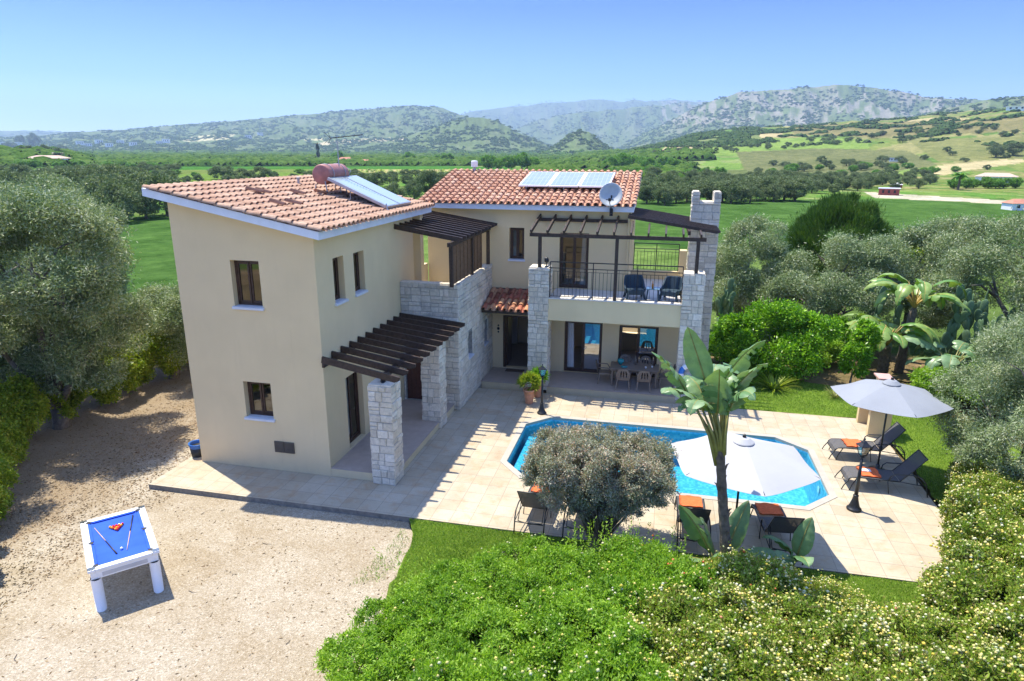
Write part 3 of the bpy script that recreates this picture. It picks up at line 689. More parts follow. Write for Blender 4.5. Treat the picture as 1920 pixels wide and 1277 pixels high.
# windows and doors
def window(ax, c, o, leaves=2, rec=.13, sill=True, name='window', curtain=False, mat='glass', handle=False, open_leaf=False):
    f = mapf(ax, c); u0, u1, z0, z1 = o; b = .055; mb = MB()
    def B(ua, ub, za, zb, ta, tb):
        P = [f(ua, ta, za), f(ub, ta, za), f(ub, tb, za), f(ua, tb, za), f(ua, ta, zb), f(ub, ta, zb), f(ub, tb, zb), f(ua, tb, zb)]; mb.hexa(P)
    e = .003
    B(u0+e, u0+b, z0+e, z1-e, rec, rec+.06); B(u1-b, u1-e, z0+e, z1-e, rec, rec+.06); B(u0+b, u1-b, z1-b, z1-e, rec, rec+.06); B(u0+b, u1-b, z0+e, z0+b, rec, rec+.06)
    w = (u1-u0-2*b)/leaves
    for i in range(leaves):
        a = u0+b+w*i; t = rec+.008+(.02 if i % 2 else 0)
        B(a+.002, a+.045, z0+b+.002, z1-b-.002, t, t+.035); B(a+w-.045, a+w-.002, z0+b+.002, z1-b-.002, t, t+.035)
        B(a+.047, a+w-.047, z1-b-.05, z1-b-.002, t, t+.035); B(a+.047, a+w-.047, z0+b+.002, z0+b+.06, t, t+.035)
    fr = mb.build(name, M['frame'], villa)
    for i in range(leaves):
        if open_leaf and i == 0: continue
        a = u0+b+w*i; t = rec+.025+(.02 if i % 2 else 0)
        mb = MB(); mb.add([f(a+.04, t, z0+b+.05), f(a+w-.04, t, z0+b+.05), f(a+w-.04, t, z1-b-.04), f(a+.04, t, z1-b-.04)], [(0, 1, 2, 3)])
        mb.build('pane', M[mat], fr)
    if sill:
        mb = MB(); B2 = [f(u0-.05, -.06, z0-.05), f(u1+.05, -.06, z0-.05), f(u1+.05, rec, z0-.05), f(u0-.05, rec, z0-.05), f(u0-.05, -.06, z0+.002), f(u1+.05, -.06, z0+.002), f(u1+.05, rec-.001, z0+.012), f(u0-.05, rec-.001, z0+.012)]
        if True: B2 = [f(u0-.04, -.055, z0-.05), f(u1+.04, -.055, z0-.05), f(u1+.04, -.001, z0-.05), f(u0-.04, -.001, z0-.05), f(u0-.04, -.055, z0+.0), f(u1+.04, -.055, z0+.0), f(u1+.04, -.001, z0+.012), f(u0-.04, -.001, z0+.012)]
        mb.hexa(B2); mb.hexa([f(u0+.001, 0, z0+.002), f(u1-.001, 0, z0+.002), f(u1-.001, rec-.001, z0+.002), f(u0+.001, rec-.001, z0+.002), f(u0+.001, 0, z0+.013), f(u1-.001, 0, z0+.013), f(u1-.001, rec-.001, z0+.018), f(u0+.001, rec-.001, z0+.018)])
        mb.build('sill', M['sill'], fr)
    if curtain:
        ca, cb = curtain; n_ = 40; mb = MB(); V = []
        for i in range(n_+1):
            uu = ca+(cb-ca)*i/n_; tt = rec+.22+.025*math.sin(i*1.3)+.012*math.sin(i*.6)
            V += [f(uu+(.0 if i < n_ else .0), tt, z0+.08), f(ca+(cb-ca)*i/n_*.8, tt*.98, z1-.05)]
        mb.add(V, [(2*i, 2*i+2, 2*i+3, 2*i+1) for i in range(n_)]); mb.build('curtain', M['cotton'], fr, True)
    if handle:
        mb = MB(); um = (u0+u1)/2; zc = (z0+z1)/2-.05; P = [f(um+.03, rec-.02, zc), f(um+.03, rec-.045, zc), f(um+.12, rec-.045, zc)]; mb.tube(P, .01, 6); mb.build('handle', M['steel'], fr)
    return fr
window('y-', 0, W1, 2, .15, mat='win_glass'); window('y-', 0, W2, 2, .15, mat='win_glass')
window('x+', 0, S1, 1, .15); window('x+', 0, S2, 1, .15, curtain=(2.35, 1.95))
window('x+', 0, SD, 2, .14, sill=False, name='patio_door', curtain=(1.55, 1.88), handle=True)
# wing porch
mb = MB(); mb.box(.003, .003, -.3, 1.58, 4.73, .196); mb.build('porch_step', M['plaster'], villa)
MB().box(.004, .0035, .197, 1.60, 4.72, .212).build('porch_floor', M['porch'], villa)
stone_column('stone_column', 1.12, -.09, .55, .50, 0, 2.42); stone_column('stone_column', 1.12, 3.30, .52, .50, 0, 2.45)
# stone block with the upper terrace
BD = (.06, .94, .2, 2.15); B1 = (5.72, 6.17, 1.35, 2.15); B2_ = (7.60, 8.02, 1.25, 2.10)
mb = MB(); wall(mb, 'y-', 4.74, .002, 1.75, -.3, 3.82, [BD], .26); wall(mb, 'x+', 1.75, 5.0, 8.668, -.3, 3.79, [B1, B2_], .26)
blk = mb.build('stone_wall', M['mortar'], villa)
mb = MB(); stones(mb, 'y-', 4.74, .0, 1.762, 0, 2.86, [BD]); stones(mb, 'x+', 1.75, 4.728, 8.66, 0, 2.90, [B1, B2_]); mb.build('stone_facing', M['stone'], blk)
mb = MB(); stones(mb, 'y-', 4.74, .0, 1.762, 2.86, 3.82); stones(mb, 'x+', 1.75, 4.728, 8.66, 2.90, 3.80)
mb.build('parapet_facing', M['stone_grey'], blk)
mb = MB(); topstones(mb, .01, 4.74, 1.49, 5.0, 3.82); topstones(mb, 1.49, 4.74, 1.75, 8.66, 3.80, 'y'); mb.build('coping', M['stone'], blk)
mb = MB(); mb.box(.04, 4.85, .2, .94, 4.93, 2.15)
for k in range(6): mb.box(.08+k*.145, 4.835, .24, .08+k*.145+.13, 4.849, 2.11)
mb.build('timber_door', M['door'], villa)
window('x+', 1.75, B1, 1, .13); window('x+', 1.75, B2_, 1, .13)
MB().box(-.70, 5.93, 2.75, 1.48, 8.66, 2.95).build('terrace_floor', M['white_floor'], villa)
MB().box(.0, 5.01, 2.76, 1.48, 5.92, 2.951).build('terrace_floor', M['white_floor'], villa)
mb = MB(); wall(mb, 'x-', -.72, 5.93, 8.66, -.3, 3.75, [], .18); mb.build('low_wall', M['plaster'], villa)
MB().box(-.22, 6.28, 2.95, .10, 6.55, ZL(0)-.1).build('pillar', M['plaster'], villa)
# -- main block
LD1 = (4.30, 5.59, .14, 1.97); LD2 = (6.15, 7.44, .14, 1.92); ED = (2.14, 3.22, .14, 2.04)
UW = (2.36, 2.87, 3.98, 5.05); UD = (4.06, 5.03, 3.08, 4.93)
mb = MB(); wall(mb, 'y-', 8.67, 1.752, 8.55, -.3, 2.84, [ED, LD1, LD2], .24); mb.build('ground_floor_wall', M['plaster'], villa)
mb = MB(); wall(mb, 'y-', 8.67, -.52, 6.35, 2.841, ZM(8.67)-.12, [UW, UD], .24)
wall(mb, 'x+', 6.35, 8.91, 12.1, 2.841, 0, [], .2, lambda y: ZM(y)-.12); wall(mb, 'x-', -.52, 8.91, 12.1, -.3, 0, [], .2, lambda y: ZM(y)-.12); wall(mb, 'y+', 12.1, -.32, 6.15, 2.8, ZM(12.0)-.14, [], .2)
mb.build('upper_wall', M['plaster'], villa)
mb = MB(); wall(mb, 'x+', 8.55, 8.91, 12.1, -.3, 2.8, [], .2); wall(mb, 'y+', 12.1, -.32, 8.35, -.3, 2.79, [(3, 4, .8, 2), (6, 7, .8, 2)], .2); mb.build('back_wall', M['plaster'], villa)
MB().box(-.3, 8.92, 2.80, 6.13, 11.88, 2.99).build('upper_floor', M['interior_dark'], villa)
MB().box(-.3, 8.92, -.2, 8.34, 11.88, .13).build('ground_floor', M['interior_dark'], villa)
mb = MB(); mb.box(3.62, 8.93, .131, 3.74, 11.87, 2.79); mb.box(-.3, 11.7, .131, 2.0, 11.8, 2.79); mb.build('partition', M['plaster_in'], villa)
window('y-', 8.67, UW, 2, .14, curtain=(2.38, 2.55))
window('y-', 8.67, UD, 2, .14, sill=False, name='balcony_door', curtain=(5.0, 4.72), mat='glass')
window('y-', 8.67, LD1, 2, .12, sill=False, name='patio_door', curtain=(4.36, 4.62), mat='mirror_glass', open_leaf=True, handle=True)
window('y-', 8.67, LD2, 2, .12, sill=False, name='patio_door', mat='mirror_glass', open_leaf=True, handle=True)
mb = MB(); mb.box(2.145, 8.70, .145, 2.22, 8.88, 2.035); mb.box(3.15, 8.70, .145, 3.215, 8.88, 2.035); mb.box(2.22, 8.70, 1.97, 3.15, 8.88, 2.035)
ed = mb.build('entrance_door', M['frame'], villa)
MB().bar((2.24, 8.92, 1.05), (2.20, 9.72, 1.05), .045, 1.8).build('door_leaf', M['frame'], ed)
mb = MB()
for zz, rr_ in ((1.66, .03), (1.55, .05), (1.43, .03)): mb.ell((1.98, 8.655, zz), rr_, .014, rr_*1.1, 8, 6)
mb.build('wall_ornament', M['lamp_black'], villa)
# porch
mb = MB(); mb.box(1.765, 7.16, -.3, 3.35, 8.665, .10); mb.build('porch_step', M['plaster'], villa)
MB().box(1.766, 7.15, .101, 3.352, 8.664, .12).build('porch_floor', M['porch'], villa)
mb = MB(); mb.box(3.985, 7.06, -.3, 8.6, 8.665, .125); mb.build('porch_step', M['plaster'], villa)
MB().box(3.986, 7.05, .126, 8.61, 8.664, .145).build('porch_floor', M['porch'], villa)
MB().box(3.353, 7.72, -.3, 3.984, 8.664, .13).build('porch_floor', M['porch'], villa)
stone_column('stone_column', 3.36, 7.06, .62, .64, 0, 4.0); stone_column('stone_column', 8.06, 7.06, .60, .62, 0, 4.0)
# balcony
mb = MB(); mb.box(3.985, 7.10, 2.35, 8.055, 7.34, 3.04); mb.box(8.25, 7.70, 2.45, 8.45, 12.0, 3.04); mb.build('balcony_beam', M['plaster'], villa)
mb = MB(); mb.box(3.99, 7.345, 2.80, 8.24, 8.665, 3.04); mb.box(6.355, 8.668, 2.85, 8.24, 12.0, 3.04); mb.build('balcony_slab', M['plaster_in'], villa)
mb = MB(); mb.box(3.985, 7.07, 3.041, 8.06, 8.66, 3.075); mb.box(6.36, 8.661, 3.041, 8.45, 11.2, 3.075); mb.build('balcony_floor', M['white_floor'], villa)
for b_ in ((6.36, 11.2, 3.04, 7.999, 11.38, 3.36), (8.0, 10.95, 3.08, 8.24, 11.38, 4.15), (8.28, 7.72, 3.076, 8.44, 9.7, 3.32)): MB().box(*b_).build('parapet', M['plaster'], villa)
MB().box(3.52, 7.36, 2.7, 3.984, 8.66, 3.05).build('balcony_slab', M['plaster'], villa)
def railing(a, b, zb, zt, parent, nposts=3):
    a = Vector(a); b = Vector(b); L = (b-a).length; d = (b-a)/L
    mb = MB(); mb.bar((a.x, a.y, zt), (b.x, b.y, zt), .035, .03); mb.bar((a.x, a.y, zt-.19), (b.x, b.y, zt-.19), .026, .022); mb.bar((a.x, a.y, zb), (b.x, b.y, zb), .02, .015); mb.bar((a.x, a.y, zt-.29), (b.x, b.y, zt-.29), .014, .012)
    rl = mb.build('railing', M['iron'], parent)
    for i in range(nposts):
        p = a+d*(L*i/(nposts-1)); mb = MB(); mb.box(p.x-.014, p.y-.014, zb-.05, p.x+.014, p.y+.014, zt-.015); mb.build('post', M['iron'], rl)
    n_ = int(L/.115)
    for i in range(1, n_):
        p = a+d*(L*i/n_); mb = MB(); tp = zt-.29 if i % 3 else zt-.19
        mb.box(p.x-.006, p.y-.006, zb, p.x+.006, p.y+.006, tp); mb.build('baluster', M['iron'], rl)
    return rl
railing((4.02, 7.13), (8.03, 7.13), 3.13, 4.21, villa, 4); railing((6.40, 11.28), (7.98, 11.28), 3.40, 4.34, villa, 3)
# pergolas
def rafter(mb, a, b, w=.05, h=.13, cut=.10):
    a = Vector(a); b = Vector(b); d = (b-a).normalized(); s_ = d.cross(Vector((0, 0, 1))).normalized()*w/2; u = s_.normalized().cross(d)
    c_ = b-d*cut
    P = [a-u*h/2, c_-u*h/2, b-u*h*.05, b+u*h/2, a+u*h/2]
    V = [p-s_ for p in P]+[p+s_ for p in P]; mb.add(V, [(0, 1, 2, 3, 4), (9, 8, 7, 6, 5)]+[(i, (i+1) % 5, 5+(i+1) % 5, 5+i) for i in range(5)])
pg = group_part('pergola', villa)      # over the wing porch
for i in range(11):
    y = -.03+i*.4645
    mb = MB(); rafter(mb, (.004, y, 2.93-.0065*i), (1.86+.012*i, y+srng.uniform(-.006, .006), 2.58+.009*i), .052, .15); mb.build('rafter', M['wood'], pg)
mb = MB(); mb.box(.003, -.05, 2.74, .06, 4.7, 2.84)
mb.bar((1.38, .12, 2.56), (1.38, 4.73, 2.60), .09, .12); mb.build('beam', M['wood'], pg)
mb = MB(); mb.box(1.34, .1, 2.44, 1.43, .19, 2.50); mb.box(1.33, 3.5, 2.47, 1.42, 3.6, 2.54); mb.build('bracket', M['wood'], pg)
pg = group_part('pergola', villa)      # over the upper terrace
for i in range(11):
    y = 4.50+i*.40
    mb = MB(); rafter(mb, (.004 if y < 5.9 else -.45, y, 5.45 if y < 5.9 else 5.51), (1.98, y, 5.13), .055, .14); mb.build('rafter', M['wood'], pg)
mb = MB(); mb.bar((1.68, 4.22, 5.02), (1.68, 8.64, 5.02), .09, .12); mb.build('beam', M['wood'], pg)
for y in (4.42, 6.46, 8.45):
    mb = MB(); mb.box(1.63, y-.05, 3.82, 1.73, y+.05, 4.96); mb.build('post', M['wood'], pg)
mb = MB()
for k in range(26): mb.box(1.655, 4.50, 3.86+k*.042, 1.672, 7.55, 3.86+k*.042+.034)
for k in range(9): mb.box(1.674, 4.52+k*.375, 3.86, 1.688, 4.55+k*.375, 4.93)
mb.box(1.64, 7.55, 3.84, 1.70, 7.60, 4.95); mb.build('lattice_screen', M['lattice'], pg)
pg = group_part('pergola', villa)      # over the front balcony
xs = [3.42+i*.5045 for i in range(11)]
for i, x in enumerate(xs):
    y_b = 8.66 if x < 6.3 else 7.98; z_b = 5.47 if x < 6.3 else 5.40-(x-6.3)*.11
    mb = MB(); rafter(mb, (x, y_b, z_b), (x, 6.98, 5.13), .05, .12, .08); mb.build('rafter', M['wood'], pg)
mb = MB(); mb.box(3.36, 7.10, 4.97, 8.62, 7.19, 5.08); mb.build('beam', M['wood'], pg)
MB().box(3.3, 8.60, 5.30, 6.3, 8.666, 5.40).build('wall_beam', M['wood'], pg)
for x, zb in ((3.68, 4.0), (6.04, 3.08), (8.40, 4.0)):
    mb = MB(); mb.box(x-.05, 7.095, zb, x+.05, 7.195, 4.968); mb.build('post', M['wood'], pg)
pg = group_part('pergola', villa)      # over the side balcony
for i in range(12):
    y = 7.98+i*.30; x_a = 6.28 if y < 8.6 else 6.352; x_b = 9.06 if y < 9.6 else 8.2
    if y > 10.95: x_b = 9.0
    zf = lambda x: 5.56-(x-6.3)*.148
    mb = MB(); rafter(mb, (x_a, y, zf(x_a)), (x_b, y, zf(x_b)), .045, .10); mb.build('rafter', M['wood'], pg)
mb = MB(); mb.bar((8.14, 7.6, 5.15), (8.14, 11.4, 5.15), .08, .12); mb.build('beam', M['wood'], pg)
# roofs
def tiles(mb, O, Uv, Sv, nu, ns, P=.235, L=.36, seed=1, jit=.006, drop=0.):
    rg = random.Random(seed); O = Vector(O); Uv = Vector(Uv).normalized(); Sv = Vector(Sv).normalized(); Nv = Uv.cross(Sv)
    if Nv.z < 0: Nv = -Nv
    for j in range(ns):
        for i in range(nu+1):
            c = O+Uv*(i*P+rg.uniform(-jit, jit)); s0 = j*L+rg.uniform(-.008, .008); s1 = s0+L+.05; rot = rg.uniform(-.01, .01)
            lift = .045+rg.uniform(-.003, .004)
            V = []
            for (s, r, hh) in ((s0, .083, lift), (s1, .066, lift-.028)):
                for k in range(8):
                    t = PI*k/7; V.append(c+Uv*(math.cos(t)*r+rot*(s-s0)*4)+Sv*s+Nv*(hh+math.sin(t)*r*.95))
            # inner lip gives the mouth of the tile its thickness
            for k in range(8):
                t = PI*k/7; V.append(c+Uv*(math.cos(t)*.066)+Sv*(s0+.001)+Nv*(lift+math.sin(t)*.062))
            mb.add(V, [(k, k+1, 8+k+1, 8+k) for k in range(7)]+[(k, k+1, 16+k+1, 16+k) for k in range(7)])
            if i < nu:
                c2 = c+Uv*P/2; V = []
                for (s, r, hh) in ((s0-.03, .085, .066), (s1, .075, .046)):
                    for k in range(6):
                        t = PI+PI*k/5; V.append(c2+Uv*math.cos(t)*r+Sv*s+Nv*(hh+math.sin(t)*r*.5))
                mb.add(V, [(k, k+1, 6+k+1, 6+k) for k in range(5)])
xl0, xl1, yl0, yl1 = -3.86, .31, -.32, 6.78
mb = MB(); mb.hexa([(xl0, yl0, ZL(xl0)-.17), (xl1, yl0, ZL(xl1)-.17), (xl1, yl1, ZL(xl1)-.17), (xl0, yl1, ZL(xl0)-.17), (xl0, yl0, ZL(xl0)), (xl1, yl0, ZL(xl1)), (xl1, yl1, ZL(xl1)), (xl0, yl1, ZL(xl0))])
rfl = mb.build('roof', M['white'], villa)
mb = MB(); sl = Vector((-4.17, 0, .84)).normalized(); st = Vector((xl1+.09, yl0+.02, ZL(xl1)-.012))
nu = 30; tiles(mb, st, (0, 1, 0), sl, nu, 12, (yl1-yl0-.04)/nu, .355, 5); mb.build('roof_tiles', M['tile_faded'], rfl)
mb = MB(); mb.hexa([(-.66, 8.28, ZM(8.28)-.16), (6.44, 8.28, ZM(8.28)-.16), (6.48, 12.4, ZM(12.4)-.16), (-.55, 12.4, ZM(12.4)-.16), (-.66, 8.28, ZM(8.28)), (6.44, 8.28, ZM(8.28)), (6.48, 12.4, ZM(12.4)), (-.55, 12.4, ZM(12.4))])
rfm = mb.build('roof', M['white'], villa)
mb = MB(); tiles(mb, (-.62, 8.19, ZM(8.19)+.025), (1, 0, 0), (0, 1, .225), 30, 12, .235, .355, 6); mb.build('roof_tiles', M['tile'], rfm)
# entrance canopy
mb = MB(); mb.hexa([(1.78, 7.22, 2.44), (3.34, 7.22, 2.44), (3.34, 8.66, 2.90), (1.78, 8.66, 2.90), (1.78, 7.22, 2.56), (3.34, 7.22, 2.56), (3.34, 8.66, 3.0), (1.78, 8.66, 3.0)])
cn = mb.build('canopy', M['wood'], villa); mb = MB(); tiles(mb, (1.87, 7.15, 2.53), (1, 0, 0), (0, 1.44, .44), 6, 4, .232, .36, 8, .012); mb.build('roof_tiles', M['tile_dark'], cn)
# chimney
mb = MB(); mb.box(8.25, 9.8, 0, 9.13, 10.6, 5.92); mb.box(8.25, 9.8, 5.92, 8.45, 10.6, 6.24); mb.box(8.93, 9.8, 5.92, 9.13, 10.6, 6.24)
ch = mb.build('chimney', M['mortar'], villa)
mb = MB()
stones(mb, 'y-', 9.8, 8.24, 9.14, 0, 5.92, hmin=.16, hmax=.24, wmin=.2, wmax=.45); stones(mb, 'x-', 8.25, 9.79, 10.61, 3.0, 5.92); stones(mb, 'x+', 9.13, 9.79, 10.61, 0, 5.92); stones(mb, 'y+', 10.6, 8.24, 9.14, 3, 5.92)
for xa in (8.25, 8.93):
    stones(mb, 'y-', 9.8, xa-.01, xa+.21, 5.92, 6.24, wmin=.1, wmax=.25, hmin=.1, hmax=.17); stones(mb, 'x+', xa+.2, 9.79, 10.61, 5.92, 6.24); stones(mb, 'x-', xa, 9.79, 10.61, 5.92, 6.24); topstones(mb, xa, 9.8, xa+.2, 10.6, 6.24)
topstones(mb, 8.46, 9.8, 8.92, 10.6, 5.92); mb.build('stone_facing', M['stone_grey'], ch)
# downpipe behind balcony
mb = MB(); mb.tube([(6.28, 8.60, 3.1), (6.28, 8.60, 5.5)], .03, 8); mb.build('downpipe', M['plaster'], villa)
# ------------------------------------------------------------------ things on the roofs
sh = thing('solar_water_heater', 'rusty red water tank with two glass solar collectors on the left roof', 'solar heater', (-1.6, 4.6, 6.2))
mb = MB(); n = 20
V = []; 
for (yy, r) in ((3.96, .0), (3.96, .24), (3.97, .26), (4.0, .27), (5.12, .27), (5.16, .25), (5.16, 0)):
    for k in range(n): V.append((-1.84+r*math.cos(2*PI*k/n), yy, 6.86+r*math.sin(2*PI*k/n)))
mb.add(V, [(i*n+k, i*n+(k+1) % n, (i+1)*n+(k+1) % n, (i+1)*n+k) for i in range(6) for k in range(n)])
tank = mb.build('tank', M['rust_tank'], sh, True)
mb = MB()
for yy in (4.2, 4.9):
    V = [(-1.84+.275*math.cos(2*PI*k/n), yy, 6.86+.275*math.sin(2*PI*k/n)) for k in range(n+1)]; mb.tube(V, .012, 5)
mb.build('strap', M['galv'], tank)
for k, ya in enumerate((3.86, 4.76)):
    A = Vector((-1.62, ya, 6.72)); B = Vector((.08, ya, 5.98)); d = (B-A).normalized(); up = Vector((0, 1, 0)).cross(d); up = up if up.z > 0 else -up
    W = Vector((0, .86, 0)); mb = MB(); mb.hexa([A, B, B+W, A+W, A+up*.08, B+up*.08, B+W+up*.08, A+W+up*.08]); cf = mb.build('collector', M['galv'], sh, bevel=.008)
    mb = MB(); a = A+up*.084+d*.04+Vector((0, .04, 0)); b = B+up*.084-d*.04+Vector((0, .04, 0)); w = Vector((0, .78, 0)); mb.add([a, b, b+w, a+w], [(0, 1, 2, 3)]); mb.build('glass_cover', M['collector'], cf)
mb = MB()
for ya in (3.95, 5.1): 
    mb.tube([(-2.05, ya, 6.3), (-2.0, ya, 6.6)], .018, 6); mb.tube([(-1.65, ya, 6.22), (-1.72, ya, 6.68)], .018, 6); mb.tube([(-2.05, ya, 6.35), (-1.6, ya, 6.25), (-.1, ya, 5.95)], .014, 6); mb.tube([(-1.0, ya, 6.1), (-1.0, ya, 6.42)], .012, 6)
mb.build('stand', M['galv'], sh)
mb = MB(); mb.tube([(-1.62, 5.15, 6.78), (-1.55, 5.2, 6.95), (-1.7, 5.22, 7.02), (-1.85, 5.2, 6.95)], .014, 6); mb.tube([(.06, 3.84, 6.02), (.1, 3.8, 6.12), (.12, 3.8, 5.98), (.2, 3.78, 5.92)], .018, 6); mb.build('pipe', M['galv'], sh)
an = thing('tv_antenna', 'tall thin tv antenna on a pole beside the red water tank', 'antenna', (-1.66, 4.72, 6.3))
MB().tube([(-1.66, 4.72, 6.25), (-1.68, 4.72, 7.88)], [.02, .014], 8).build('mast', M['galv'], an)
mb = MB(); mb.tube([(-1.84, 4.66, 7.82), (-1.0, 4.95, 7.92)], .012, 6)
for k in range(13):
    t = k/12; c = Vector((-1.78, 4.68, 7.825)).lerp(Vector((-1.02, 4.94, 7.918)), t); q = .17-.10*t; mb.tube([c+Vector((-.32, .95, 0))*q, c-Vector((-.32, .95, 0))*q], .005, 5)
for s_ in (-1, 1): mb.tube([(-1.84, 4.66, 7.82), (-1.95, 4.62+.12*s_, 7.98)], .006, 5); mb.tube([(-1.84, 4.66, 7.82), (-1.95, 4.62+.12*s_, 7.68)], .006, 5)
mb.build('aerial', M['iron'], an)
vp = thing('vent_pipe', 'short grey vent pipe near the top of the left roof', 'pipe', (-2.9, 4.6, 6.5))
MB().lathe([(.035, 0), (.035, .22), (.05, .22), (.05, .28), (0, .29)], (-2.9, 4.6, 6.47), 12).build('pipe', M['galv'], vp)
rg = random.Random(3)
for i, (x, y, a, lb) in enumerate([(-2.45, 1.75, .3, 'loose terracotta tile lying on the left roof, farthest left'), (-1.95, 2.9, .0, 'loose terracotta tile high on the left roof, nearest the water tank'), (-1.35, .95, -.1, 'loose terracotta tile on the left roof, lowest of the loose ones'), (-1.22, 1.45, .05, 'loose terracotta tile beside the lowest loose tile on the left roof'), (-2.3, 1.9, .1, 'second loose tile of the pair at the far left of the left roof'), (-1.75, 3.75, 1.2, 'broken crossways tile by the foot of the tank stand')]):
    o = thing('roof_tile', lb, 'roof tile', (x, y, ZL(x)+.17), a, 'loose tiles on the left roof'); o.rotation_euler = (0, .2, a)
    mb = MB(); m_ = 8; V = []
    for (s, r) in ((-.2, .075), (.2, .06)):
        for rr2 in (r, r-.014):
            for k in range(m_): V.append((s, math.cos(PI*k/(m_-1))*rr2, math.sin(PI*k/(m_-1))*rr2-.03))
    mb.add(V, [(k, k+1, 16+k+1, 16+k) for k in range(7)]+[(8+k, 8+k+1, 24+k+1, 24+k) for k in range(7)]+[(k, k+1, 8+k+1, 8+k) for k in range(7)]+[(16+k, 16+k+1, 24+k+1, 24+k) for k in range(7)])
    mb.build('shell', M['tile'], o, True, org=(0, 0, 0))
pvr = thing('solar_array', 'row of three framed blue solar panels on the main roof', 'solar panels', (4, 10.5, 6.4))
for k in range(3):
    xa = 2.46+k*1.035; A = Vector((xa, 9.62, 6.34)); B = Vector((xa+.06, 11.45, 6.74)); W = Vector((1.0, 0, 0)); u = (W.cross(B-A)).normalized()
    mb = MB(); mb.hexa([A, A+W, B+W, B, A+u*.05, A+W+u*.05, B+W+u*.05, B+u*.05]); f_ = mb.build('panel', M['white_paint'], pvr)
    mb = MB(); e = (B-A).normalized()*.05; w1 = Vector((.05, 0, 0)); a = A+u*.054+e+w1; b = B+u*.054-e+w1; w = Vector((.9, 0, 0)); mb.add([a, a+w, b+w, b], [(0, 1, 2, 3)]); mb.build('cells', M['pv'], f_)
mb = MB()
for xx in (2.7, 4.0, 5.3): mb.bar((xx, 9.7, ZM(9.7)+.09), (xx, 11.3, ZM(11.3)+.09), .03, .03); mb.bar((xx, 11.3, ZM(11.3)+.08), (xx, 11.3, 6.70), .03, .03, (1, 0, 0)); mb.bar((xx, 9.75, ZM(9.7)+.06), (xx, 9.75, 6.36), .03, .03, (1, 0, 0))
mb.build('rack', M['galv'], pvr)
ds = thing('satellite_dish', 'grey satellite dish on a bracket at the eave of the main roof', 'satellite dish', (5.74, 8.1, 5.6))
mb = MB(); n = 28; V = []; tilt = R(22)
def dsh(r, dd):
    out = []
    for k in range(n):
        a = 2*PI*k/n; x = r*math.cos(a)*.94; z = r*math.sin(a); y = dd
        out.append((5.72+x-.0*y, 8.02+y*math.cos(tilt)+z*math.sin(tilt)*1.0, 6.22+z*math.cos(tilt)-y*math.sin(tilt)))
    return out
for (r, dd) in ((.02, .085), (.1, .08), (.2, .06), (.3, .025), (.37, -.012), (.38, -.008), (.375, .004), (.3, .042), (.2, .078), (.02, .10)): V += dsh(r, dd)
mb.add(V, [(i*n+k, i*n+(k+1) % n, (i+1)*n+(k+1) % n, (i+1)*n+k) for i in range(9) for k in range(n)]+[tuple(range(n-1, -1, -1))]); mb.build('reflector', M['dish'], ds, True)
mb = MB(); mb.tube([(5.74, 8.24, 5.62), (5.74, 8.06, 5.66), (5.74, 8.06, 6.2)], .022, 8); mb.box(5.69, 8.20, 5.55, 5.79, 8.277, 5.78); mb.build('bracket', M['iron'], ds)
mb = MB(); mb.tube([(5.72, 8.05, 5.86), (5.72, 7.72, 5.98), (5.72, 7.66, 6.08)], .013, 6); mb.tube([(5.6, 7.7, 6.08), (5.84, 7.7, 6.08)], .014, 6); mb.box(5.68, 7.62, 6.04, 5.76, 7.74, 6.13); mb.build('receiver_arm', M['iron'], ds)
cp = thing('chimney_pot', 'small white capped flue standing above the ridge of the main roof', 'chimney', (.18, 12.2, 6.7))
mb = MB(); mb.lathe([(.06, 0), (.06, .22)], (.18, 12.2, 6.7), 12); mb.build('flue', M['galv'], cp)
mb = MB(); mb.lathe([(.13, .22), (.13, .42), (.11, .45), (0, .46)], (.18, 12.2, 6.7), 12); mb.build('cap', M['white_paint'], cp)

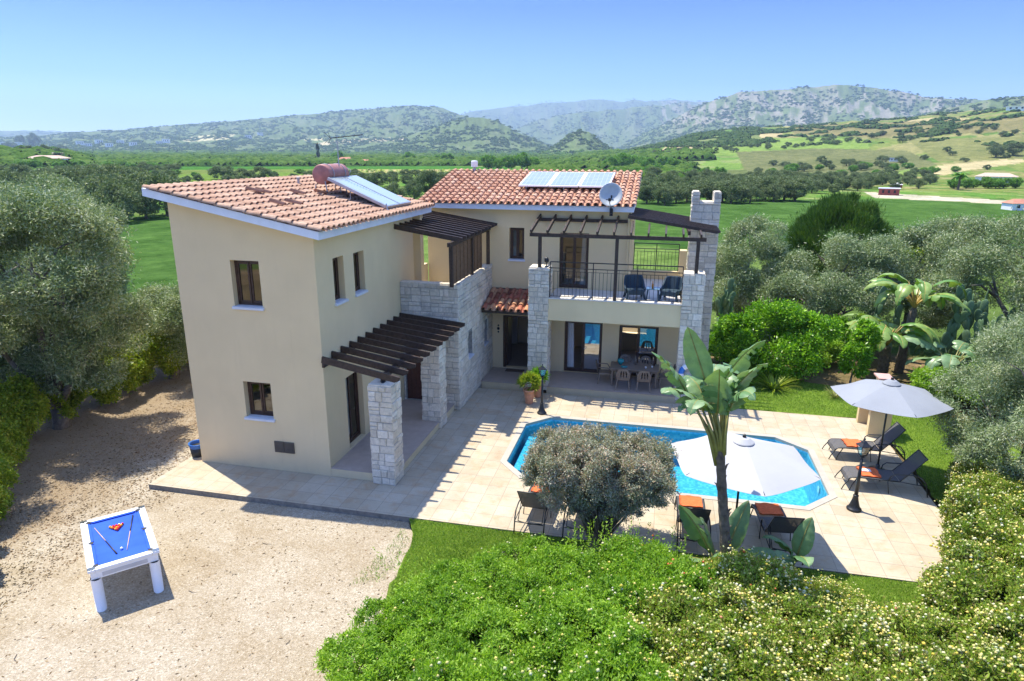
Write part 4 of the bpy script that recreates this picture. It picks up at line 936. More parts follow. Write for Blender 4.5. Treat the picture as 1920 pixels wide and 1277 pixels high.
# ------------------------------------------------------------------ lamps
def lamp_post(label, x, y, H, rz):
    t = thing('street_lamp', label, 'lamp post', (x, y, 0), rz, 'black lamp posts round the pool')
    k = H/1.75
    MB().lathe([(.15*k, 0), (.155*k, .03), (.14*k, .05), (.12*k, .06), (.10*k, .12), (.065*k, .24*k), (.052*k, .32*k), (.06*k, .34*k), (.045*k, .36*k)], (0, 0, 0), 18).build('base', M['lamp_black'], t, True, org=(0, 0, 0))
    MB().tube([(0, 0, .3*k), (0, 0, 1.25*k)], [.043*k, .026*k], 12).build('post', M['lamp_black'], t, True, org=(0, 0, 0))
    z0 = 1.22*k; mb = MB(); mb.lathe([(.022, z0), (.05*k, z0+.03), (.03*k, z0+.05), (.05*k, z0+.07)], (0, 0, 0), 10)
    c = [(1, 1), (-1, 1), (-1, -1), (1, -1)]; b_, t_ = .055*k, .105*k; zb = z0+.08*k; zt = zb+.22*k
    for i in range(4):
        p = c[i]; q_ = c[(i+1) % 4]; mb.bar((p[0]*b_, p[1]*b_, zb), (p[0]*t_, p[1]*t_, zt), .011, .011, (1, 0, 0)); mb.bar((p[0]*b_, p[1]*b_, zb), (q_[0]*b_, q_[1]*b_, zb), .012, .012); mb.bar((p[0]*t_, p[1]*t_, zt), (q_[0]*t_, q_[1]*t_, zt), .016, .014)
    cg = mb.build('lantern_cage', M['lamp_black'], t, org=(0, 0, 0))
    mb = MB(); V = [(a*t_*1.12, b*t_*1.12, zt) for a, b in c]+[(a*.05*k, b*.05*k, zt+.06*k) for a, b in c]+[(a*.04*k, b*.04*k, zt+.08*k) for a, b in c]+[(0, 0, zt+.12*k)]
    mb.add(V, [(0, 1, 5, 4), (1, 2, 6, 5), (2, 3, 7, 6), (3, 0, 4, 7), (4, 5, 9, 8), (5, 6, 10, 9), (6, 7, 11, 10), (7, 4, 8, 11), (8, 9, 12), (9, 10, 12), (10, 11, 12), (11, 8, 12)]); mb.ell((0, 0, zt+.14*k), .018, .018, .025, 8, 6); mb.build('lantern_roof', M['lamp_black'], t, org=(0, 0, 0))
    mb = MB(); V = [(a*b_*.93, b*b_*.93, zb+.006) for a, b in c]+[(a*t_*.93, b*t_*.93, zt-.008) for a, b in c]; mb.add(V, [(0, 1, 5, 4), (1, 2, 6, 5), (2, 3, 7, 6), (3, 0, 4, 7)]); mb.build('glass', M['lamp_glass'], cg, org=(0, 0, 0))
    mb = MB(); mb.ell((0, 0, zb+.1*k), .025, .025, .045, 10, 8); mb.build('bulb', M['white_paint'], cg, True, org=(0, 0, 0))
    return t
lamp_post('black lamp post with glass lantern by the sun loungers right of the pool', 11.80, 1.17, 1.75, .3)
lamp_post('black lamp post with glass lantern beside the flower pots at the porch', 4.19, 5.06, 1.60, .5)
def spot(label, x, y, z, s=1.):
    t = thing('lamp', label, 'lamp', (x, y, z)); 
    MB().lathe([(.06*s, 0), (.05*s, .02), (.015, .03), (.013, .12*s)], (x, y, z), 10).build('stand', M['lamp_black'], t)
    MB().lathe([(.03, .12*s), (.07*s, .15*s), (.075*s, .24*s), (.05*s, .28*s), (.0, .31*s)], (x, y, z), 12).build('head', M['lamp_black'], t, True)
spot('small black lamp on top of the front stone column of the wing porch', 1.40, .1, 2.45, .8)
spot('small black lamp on top of the stone column left of the balcony railing', 3.87, 7.3, 4.02, 1.)

# ------------------------------------------------------------------ parasols
def parasol(label, x, y, zr, zt, rad, a0, mat, pole, base, tilt=0.):
    t = thing('parasol', label, 'parasol', (x, y, 0))
    MB().tube([(x, y, 0.02), (x, y, zt-.02)], .022, 10).build('pole', M[pole], t, True)
    MB().lathe([(.20, 0), (.20, .03), (.15, .05), (.05, .06), (.045, .16), (0, .16)], (x, y, .0), 20).build('base', M['pole'], t, True)
    MB().lathe([(.03, .52), (.04, .54), (.04, .62), (.03, .64)], (x, y, 0), 10).build('clamp', M['iron'], t)
    nr = 6; m_ = 8; k_ = 10; V = []; Fc = []
    def rim(a, f, q): 
        c = math.cos(a)*rad*f; s = math.sin(a)*rad*f; return c, s
    for i in range(nr*k_):
        a = a0+2*PI*i/(nr*k_); ph = (i % k_)/k_; sc = 1-.13*math.sin(PI*ph); sag = .05*math.sin(PI*ph)
        for j in range(m_+1):
            f = .09+.91*j/m_; ff = f*(1-(1-sc)*f**1.5); z = zt-.02-(zt-zr)*(f**1.12)-sag*f*(1-f*.35)
            V.append((x+math.cos(a)*rad*ff+tilt*0, y+math.sin(a)*rad*ff, z))
    T = nr*k_
    for i in range(T):
        for j in range(m_): Fc.append((i*(m_+1)+j, ((i+1) % T)*(m_+1)+j, ((i+1) % T)*(m_+1)+j+1, i*(m_+1)+j+1))
    mb = MB(); mb.add(V, Fc); cn_ = mb.build('canopy', M[mat], t, False)
    sm = cn_.modifiers.new('thickness', 'SOLIDIFY'); sm.thickness = .004
    V = []; Fc = []
    for i in range(24):
        a = 2*PI*i/24
        for (r, z) in ((.02, zt+.05), (.1, zt+.03), (.19, zt-.035), (.2, zt-.05)): V.append((x+r*math.cos(a), y+r*math.sin(a), z))
    for i in range(24):
        for j in range(3): Fc.append((i*4+j, ((i+1) % 24)*4+j, ((i+1) % 24)*4+j+1, i*4+j+1))
    mb = MB(); mb.add(V, Fc); mb.build('vent', M[mat], cn_)
    MB().lathe([(.03, 0), (.035, .02), (.03, .07), (0, .09)], (x, y, zt+.03), 10).build('finial', M['iron'], t)
    for i in range(nr):
        a = a0+2*PI*i/nr; c, s = math.cos(a), math.sin(a)
        mb = MB(); mb.tube([(x+c*.03, y+s*.03, zt-.05), (x+c*rad*.5, y+s*rad*.5, zt-.05-(zt-zr)*.46), (x+c*rad*.985, y+s*rad*.985, zr-.012)], .009, 5); rb = mb.build('rib', M[pole], t)
        MB().tube([(x+c*.03, y+s*.03, zt-.62), (x+c*rad*.5, y+s*rad*.5, zt-.06-(zt-zr)*.46)], .008, 5).build('strut', M[pole], rb)
    return t
parasol('large white parasol opened over the near edge of the pool', 9.13, -.60, 1.74, 2.16, 1.42, R(-20), 'canvas_white', 'iron', 0)
parasol('pale grey parasol standing between the two loungers right of the pool', 12.85, 3.32, 1.93, 2.30, 1.29, R(-22), 'canvas_grey', 'pole', 0)

# ------------------------------------------------------------------ sun loungers, towels
def lounger(label, x, y, rz):
    t = thing('sun_lounger', label, 'sun lounger', (x, y, 0.003), rz, 'sun loungers round the pool')
    O = (0, 0, 0); w = .27
    S = [(.86, .20), (.84, .28), (.78, .325), (.6, .335), (.2, .325), (-.22, .315)]
    Bk = [(-.24, .31), (-.45, .56), (-.68, .86), (-.72, .90)]
    def strip(prof, ww, th):
        mb = MB(); m_ = len(prof); V = []
        for (a, z) in prof: V += [(a, -ww, z), (a, ww, z), (a, -ww, z-th), (a, ww, z-th)]
        Fc = []
        for i in range(m_-1):
            b = i*4; Fc += [(b, b+1, b+5, b+4), (b+2, b+6, b+7, b+3), (b, b+4, b+6, b+2), (b+1, b+3, b+7, b+5)]
        Fc += [(0, 2, 3, 1), (m_*4-4, m_*4-3, m_*4-1, m_*4-2)]; mb.add(V, Fc); return mb
    fr = MB()
    for s in (-1, 1): fr.tube([(a, s*(w+.012), z-.01) for a, z in S], .014, 7)
    fr.tube([(.86, -w, .19), (.86, w, .19)], .012, 6); fr.tube([(-.22, -w, .295), (-.22, w, .295)], .012, 6); fr.tube([(.3, -w, .3), (.3, w, .3)], .01, 6)
    fo = fr.build('frame', M['pole'], t, True, org=O)
    strip(S, w, .008).build('seat_sling', M['sling'], t, org=O); 
    mb = MB()
    for s in (-1, 1): mb.tube([(a, s*(w-.005), z) for a, z in Bk], .013, 7)
    mb.tube([(-.72, -w, .90), (-.72, w, .90)], .013, 6); mb.build('back_frame', M['pole'], t, True, org=O)
    strip(Bk, w-.015, .007).build('back_sling', M['sling'], t, org=O)
    mb = MB()
    for s in (-1, 1): mb.tube([(-.45, s*(w-.02), .54), (-.72, s*(w-.02), .24)], .009, 6)
    mb.tube([(-.72, -w+.02, .24), (-.76, 0, .22), (-.72, w-.02, .24)], .009, 6); mb.tube([(-.80, -w-.02, .26), (-.80, w+.02, .26)], .010, 6); mb.build('stay', M['pole'], t, True, org=O)
    for s in (-1, 1):
        mb = MB(); mb.tube([(.66, s*(w+.01), .32), (.76, s*(w+.02), .12), (.80, s*(w+.03), 0)], .012, 6); mb.tube([(.80, s*(w+.01), .31), (.93, s*(w+.02), .10), (.97, s*(w+.03), 0)], .012, 6); mb.build('leg', M['pole'], t, True, org=O)
        mb = MB(); mb.tube([(.0, s*(w+.015), .31), (-.03, s*(w+.025), .43), (-.10, s*(w+.03), .49), (-.45, s*(w+.035), .50), (-.66, s*(w+.035), .46), (-.76, s*(w+.035), .33), (-.84, s*(w+.035), .0)], .014, 7); mb.tube([(-.22, s*(w+.012), .31), (-.5, s*(w+.03), .28), (-.80, s*(w+.035), .26)], .010, 6); mb.tube([(.02, s*(w+.015), .31), (-.03, s*(w+.03), 0)], .011, 6); mb.build('arm', M['pole'], t, True, org=O)
    return t
def towel(label, x, y, rz, a0=.12, a1=.56, w=.235, drape=False):
    t_ = MB(); rg = random.Random(int(x*100)); nx, ny = 10, 8; V = []
    for i in range(nx+1):
        for j in range(ny+1):
            a = a0+(a1-a0)*i/nx+(.012*math.sin(j*1.7) if i in (0, nx) else 0); b = -w+2*w*j/ny; zz = .343+.022+.006*math.sin(i*1.1+j*.8)+rg.uniform(0, .003)
            V.append((a, b, zz))
    nq = len(V); V += [(a, b, .339) for a, b, z in V]
    Fc = [(i*(ny+1)+j, (i+1)*(ny+1)+j, (i+1)*(ny+1)+j+1, i*(ny+1)+j+1) for i in range(nx) for j in range(ny)]
    ed = [i*(ny+1) for i in range(nx+1)]+[nx*(ny+1)+j for j in range(1, ny+1)]+[i*(ny+1)+ny for i in range(nx-1, -1, -1)]+[j for j in range(ny-1, 0, -1)]
    Fc += [(ed[i], ed[(i+1) % len(ed)], nq+ed[(i+1) % len(ed)], nq+ed[i]) for i in range(len(ed))]
    t_.add(V, Fc); o = t_.build('towel', M['towel'], None, True); o.location = (x, y, .003); o.rotation_euler = (0, 0, rz)
    tag(o, label, 'towel', 'orange towels on the loungers')
LG = [(12.78, 4.06, PI+.06, 'sun lounger right of the pool nearest the barbecue, backrest raised'),
      (12.72, 2.40, PI+.02, 'sun lounger beside the black lamp post, a magazine on its towel'),
      (5.12, -.62, R(88), 'sun lounger standing alone left of the round shrub'),
      (6.10, -.60, R(89), 'sun lounger half hidden behind the round shrub'),
      (8.30, -.50, R(91), 'sun lounger seen left of the banana trunk under the white parasol'),
      (9.93, -.45, R(96), 'sun lounger right of the banana trunk with a big leaf before it')]
TL = ['folded orange towel on the lounger nearest the barbecue', 'orange towel under the magazine on the lounger by the lamp post', 'orange towel on the lounger left of the round shrub', 'orange towel half hidden behind the round shrub', 'orange towel on the lounger left of the banana trunk', 'orange towel on the lounger right of the banana trunk']
for (x, y, rz, lb), tl in zip(LG, TL):
    lounger(lb, x, y, rz); towel(tl, x, y, rz, .14 if x > 12 else .34, .56 if x > 12 else .78)
mg = MB(); mg.box(12.22, 2.36, .378, 12.42, 2.50, .385); mg.box(12.225, 2.365, .386, 12.415, 2.495, .389)
tag(mg.build('magazine', M['china'], None), 'open white magazine lying on the orange towel by the lamp post', 'magazine')

# ------------------------------------------------------------------ outdoor pool table
zt_ = .70
cn4 = [G(150, 978, zt_), G(270, 948, zt_), G(300, 1033, zt_), G(163, 1072, zt_)]
ctr = sum(cn4)/4; ax = ((cn4[3]-cn4[0])+(cn4[2]-cn4[1]))/2; ang = math.atan2(ax[1], ax[0]); PLn = np.hypot(ax[0], ax[1]); ay = ((cn4[1]-cn4[0])+(cn4[2]-cn4[3]))/2; PW = np.hypot(ay[0], ay[1])
PTZ = -.12
pt = thing('pool_table', 'white outdoor pool table with blue cloth standing on the gravel', 'pool table', (ctr[0], ctr[1], PTZ), ang)
O = (0, 0, 0); hl, hw, tz = PLn/2, PW/2, zt_-PTZ; rw = .115
mb = MB()
for (xa, ya, xb, yb) in ((-hl, -hw, hl, -hw+rw), (-hl, hw-rw, hl, hw), (-hl, -hw+rw+.001, -hl+rw, hw-rw-.001), (hl-rw, -hw+rw+.001, hl, hw-rw-.001)): mb.box(xa, ya, tz-.05, xb, yb, tz)
mb.build('rail', M['white_paint'], pt, bevel=.012, org=O)
mb = MB(); mb.box(-hl+.03, -hw+.03, tz-.20, hl-.03, hw-.03, tz-.052); mb.build('cabinet', M['white_paint'], pt, bevel=.01, org=O)
mb = MB(); mb.box(-hl+rw+.001, -hw+rw+.001, tz-.051, hl-rw-.001, hw-rw-.001, tz-.034)
for s in (-1, 1):
    for a, b in ((-hl+rw+.06, -.045), (.045, hl-rw-.06)):
        y0 = s*(hw-rw-.001); y1 = s*(hw-rw-.045); mb.hexa([(a, y0, tz-.033), (b, y0, tz-.033), (b-.03, y1, tz-.022), (a+.03, y1, tz-.022), (a, y0, tz-.004), (b, y0, tz-.004), (b-.03, y1, tz-.008), (a+.03, y1, tz-.008)])
    x0 = s*(hl-rw-.001); x1 = s*(hl-rw-.045); a, b = -hw+rw+.06, hw-rw-.06
    mb.hexa([(x0, a, tz-.033), (x0, b, tz-.033), (x1, b-.03, tz-.022), (x1, a+.03, tz-.022), (x0, a, tz-.004), (x0, b, tz-.004), (x1, b-.03, tz-.008), (x1, a+.03, tz-.008)])
mb.build('cloth', M['felt'], pt, org=O)
for sx in (-1, 0, 1):
    for sy in (-1, 1):
        MB().lathe([(.043, .0), (.043, .004), (0, .004)], (sx*(hl-rw-.012), sy*(hw-rw-.012+(.012 if sx == 0 else 0)), tz-.001), 14).build('pocket', M['black_plastic'], pt, org=O)
for sx in (-1, 1):
    for sy in (-1, 1):
        x, y = sx*(hl-.10), sy*(hw-.10); mb = MB(); n_ = 20; V = []
        for z in (0, tz-.201):
            for k in range(n_):
                a = 2*PI*k/n_; V.append((x+.115*math.cos(a)*(1.0 if z else .95), y+.085*math.sin(a)*(1 if z else .95), z))
        mb.add(V, [(k, (k+1) % n_, n_+(k+1) % n_, n_+k) for k in range(n_)]+[tuple(range(n_))]); mb.build('leg', M['white_paint'], pt, True, org=O)
        MB().box(sx*hl-sx*.11 if sx > 0 else -hl+.0, sy*hw-sy*.11 if sy > 0 else -hw, tz, (hl if sx > 0 else -hl+.11), (hw if sy > 0 else -hw+.11), tz+.004).build('corner_cap', M['steel'], pt, bevel=.01, org=O)
mb = MB(); mb.box(hl-.032, -hw+.2, tz-.17, hl-.026, hw-.2, tz-.10); mb.build('end_panel', simple('panel_grey', (.5, .5, .5), .5), pt, org=O)
zf_ = PTZ+tz-.034
def cue(label, a, b):
    A = Vector(G(a[0], a[1], zf_+.012)); B = Vector(G(b[0], b[1], zf_+.012)); t = thing('pool_cue', label, 'pool cue', tuple(A), 0, 'cues on the pool table')
    m_ = A.lerp(B, .52); MB().tube([A, m_], [.006, .009], 8).build('shaft', simpl_cue, t, True); MB().tube([m_, B], [.0095, .014], 8).build('butt', M['black_plastic'], t, True)
simpl_cue = simple('cue_maple', (.62, .42, .24), .35, var=.05)
cue('pool cue on the left of the blue cloth with its dark butt towards the front', (177, 990), (219, 1038))
cue('pool cue on the right of the blue cloth with its dark butt at the back', (238, 1031), (249, 966))
def ball(name, label, P, mat, group=None):
    v, f = ellipsoid((0, 0, 0), .0245, .0245, .0245, 16, 10); mb = MB(); mb.add(v, f); o = mb.build(name, mat, None, True); o.location = P; tag(o, label, 'billiard ball', group); return o
mred = simple('ball_red', (.55, .02, .015), .1, var=.02); myel = simple('ball_yellow', (.85, .36, .02), .1, var=.02)
apex = Vector(G(220, 993, zf_+.025)); bk = (Vector(G(217, 981, zf_+.025))-apex); bk.z = 0; bk.normalize(); sdv = Vector((-bk.y, bk.x, 0)); kk = 0; src = {}
for i in range(5):
    for j in range(i+1):
        P = apex+bk*(i*.0435)+sdv*((j-i/2)*.0502); red = (kk*7+i) % 3 != 0 or kk == 0; kk += 1
        if red not in src: src[red] = ball('billiard_ball', 'red ball in the racked triangle on the pool table' if red else 'yellow ball in the racked triangle on the pool table', P, mred if red else myel, 'red balls in the rack' if red else 'yellow balls in the rack')
        else: o = src[red].copy(); col.objects.link(o); o.location = P
ball('billiard_ball', 'white cue ball at the near end of the blue cloth', Vector(G(228, 1028, zf_+.025)), M['china'])

# ------------------------------------------------------------------ bin, pots, mat, barbecue, float
bn = thing('rubbish_bin', 'black bin with a blue rim standing against the left corner of the villa', 'bin', (-3.83, .28, -.12))
MB().lathe([(.15, 0), (.19, .42), (.18, .42), (.14, .02), (0, .02)], (-3.83, .28, -.12), 20).build('body', M['black_plastic'], bn, True)
MB().lathe([(.185, .36), (.205, .44), (.21, .47), (.185, .47), (.175, .38)], (-3.83, .28, -.12), 20, False).build('rim', M['blue_plastic'], bn, True)
def flowerpot(label, x, y, s):
    t = thing('flower_pot', label, 'flower pot', (x, y, 0.0)); 
    MB().lathe([(.12*s, 0), (.13*s, .02), (.165*s, .3*s), (.185*s, .42*s), (.20*s, .43*s), (.20*s, .48*s), (.175*s, .48*s), (.165*s, .42*s), (0, .41*s)], (x, y, 0.002), 24).build('pot', M['terracotta'], t, True); return t
FP1 = flowerpot('terracotta pot with yellow-green leaves standing in front beside the lamp post', 3.66, 5.80, .95); FP2 = flowerpot('terracotta pot with dark green leaves behind the front pot against the column', 3.80, 6.42, .95)
dm = MB(); dm.box(2.30, 8.28, .121, 2.95, 8.58, .135); tag(dm.build('doormat', simple('coir', (.12, .08, .05), 1., var=.3, scale=40, bmp=1.), None, bevel=.004), 'brown doormat before the dark entrance door', 'doormat')
bq = thing('barbecue', 'masonry barbecue with cream walls and a pink stone counter behind the grey parasol', 'barbecue', (13.4, 6.0, 0))
mb = MB(); mb.box(13.18, 5.45, -.05, 13.72, 5.62, .80); mb.box(13.18, 6.45, -.05, 13.72, 6.60, .80); mb.box(13.60, 5.62, -.05, 13.72, 6.45, .80); mb.box(13.24, 5.85, .862, 13.299, 5.95, 1.1)
mb.box(13.3, 5.62, .862, 13.72, 6.5, 1.12); mb.hexa([(13.25, 5.6, 1.121), (13.74, 5.6, 1.121), (13.74, 6.5, 1.121), (13.25, 6.5, 1.121), (13.42, 5.85, 1.36), (13.7, 5.85, 1.36), (13.7, 6.25, 1.36), (13.42, 6.25, 1.36)]); mb.box(13.42, 5.86, 1.361, 13.69, 6.24, 1.54)
mb.build('masonry', M['plaster'], bq)
pk = simple('pink_stone', (.56, .33, .27), .6, var=.1); MB().box(13.10, 5.38, .801, 13.78, 6.66, .861).build('counter', pk, bq, bevel=.006); MB().box(13.36, 5.80, 1.541, 13.75, 6.30, 1.58).build('chimney_cap', pk, bq)
fl = thing('swim_ring', 'white and blue inflatable swim ring hung on the right stone column', 'swim ring', (8.42, 6.93, .6))
def torus(mb, c, Rr, r, a0, a1, nrm, n=16, m=10):
    nrm = Vector(nrm).normalized(); u = nrm.cross(Vector((1, 0, 0))).normalized(); w = nrm.cross(u); V = []
    for i in range(n+1):
        a = a0+(a1-a0)*i/n; d = u*math.cos(a)+w*math.sin(a)
        for k in range(m):
            b = 2*PI*k/m; V.append(Vector(c)+d*(Rr+r*math.cos(b))+nrm*r*math.sin(b))
    mb.add(V, [(i*m+k, i*m+(k+1) % m, (i+1)*m+(k+1) % m, (i+1)*m+k) for i in range(n) for k in range(m)])
for k in range(8):
    mb = MB(); torus(mb, (8.42, 6.93, .95), .24, .085, k*PI/4, (k+1)*PI/4, (0, -1, .12), 6); mb.build('panel', M['float_blue'] if k % 2 else M['white_paint'], fl, True)

# ------------------------------------------------------------------ porch dining set
TX0, TX1, TY0, TY1, TZT, FZ = 5.96, 7.52, 7.52, 8.30, .76, .146
tb = thing('dining_table', 'long taupe dining table under the balcony laid with bowl and cups', 'table', (6.74, 7.9, FZ))
MB().box(TX0, TY0, TZT-.035, TX1, TY1, TZT).build('tabletop', M['resin'], tb, bevel=.01); MB().box(TX0+.06, TY0+.06, TZT-.10, TX1-.06, TY1-.06, TZT-.036).build('apron', M['resin'], tb)
for sx in (0, 1):
    for sy in (0, 1):
        x = TX0+.06 if sx == 0 else TX1-.11; y = TY0+.05 if sy == 0 else TY1-.10; MB().box(x, y, FZ, x+.055, y+.055, TZT-.036).build('leg', M['resin'], tb, bevel=.006)
def chair_proto(label, group):
    t = thing('garden_chair', label, 'chair', (0, 0, 0), 0, group); O = (0, 0, 0)
    mb = MB(); mb.prism([(-.2, -.2), (.2, -.2), (.22, .05), (.19, .22), (-.19, .22), (-.22, .05)], .345, .375); mb.build('seat', M['resin'], t, bevel=.008, org=O)
    mb = MB(); V = []; n_ = 10
    for i in range(9):
        z = .37+.36*i/8
        wd = .19+.03*math.sin(PI*min(1, i/6))-(.05*((i-5)/3)**2 if i > 5 else 0)
        for k in range(n_+1):
            u = -1+2*k/n_; x = u*wd; y = -.19-.07*i/8-.035*(1-u*u)
            for o_ in (0, -.018): V.append((x, y+o_, z+(.0 if i < 8 else .02*(1-u*u))))
    W_ = (n_+1)*2; Fc = []
    for i in range(8):
        for k in range(n_):
            hole = 2 <= i <= 6 and k % 2 == 1 and 1 < k < n_-1
            if hole: continue
            a = i*W_+k*2; Fc += [(a, a+2, a+W_+2, a+W_), (a+1, a+W_+1, a+W_+3, a+3)]
    mb.add(V, Fc); mb.build('backrest', M['resin'], t, org=O)
    for sx in (-1, 1):
        for sy in (-1, 1):
            MB().bar((sx*.18, sy*.17, .35), (sx*.215, sy*.22, 0), .035, .03, (0, 1, 0)).build('leg', M['resin'], t, bevel=.005, org=O)
        mb = MB(); mb.tube([(sx*.19, -.22, .56), (sx*.235, -.1, .575), (sx*.24, .1, .56), (sx*.215, .17, .46), (sx*.20, .18, .36)], .016, 6); mb.build('armrest', M['resin'], t, True, org=O)
    return t
cps = [(6.42, 7.38, 0., 'taupe garden chair on the near side of the dining table, left one of the two'), (7.07, 7.36, 0.02, 'taupe garden chair on the near side of the dining table, right one of the two'),
       (5.78, 7.88, R(-82), 'taupe garden chair at the left end of the dining table'), (7.76, 7.92, R(95), 'taupe garden chair at the right end of the dining table'),
       (6.40, 8.40, PI, 'taupe garden chair on the wall side of the dining table, left one'), (7.08, 8.40, PI, 'taupe garden chair on the wall side of the dining table, right one')]
pr_ = chair_proto(cps[0][3], 'chairs round the dining table')
for i, (x, y, rz, lb) in enumerate(cps):
    o = pr_ if i == 0 else dup(pr_); o.location = (x, y, FZ); o.rotation_euler = (0, 0, rz); o['label'] = lb
def small(name, label, cat, prof, P, mat, n=16):
    mb = MB(); mb.lathe(prof, P, n); return tag(mb.build(name, mat, None, True), label, cat)
small('plate', 'teal plate on the near left of the dining table', 'plate', [(0, 0), (.06, 0), (.11, .018), (.105, .024), (.055, .008), (0, .008)], (6.42, 7.72, TZT+.001), M['teal'])
small('bowl', 'tall teal bowl at the left end of the dining table', 'bowl', [(0, 0), (.05, 0), (.10, .10), (.11, .16), (.1, .16), (.045, .015), (0, .015)], (6.28, 8.02, TZT+.001), M['teal'])
small('cup', 'left white cup on the right half of the dining table', 'cup', [(0, 0), (.025, 0), (.035, .055), (.03, .055), (.02, .01), (0, .01)], (7.10, 7.76, TZT+.001), M['china'])
small('cup', 'right white cup on the right half of the dining table', 'cup', [(0, 0), (.025, 0), (.035, .055), (.03, .055), (.02, .01), (0, .01)], (7.30, 7.88, TZT+.001), M['china'])
small('bottle', 'dark bottle standing at the middle of the dining table', 'bottle', [(0, 0), (.035, 0), (.036, .16), (.014, .21), (.013, .28), (0, .28)], (6.76, 8.12, TZT+.001), M['interior_dark'])
small('bottle', 'dark wine bottle at the right end of the dining table', 'bottle', [(0, 0), (.03, 0), (.03, .15), (.012, .20), (.012, .26), (0, .26)], (7.36, 8.12, TZT+.001), M['frame'])
# balcony armchairs
def armchair(label, x, y, rz):
    t = thing('wicker_armchair', label, 'armchair', (x, y, 3.076), rz, 'wicker armchairs on the balcony'); O = (0, 0, 0)
    mb = MB(); n_ = 20; V = []
    for i in range(n_+1):
        a = -.35+(PI+.7)*(i/n_); c, s = math.cos(a), math.sin(a); ex = lambda q: math.copysign(abs(q)**.6, q); hgt = .34+.34*max(0, min(1, (s-.05)*1.6)); lean = .09*max(0, s)
        for (rx, z, l_) in ((.29, .17, 0), (.335, hgt, lean), (.28, hgt-.01, lean), (.245, .17, 0)): V.append((ex(c)*rx, ex(s)*rx*.82+l_, z))
    mb.add(V, [(i*4+k, (i+1)*4+k, (i+1)*4+(k+1) % 4, i*4+(k+1) % 4) for i in range(n_) for k in range(4)]+[(0, 1, 2, 3), (n_*4+3, n_*4+2, n_*4+1, n_*4)]); mb.build('backrest', M['wicker'], t, org=O)
    mb = MB(); mb.box(-.25, -.27, .15, .25, .18, .31); mb.build('seat', M['wicker'], t, bevel=.02, org=O)
    for sx in (-1, 1):
        for sy in (-.18, .2): MB().bar((sx*.24, sy, .2), (sx*.28, sy*1.25, 0), .06, .05, (0, 1, 0)).build('leg', M['wicker'], t, org=O)
armchair('dark blue wicker armchair left of the small balcony table', 6.62, 7.66, R(14)); armchair('dark blue wicker armchair right of the small balcony table', 7.72, 7.70, R(-20))
bt = thing('side_table', 'small dark wicker table between the two balcony armchairs', 'table', (7.18, 7.62, 3.076))
MB().box(6.98, 7.42, 3.41, 7.38, 7.82, 3.43).build('tabletop', M['glass'] if False else simple('table_glass', (.16, .28, .30), .1, var=.02), bt); 
for sx in (-1, 1):
    for sy in (-1, 1): MB().bar((7.18+sx*.15, 7.62+sy*.15, 3.41), (7.18+sx*.19, 7.62+sy*.18, 3.076), .045, .04, (0, 1, 0)).build('leg', M['wicker'], bt)
small('bottle', 'amber bottle on the small balcony table', 'bottle', [(0, 0), (.028, 0), (.03, .12), (.012, .17), (.011, .22), (0, .22)], (7.16, 7.56, 3.431), simple('amber', (.55, .22, .03), .15, var=.02))
# ------------------------------------------------------------------ vegetation
def nrmz(a): return a/np.maximum(np.linalg.norm(a, axis=1, keepdims=True), 1e-6)
def crown_pts(prims, n, rng, nsub=16, rsub=.36, shell=.28, up=.25):
    pr = np.array(prims, float); area = (pr[:, 3]*pr[:, 4]+pr[:, 4]*pr[:, 5]+pr[:, 3]*pr[:, 5]); k = rng.choice(len(pr), n, p=area/area.sum())
    sd_ = nrmz(rng.normal(size=(len(pr)*nsub, 3))+(0, 0, up)).reshape(len(pr), nsub, 3); sr = rsub*(.65+.7*rng.random((len(pr), nsub)))
    j = rng.integers(0, nsub, n); c = pr[k, :3]; r = pr[k, 3:6]; sc = c+sd_[k, j]*r*.78
    u = nrmz(rng.normal(size=(n, 3))+sd_[k, j]*.5); P = sc+u*r*(sr[k, j]*(1-shell*np.abs(rng.normal(size=n))))[:, None]
    o_ = rng.random(n) < .13; P[o_] += u[o_]*r[o_]*(rng.random((o_.sum(), 1))*.22)
    deep = np.full(n, 9.)
    for q_ in pr: deep = np.minimum(deep, np.linalg.norm((P-q_[:3])/q_[3:6], axis=1))
    keep = deep > .50
    return P[keep], nrmz((nrmz((P-c)/r)*.5+u*.5)[keep])
def leaf_quads(P, D, L, W, rng, spread=.75, droop=0.):
    n = len(P); d = nrmz(D*(1-spread)+nrmz(rng.normal(size=(n, 3)))*spread+np.array([0, 0, -droop])); s = nrmz(np.cross(d, rng.normal(size=(n, 3)))); l = L*(.6+.8*rng.random((n, 1)))
    V = np.stack([P, P+d*l*.5+s*W/2, P+d*l, P+d*l*.5-s*W/2], 1).reshape(-1, 3); return V
def leaf_mesh(name, prims, n, L, W, mat, seed, spread=.75, droop=0., **kw):
    rng = np.random.default_rng(seed); P, D = crown_pts(prims, n, rng, **kw); P = P[P[:, 2] > .02]if len(P) else P; D = D[:len(P)]
    V = leaf_quads(P, D, L, W, rng, spread, droop); return np_mesh(name, V, np.arange(len(V)).reshape(-1, 4), mat), P, D
